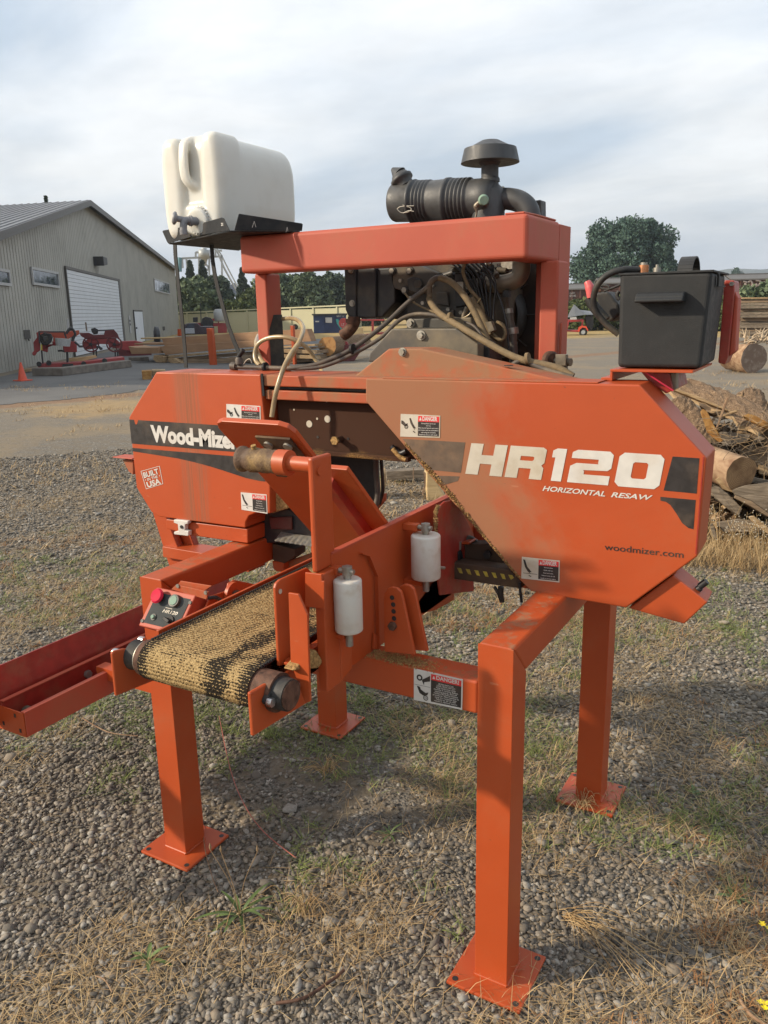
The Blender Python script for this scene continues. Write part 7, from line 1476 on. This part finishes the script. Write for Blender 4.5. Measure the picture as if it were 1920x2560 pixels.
P3 = np.stack([X3+x[:, None], Y3+y[:, None], Z2+zz_[:, None]], 2).reshape(-1, 3)
tag(np_mesh('gravel', P3, 12, P['stone'], faces=icf), 'loose grey crushed stone covering the yard around the saw', 'gravel', None, 'stuff')
# sprigs: each blade a bent narrow strip of two quads (6 verts)
def blades(x, y, L, w, lean, mt, name, lab, cat, z0=0.0, seed=0, curl=.5):
    r = np.random.default_rng(seed); n = len(x); a = r.uniform(0, 6.28, n); d = np.stack([np.cos(a), np.sin(a), np.zeros(n)], 1); ln = lean*(.5+r.random(n)); up = np.cos(np.clip(ln, 0, 1.52)); ho = np.sin(np.clip(ln, 0, 1.52))
    p0 = np.stack([x, y, np.full(n, z0)], 1); mid = p0+d*(ho*L*.5)[:, None]; mid[:, 2] += up*L*.55; ln2 = np.clip(ln+curl*r.random(n), 0, 1.62); tip = mid+d*(np.sin(ln2)*L*.5)[:, None]; tip[:, 2] += np.cos(ln2)*L*.5; 
    b2 = a+1.57+r.normal(0, .4, n); sd = np.stack([np.cos(b2), np.sin(b2), np.zeros(n)], 1)*w[:, None]
    vs = np.stack([p0-sd, p0+sd, mid+sd*.8, mid-sd*.8, tip+sd*.15, tip-sd*.15], 1).reshape(-1, 3); vs[:, 2] = np.maximum(vs[:, 2], .003)
    return tag(np_mesh(name, vs, 6, mt, faces=np.array([(0, 1, 2, 3), (3, 2, 4, 5)])), lab, cat, None, 'stuff')
def strawmat(name, c1, c2):
    m, t, b = mat(name); g = nd(t, 'ShaderNodeNewGeometry'); t.links.new(mixc(t, g.outputs['Random Per Island'], c1, c2), b.inputs['Base Color']); b.inputs['Roughness'].default_value = .75; b.inputs['Specular IOR Level'].default_value = .2; return m
P['straw'] = strawmat('dry_straw', (.28, .17, .075), (.58, .43, .23)); P['gr'] = strawmat('green_grass_blades', (.10, .13, .035), (.26, .30, .10)); P['rusty'] = strawmat('rust_brown_dead_weeds', (.22, .10, .04), (.42, .23, .10))
def clumps(K, per, spread, seed, fseed, thr, rmax=8, rmin=1.1):
    global rg
    rg = np.random.default_rng(seed); x, y, rr = scatter(K*3, rmin, rmax, 1.1); f = field(x, y, fseed, 1.1); k = f+rg.normal(0, .25, K*3) > thr; x, y, rr = x[k][:K], y[k][:K], rr[k][:K]
    n = len(x); cx_ = np.repeat(x, per); cy_ = np.repeat(y, per); sp = np.repeat(spread*(.5+rg.random(n)), per); return cx_+rg.normal(0, 1, n*per)*sp, cy_+rg.normal(0, 1, n*per)*sp
x, y = clumps(3400, 15, .035, 5, 3, .2); x = x; n = len(x); 
x2, y2 = clumps(2300, 20, .05, 6, 17, .3); x = np.concatenate([x, x2]); y = np.concatenate([y, y2]); n = len(x)
blades(x, y, rg.uniform(.015, .09, n), rg.uniform(.0004, .0011, n), 1.28, P['straw'], 'dry_straw', 'dead straw lying in mats over the gravel', 'dry grass', .006, 1)
x, y = clumps(1500, 26, .024, 7, 3, .45); n = len(x); blades(x, y, rg.uniform(.012, .05, n), rg.uniform(.0006, .0018, n), 1.0, P['rusty'], 'dead_weeds', 'low rust brown dead weeds in patches on the gravel', 'dead weeds', .004, 2, 1.0)
x, y = clumps(2300, 24, .024, 8, 29, .1, 8); n = len(x); blades(x, y, rg.uniform(.018, .062, n), rg.uniform(.0006, .0016, n), 1.0, P['gr'], 'green_grass', 'short green grass sprouting among the stones', 'grass', .0, 3)
x, y = clumps(1400, 14, .07, 9, 41, .3, 22, 5); n = len(x); blades(x, y, rg.uniform(.03, .12, n), rg.uniform(.0015, .004, n), .9, P['straw'], 'far_dry_grass', 'thin dry grass farther out on the yard', 'dry grass', .0, 4)
# thicker dry weeds at the foot of the log pile
rg = np.random.default_rng(77); n = 9000; aa = rg.uniform(-1.1, .9, n); oo = rg.uniform(-.55, .25, n)*1.0; B_ = np.array(vq.o); X_ = B_[0]+vq.r.x*aa+vq.n.x*oo; Y_ = B_[1]+vq.r.y*aa+vq.n.y*oo
blades(X_, Y_, rg.uniform(.05, .22, n), rg.uniform(.0008, .002, n), .7, P['straw'], 'dry_weed_thicket', 'thicket of golden dry weeds at the foot of the log pile', 'dry weeds', 0, 5, .9)
# ------------------------------------------------------------------ single plants and sticks
P['leafw'] = simple('broad_weed_leaf', (.085, .13, .035), .5, var=.3, scale=30); P['petal'] = simple('yellow_petal', (.80, .62, .02), .5, var=.1)
def weed(px, py, lab, nL, L, w, seed, up=.9, stalks=0):
    o = G(px, py); t = thing('weed_plant', o, lab, 'weed', 'broad leaved weeds'); random.seed(seed)
    for k in range(nL):
        a = 2*math.pi*k/nL+random.uniform(-.3, .3); l = L*random.uniform(.6, 1.1); e = random.uniform(.35, up); d = V3((math.cos(a), math.sin(a), 0)); s_ = V3((-d.y, d.x, 0)); vs = []; fs = []
        for i in range(7):
            u = i/6; c = o+d*(l*u*math.cos(e*(1-u*.5)))+V3((0, 0, l*(math.sin(e)*u-.45*u*u)+.004)); ww = w*math.sin(math.pi*min(1, u*.85+.1))**.8; vs += [c-s_*ww+V3((0, 0, ww*.3)), c, c+s_*ww+V3((0, 0, ww*.3))]
        for i in range(6): q_ = i*3; fs += [(q_, q_+1, q_+4, q_+3), (q_+1, q_+2, q_+5, q_+4)]
        m = MB(); m.add(vs, fs, P['leafw'], True); m.build('leaf', t)
    for k in range(stalks):
        a = random.uniform(0, 6.28); h = random.uniform(.14, .24); m = MB(); tp = o+V3((math.cos(a)*.07, math.sin(a)*.07, h)); m.tube([o, o+V3((math.cos(a)*.02, math.sin(a)*.02, h*.5)), tp], .0011, P['tanwood'], 6); m.lathe(tp, tp+V3((0, 0, .02)), [(0, .0015), (.4, .0035), (1, .001)], P['tanwood'], 8); m.build('seed_stalk', t)
weed(600, 2292, 'long-leaved green weed growing in the gravel below the left front leg', 11, .125, .0055, 1, 1.25, 3)
weed(372, 2405, 'small upright green weed left of the larger one in the foreground', 6, .065, .006, 2, 1.35)
weed(1835, 2250, 'green weed at the right edge of the foreground gravel', 5, .05, .006, 3, 1.1)
weed(1735, 1985, 'tiny pale green weed on the gravel right of the back leg', 7, .035, .005, 4, 1.2)
weed(975, 2090, 'low green weed tuft between the two front legs', 9, .06, .0025, 5, 1.2)
for px, py, lab in ((1912, 2318, 'upper yellow wildflower at the right edge of the photo'), (1906, 2512, 'lower yellow wildflower in the bottom right corner')):
    tip = None; o = G(px+25, py+75); t = thing('wildflower', o, lab, 'flower', 'yellow wildflowers'); D_ = (Vector(CAM)-o).length; d = Vector(ray(px, py)); top = Vector(CAM)+d*((o-Vector(CAM)).length/d.length*.975)
    m = MB(); m.tube([o, (o+top)/2+V3((.004, .004, 0)), top], .0011, P['leafw'], 6); m.build('stem', t)
    m = MB(); random.seed(px)
    for k in range(4):
        c = top+V3((random.uniform(-.008, .008), random.uniform(-.008, .008), random.uniform(-.006, .008)))
        for i in range(4):
            a = i*1.571+k; d_ = V3((math.cos(a), math.sin(a), .35)); s_ = V3((-math.sin(a), math.cos(a), 0)); m.add([c, c+d_*.004+s_*.003, c+d_*.009, c+d_*.004-s_*.003], [(0, 1, 2, 3)], P['petal'])
    m.build('petals', t)
P['redstalk'] = simple('red_weed_stalk', (.35, .10, .07), .6)
for k, (pts, r0, mt, lab) in enumerate((([(548, 1790), (575, 1920), (610, 2010), (660, 2080), (740, 2145)], .0016, 'redstalk', 'thin red weed stalk trailing over the gravel between the left legs'), ([(690, 2508), (760, 2495), (830, 2450), (860, 2425)], .004, 'rust', 'knobbly brown root on the gravel at the bottom'), ([(240, 2440), (262, 2450), (280, 2480)], .0018, 'paleb', 'short pale twig on the gravel in the lower left'), ([(505, 2040), (512, 2120), (530, 2190), (545, 2230)], .0013, 'paleb', 'thin pale grass stem beside the left front foot plate'), ([(1850, 2500), (1880, 2540), (1930, 2570)], .004, 'paleb', 'pale stick in the bottom right corner'), ([(205, 1795), (270, 1830), (345, 1840)], .0022, 'paleb', 'bent dry twig beside the chute'))):
    m = MB(); m.tube([G(*p, .012+.01*math.sin(i*1.9)**2) for i, p in enumerate(pts)], r0, P[mt], 8); tag(m.build('twig', origin=G(*pts[0])), lab, 'twig')
for k, (px, py, lab) in enumerate(((1420, 2290, 'fan of long straw stems lying right of the front leg'), (1455, 2020, 'dry grass tuft in front of the back right foot plate'), (815, 1930, 'dry grass tuft beside the back left foot plate'), (760, 2280, 'sun-bleached straw tuft right of the long-leaved weed'))):
    o = G(px, py); t_n = 34; r = np.random.default_rng(300+k); m = MB(); random.seed(k)
    for i in range(t_n):
        a = random.gauss(-.4 if k == 0 else random.uniform(0, 6.28), .35 if k == 0 else 3); l = random.uniform(.08, .30) if k == 0 else random.uniform(.03, .09); d = V3((math.cos(a), math.sin(a), 0)); zt_ = random.uniform(.01, .05) if k == 0 else random.uniform(.02, .06); b0_ = o+V3((random.gauss(0, .012), random.gauss(0, .012), .003))
        m.tube([b0_, b0_+d*l*.5+V3((0, 0, zt_)), b0_+d*l+V3((0, 0, zt_*.5))], .0009, P['straw'], 4, sub=3)
    tag(m.build('grass_tuft', origin=o), lab, 'grass tuft', 'dry grass tufts')
# ------------------------------------------------------------------ more of the pile, dead stalks
random.seed(61)
for k in range(46):
    a = random.uniform(-.5, 1.2); o = random.uniform(.25, 1.9); h = .14+.52*math.sin(min(3.1, max(.05, o/2.3*3.14)))*random.uniform(.4, 1.05)
    c = vq.o+vq.r*a+vq.n*o+V3((0, 0, h)); d = (vq.r*random.uniform(-1, 1)+vq.n*random.uniform(-.8, .8)+V3((0, 0, random.uniform(-.35, .35)))).normalized(); L = random.uniform(.25, .7); w = random.uniform(.05, .15); th = random.uniform(.012, .05)
    m = MB(); n = 7; s_ = d.cross(V3((0, 0, 1))).normalized(); u = s_.cross(d); top = []; bot = []
    for i in range(n):
        t_ = i/(n-1)-.5; ww = w*(1-abs(t_)**2*1.2)*random.uniform(.75, 1.1); cc = c+d*L*t_+u*random.uniform(-.008, .008); top.append(cc+s_*ww/2); bot.append(cc-s_*ww/2)
    kd = random.choice((('bark', 'rough bark-covered slab'), ('oldwood', 'dark weathered slab'), ('greywood', 'grey weathered slab'), ('tanwood', 'tan split slab'))); m.prism(top+bot[::-1], u*th, P[kd[0]])
    ob = m.build('bark_piece', origin=c); rough(ob, .02, 2); qq = RC @ (np.array(c)-CAM); qx, qy = 960+FPX*qq[0]/qq[2], 1280+FPX*qq[1]/qq[2]
    pl = ('upper', 'middle', 'lower')[0 if qy < 1080 else 1 if qy < 1220 else 2]+' '+('left', 'centre', 'right')[0 if qx < 1770 else 1 if qx < 1850 else 2]
    tag(ob, ('long ' if L > .45 else 'short ')+kd[1]+' lying loose in the '+pl+' of the log pile', 'bark slab', ('long ' if L > .45 else 'short ')+kd[1]+'s in the '+pl+' of the log pile')
m = MB(); random.seed(64)
for k in range(70):
    px, py = random.uniform(620, 1200), random.uniform(850, 1350); c = vq.p(*zs_(px, py), random.uniform(.15, .5)); pts = [c]; d = V3((random.uniform(-1, 1), random.uniform(-.5, .5), random.uniform(-.6, .9)))
    for i in range(4): d = (d+V3((random.uniform(-.6, .6), random.uniform(-.6, .6), random.uniform(-.5, .5)))).normalized(); pts.append(pts[-1]+d*random.uniform(.03, .09))
    m.tube(pts, .0015, P['greywood'] if k % 2 else P['tanwood'], 4, sub=3)
tag(m.build('rootlets', origin=vq.o), 'tangle of thin dead roots and twigs over the log pile', 'twigs', None, 'stuff')
P['seed'] = simple('pale_seed_heads', (.55, .50, .40), .8)
for k, (px, py, lab) in enumerate(((1795, 1415, 'dead branching stalk with pale seed heads beside the right cover edge'), (1850, 1420, 'dead branching stalk with seed heads before the lowest grey board'), (1900, 1440, 'dead branching stalk with seed heads at the right edge of the photo'))):
    o = G(px, py); t = thing('dead_stalk', o, lab, 'dead plant', 'dead stalks before the log pile'); random.seed(90+k); st = MB(); sd = MB()
    for b in range(9):
        a = random.uniform(0, 6.28); h = random.uniform(.16, .42); p1 = o+V3((math.cos(a)*.03, math.sin(a)*.03, h*.45)); p2 = o+V3((math.cos(a)*.10, math.sin(a)*.10, h)); st.tube([o, p1, p2], .0012, P['straw'], 5, sub=3)
        for i in range(6):
            u = random.uniform(.4, 1); s0 = p1*(1-u)+p2*u; e = s0+V3((random.uniform(-.06, .06), random.uniform(-.06, .06), random.uniform(.0, .05))); st.tube([s0, e], .0006, P['straw'], 4, sub=0); sd.lathe(e, e+V3((0, 0, .006)), [(0, .001), (.4, .0032), (1, .001)], P['seed'], 6)
    st.build('stems', t); o_ = sd.build('seed_heads', t); o_['kind'] = 'stuff'
# ------------------------------------------------------------------ thin summer haze
hm = bpy.data.materials.new('summer_haze'); hm.use_nodes = True; ht = hm.node_tree; ht.nodes.clear(); ho = ht.nodes.new('ShaderNodeOutputMaterial'); hv = ht.nodes.new('ShaderNodeVolumePrincipled')
hv.inputs['Color'].default_value = (.78, .87, 1.0, 1); hv.inputs['Density'].default_value = .00036; hv.inputs['Anisotropy'].default_value = .2; ht.links.new(hv.outputs[0], ho.inputs['Volume'])
m = MB(); m.box((-3200, -3200, -6), (3200, 3200, 165), hm); hz_ = m.build('haze'); hz_['kind'] = 'stuff'; hz_['label'] = 'thin pale blue haze over the far trees and hills'; hz_['category'] = 'haze'
# ------------------------------------------------------------------ extra engine detail
m = MB()
for k in range(9): 
    a = W(*ze(880, 925+k*11), 'y', .37); b_ = W(*ze(1010, 925+k*11), 'y', .37); m.box(a-V3((0, .02, .0015)), b_+V3((0, .06, .0015)), P['engine'])
m.build('cooling_fins', eng)
m = MB()
for px, py in ((620, 1120), (700, 1150), (860, 1190), (940, 1210), (560, 1010), (760, 1040), (980, 1050)):
    c = W(*ze(px, py), 'y', .335); m.cut(); m.hexb(c, c-V3((0, .008, 0)), .0065, P['steel'])
m.build('engine_bolt', eng)
m = MB(); m.prism(PYe([(800, 1195), (890, 1195), (890, 1235), (800, 1235)], .33), (0, .006, 0), P['dusty'] if False else P['guard']); m.build('engine_plate', eng, bevel=.001)
hose('ignition_lead', [(585, 1090, .30), (620, 1130, .28), (680, 1170, .27), (760, 1205, .25), (830, 1235, .22)], .0032, P['loom'])
hose('ignition_lead', [(960, 1270, .20), (1010, 1290, .18), (1050, 1330, .17), (1080, 1380, .16)], .004, P['hose'])
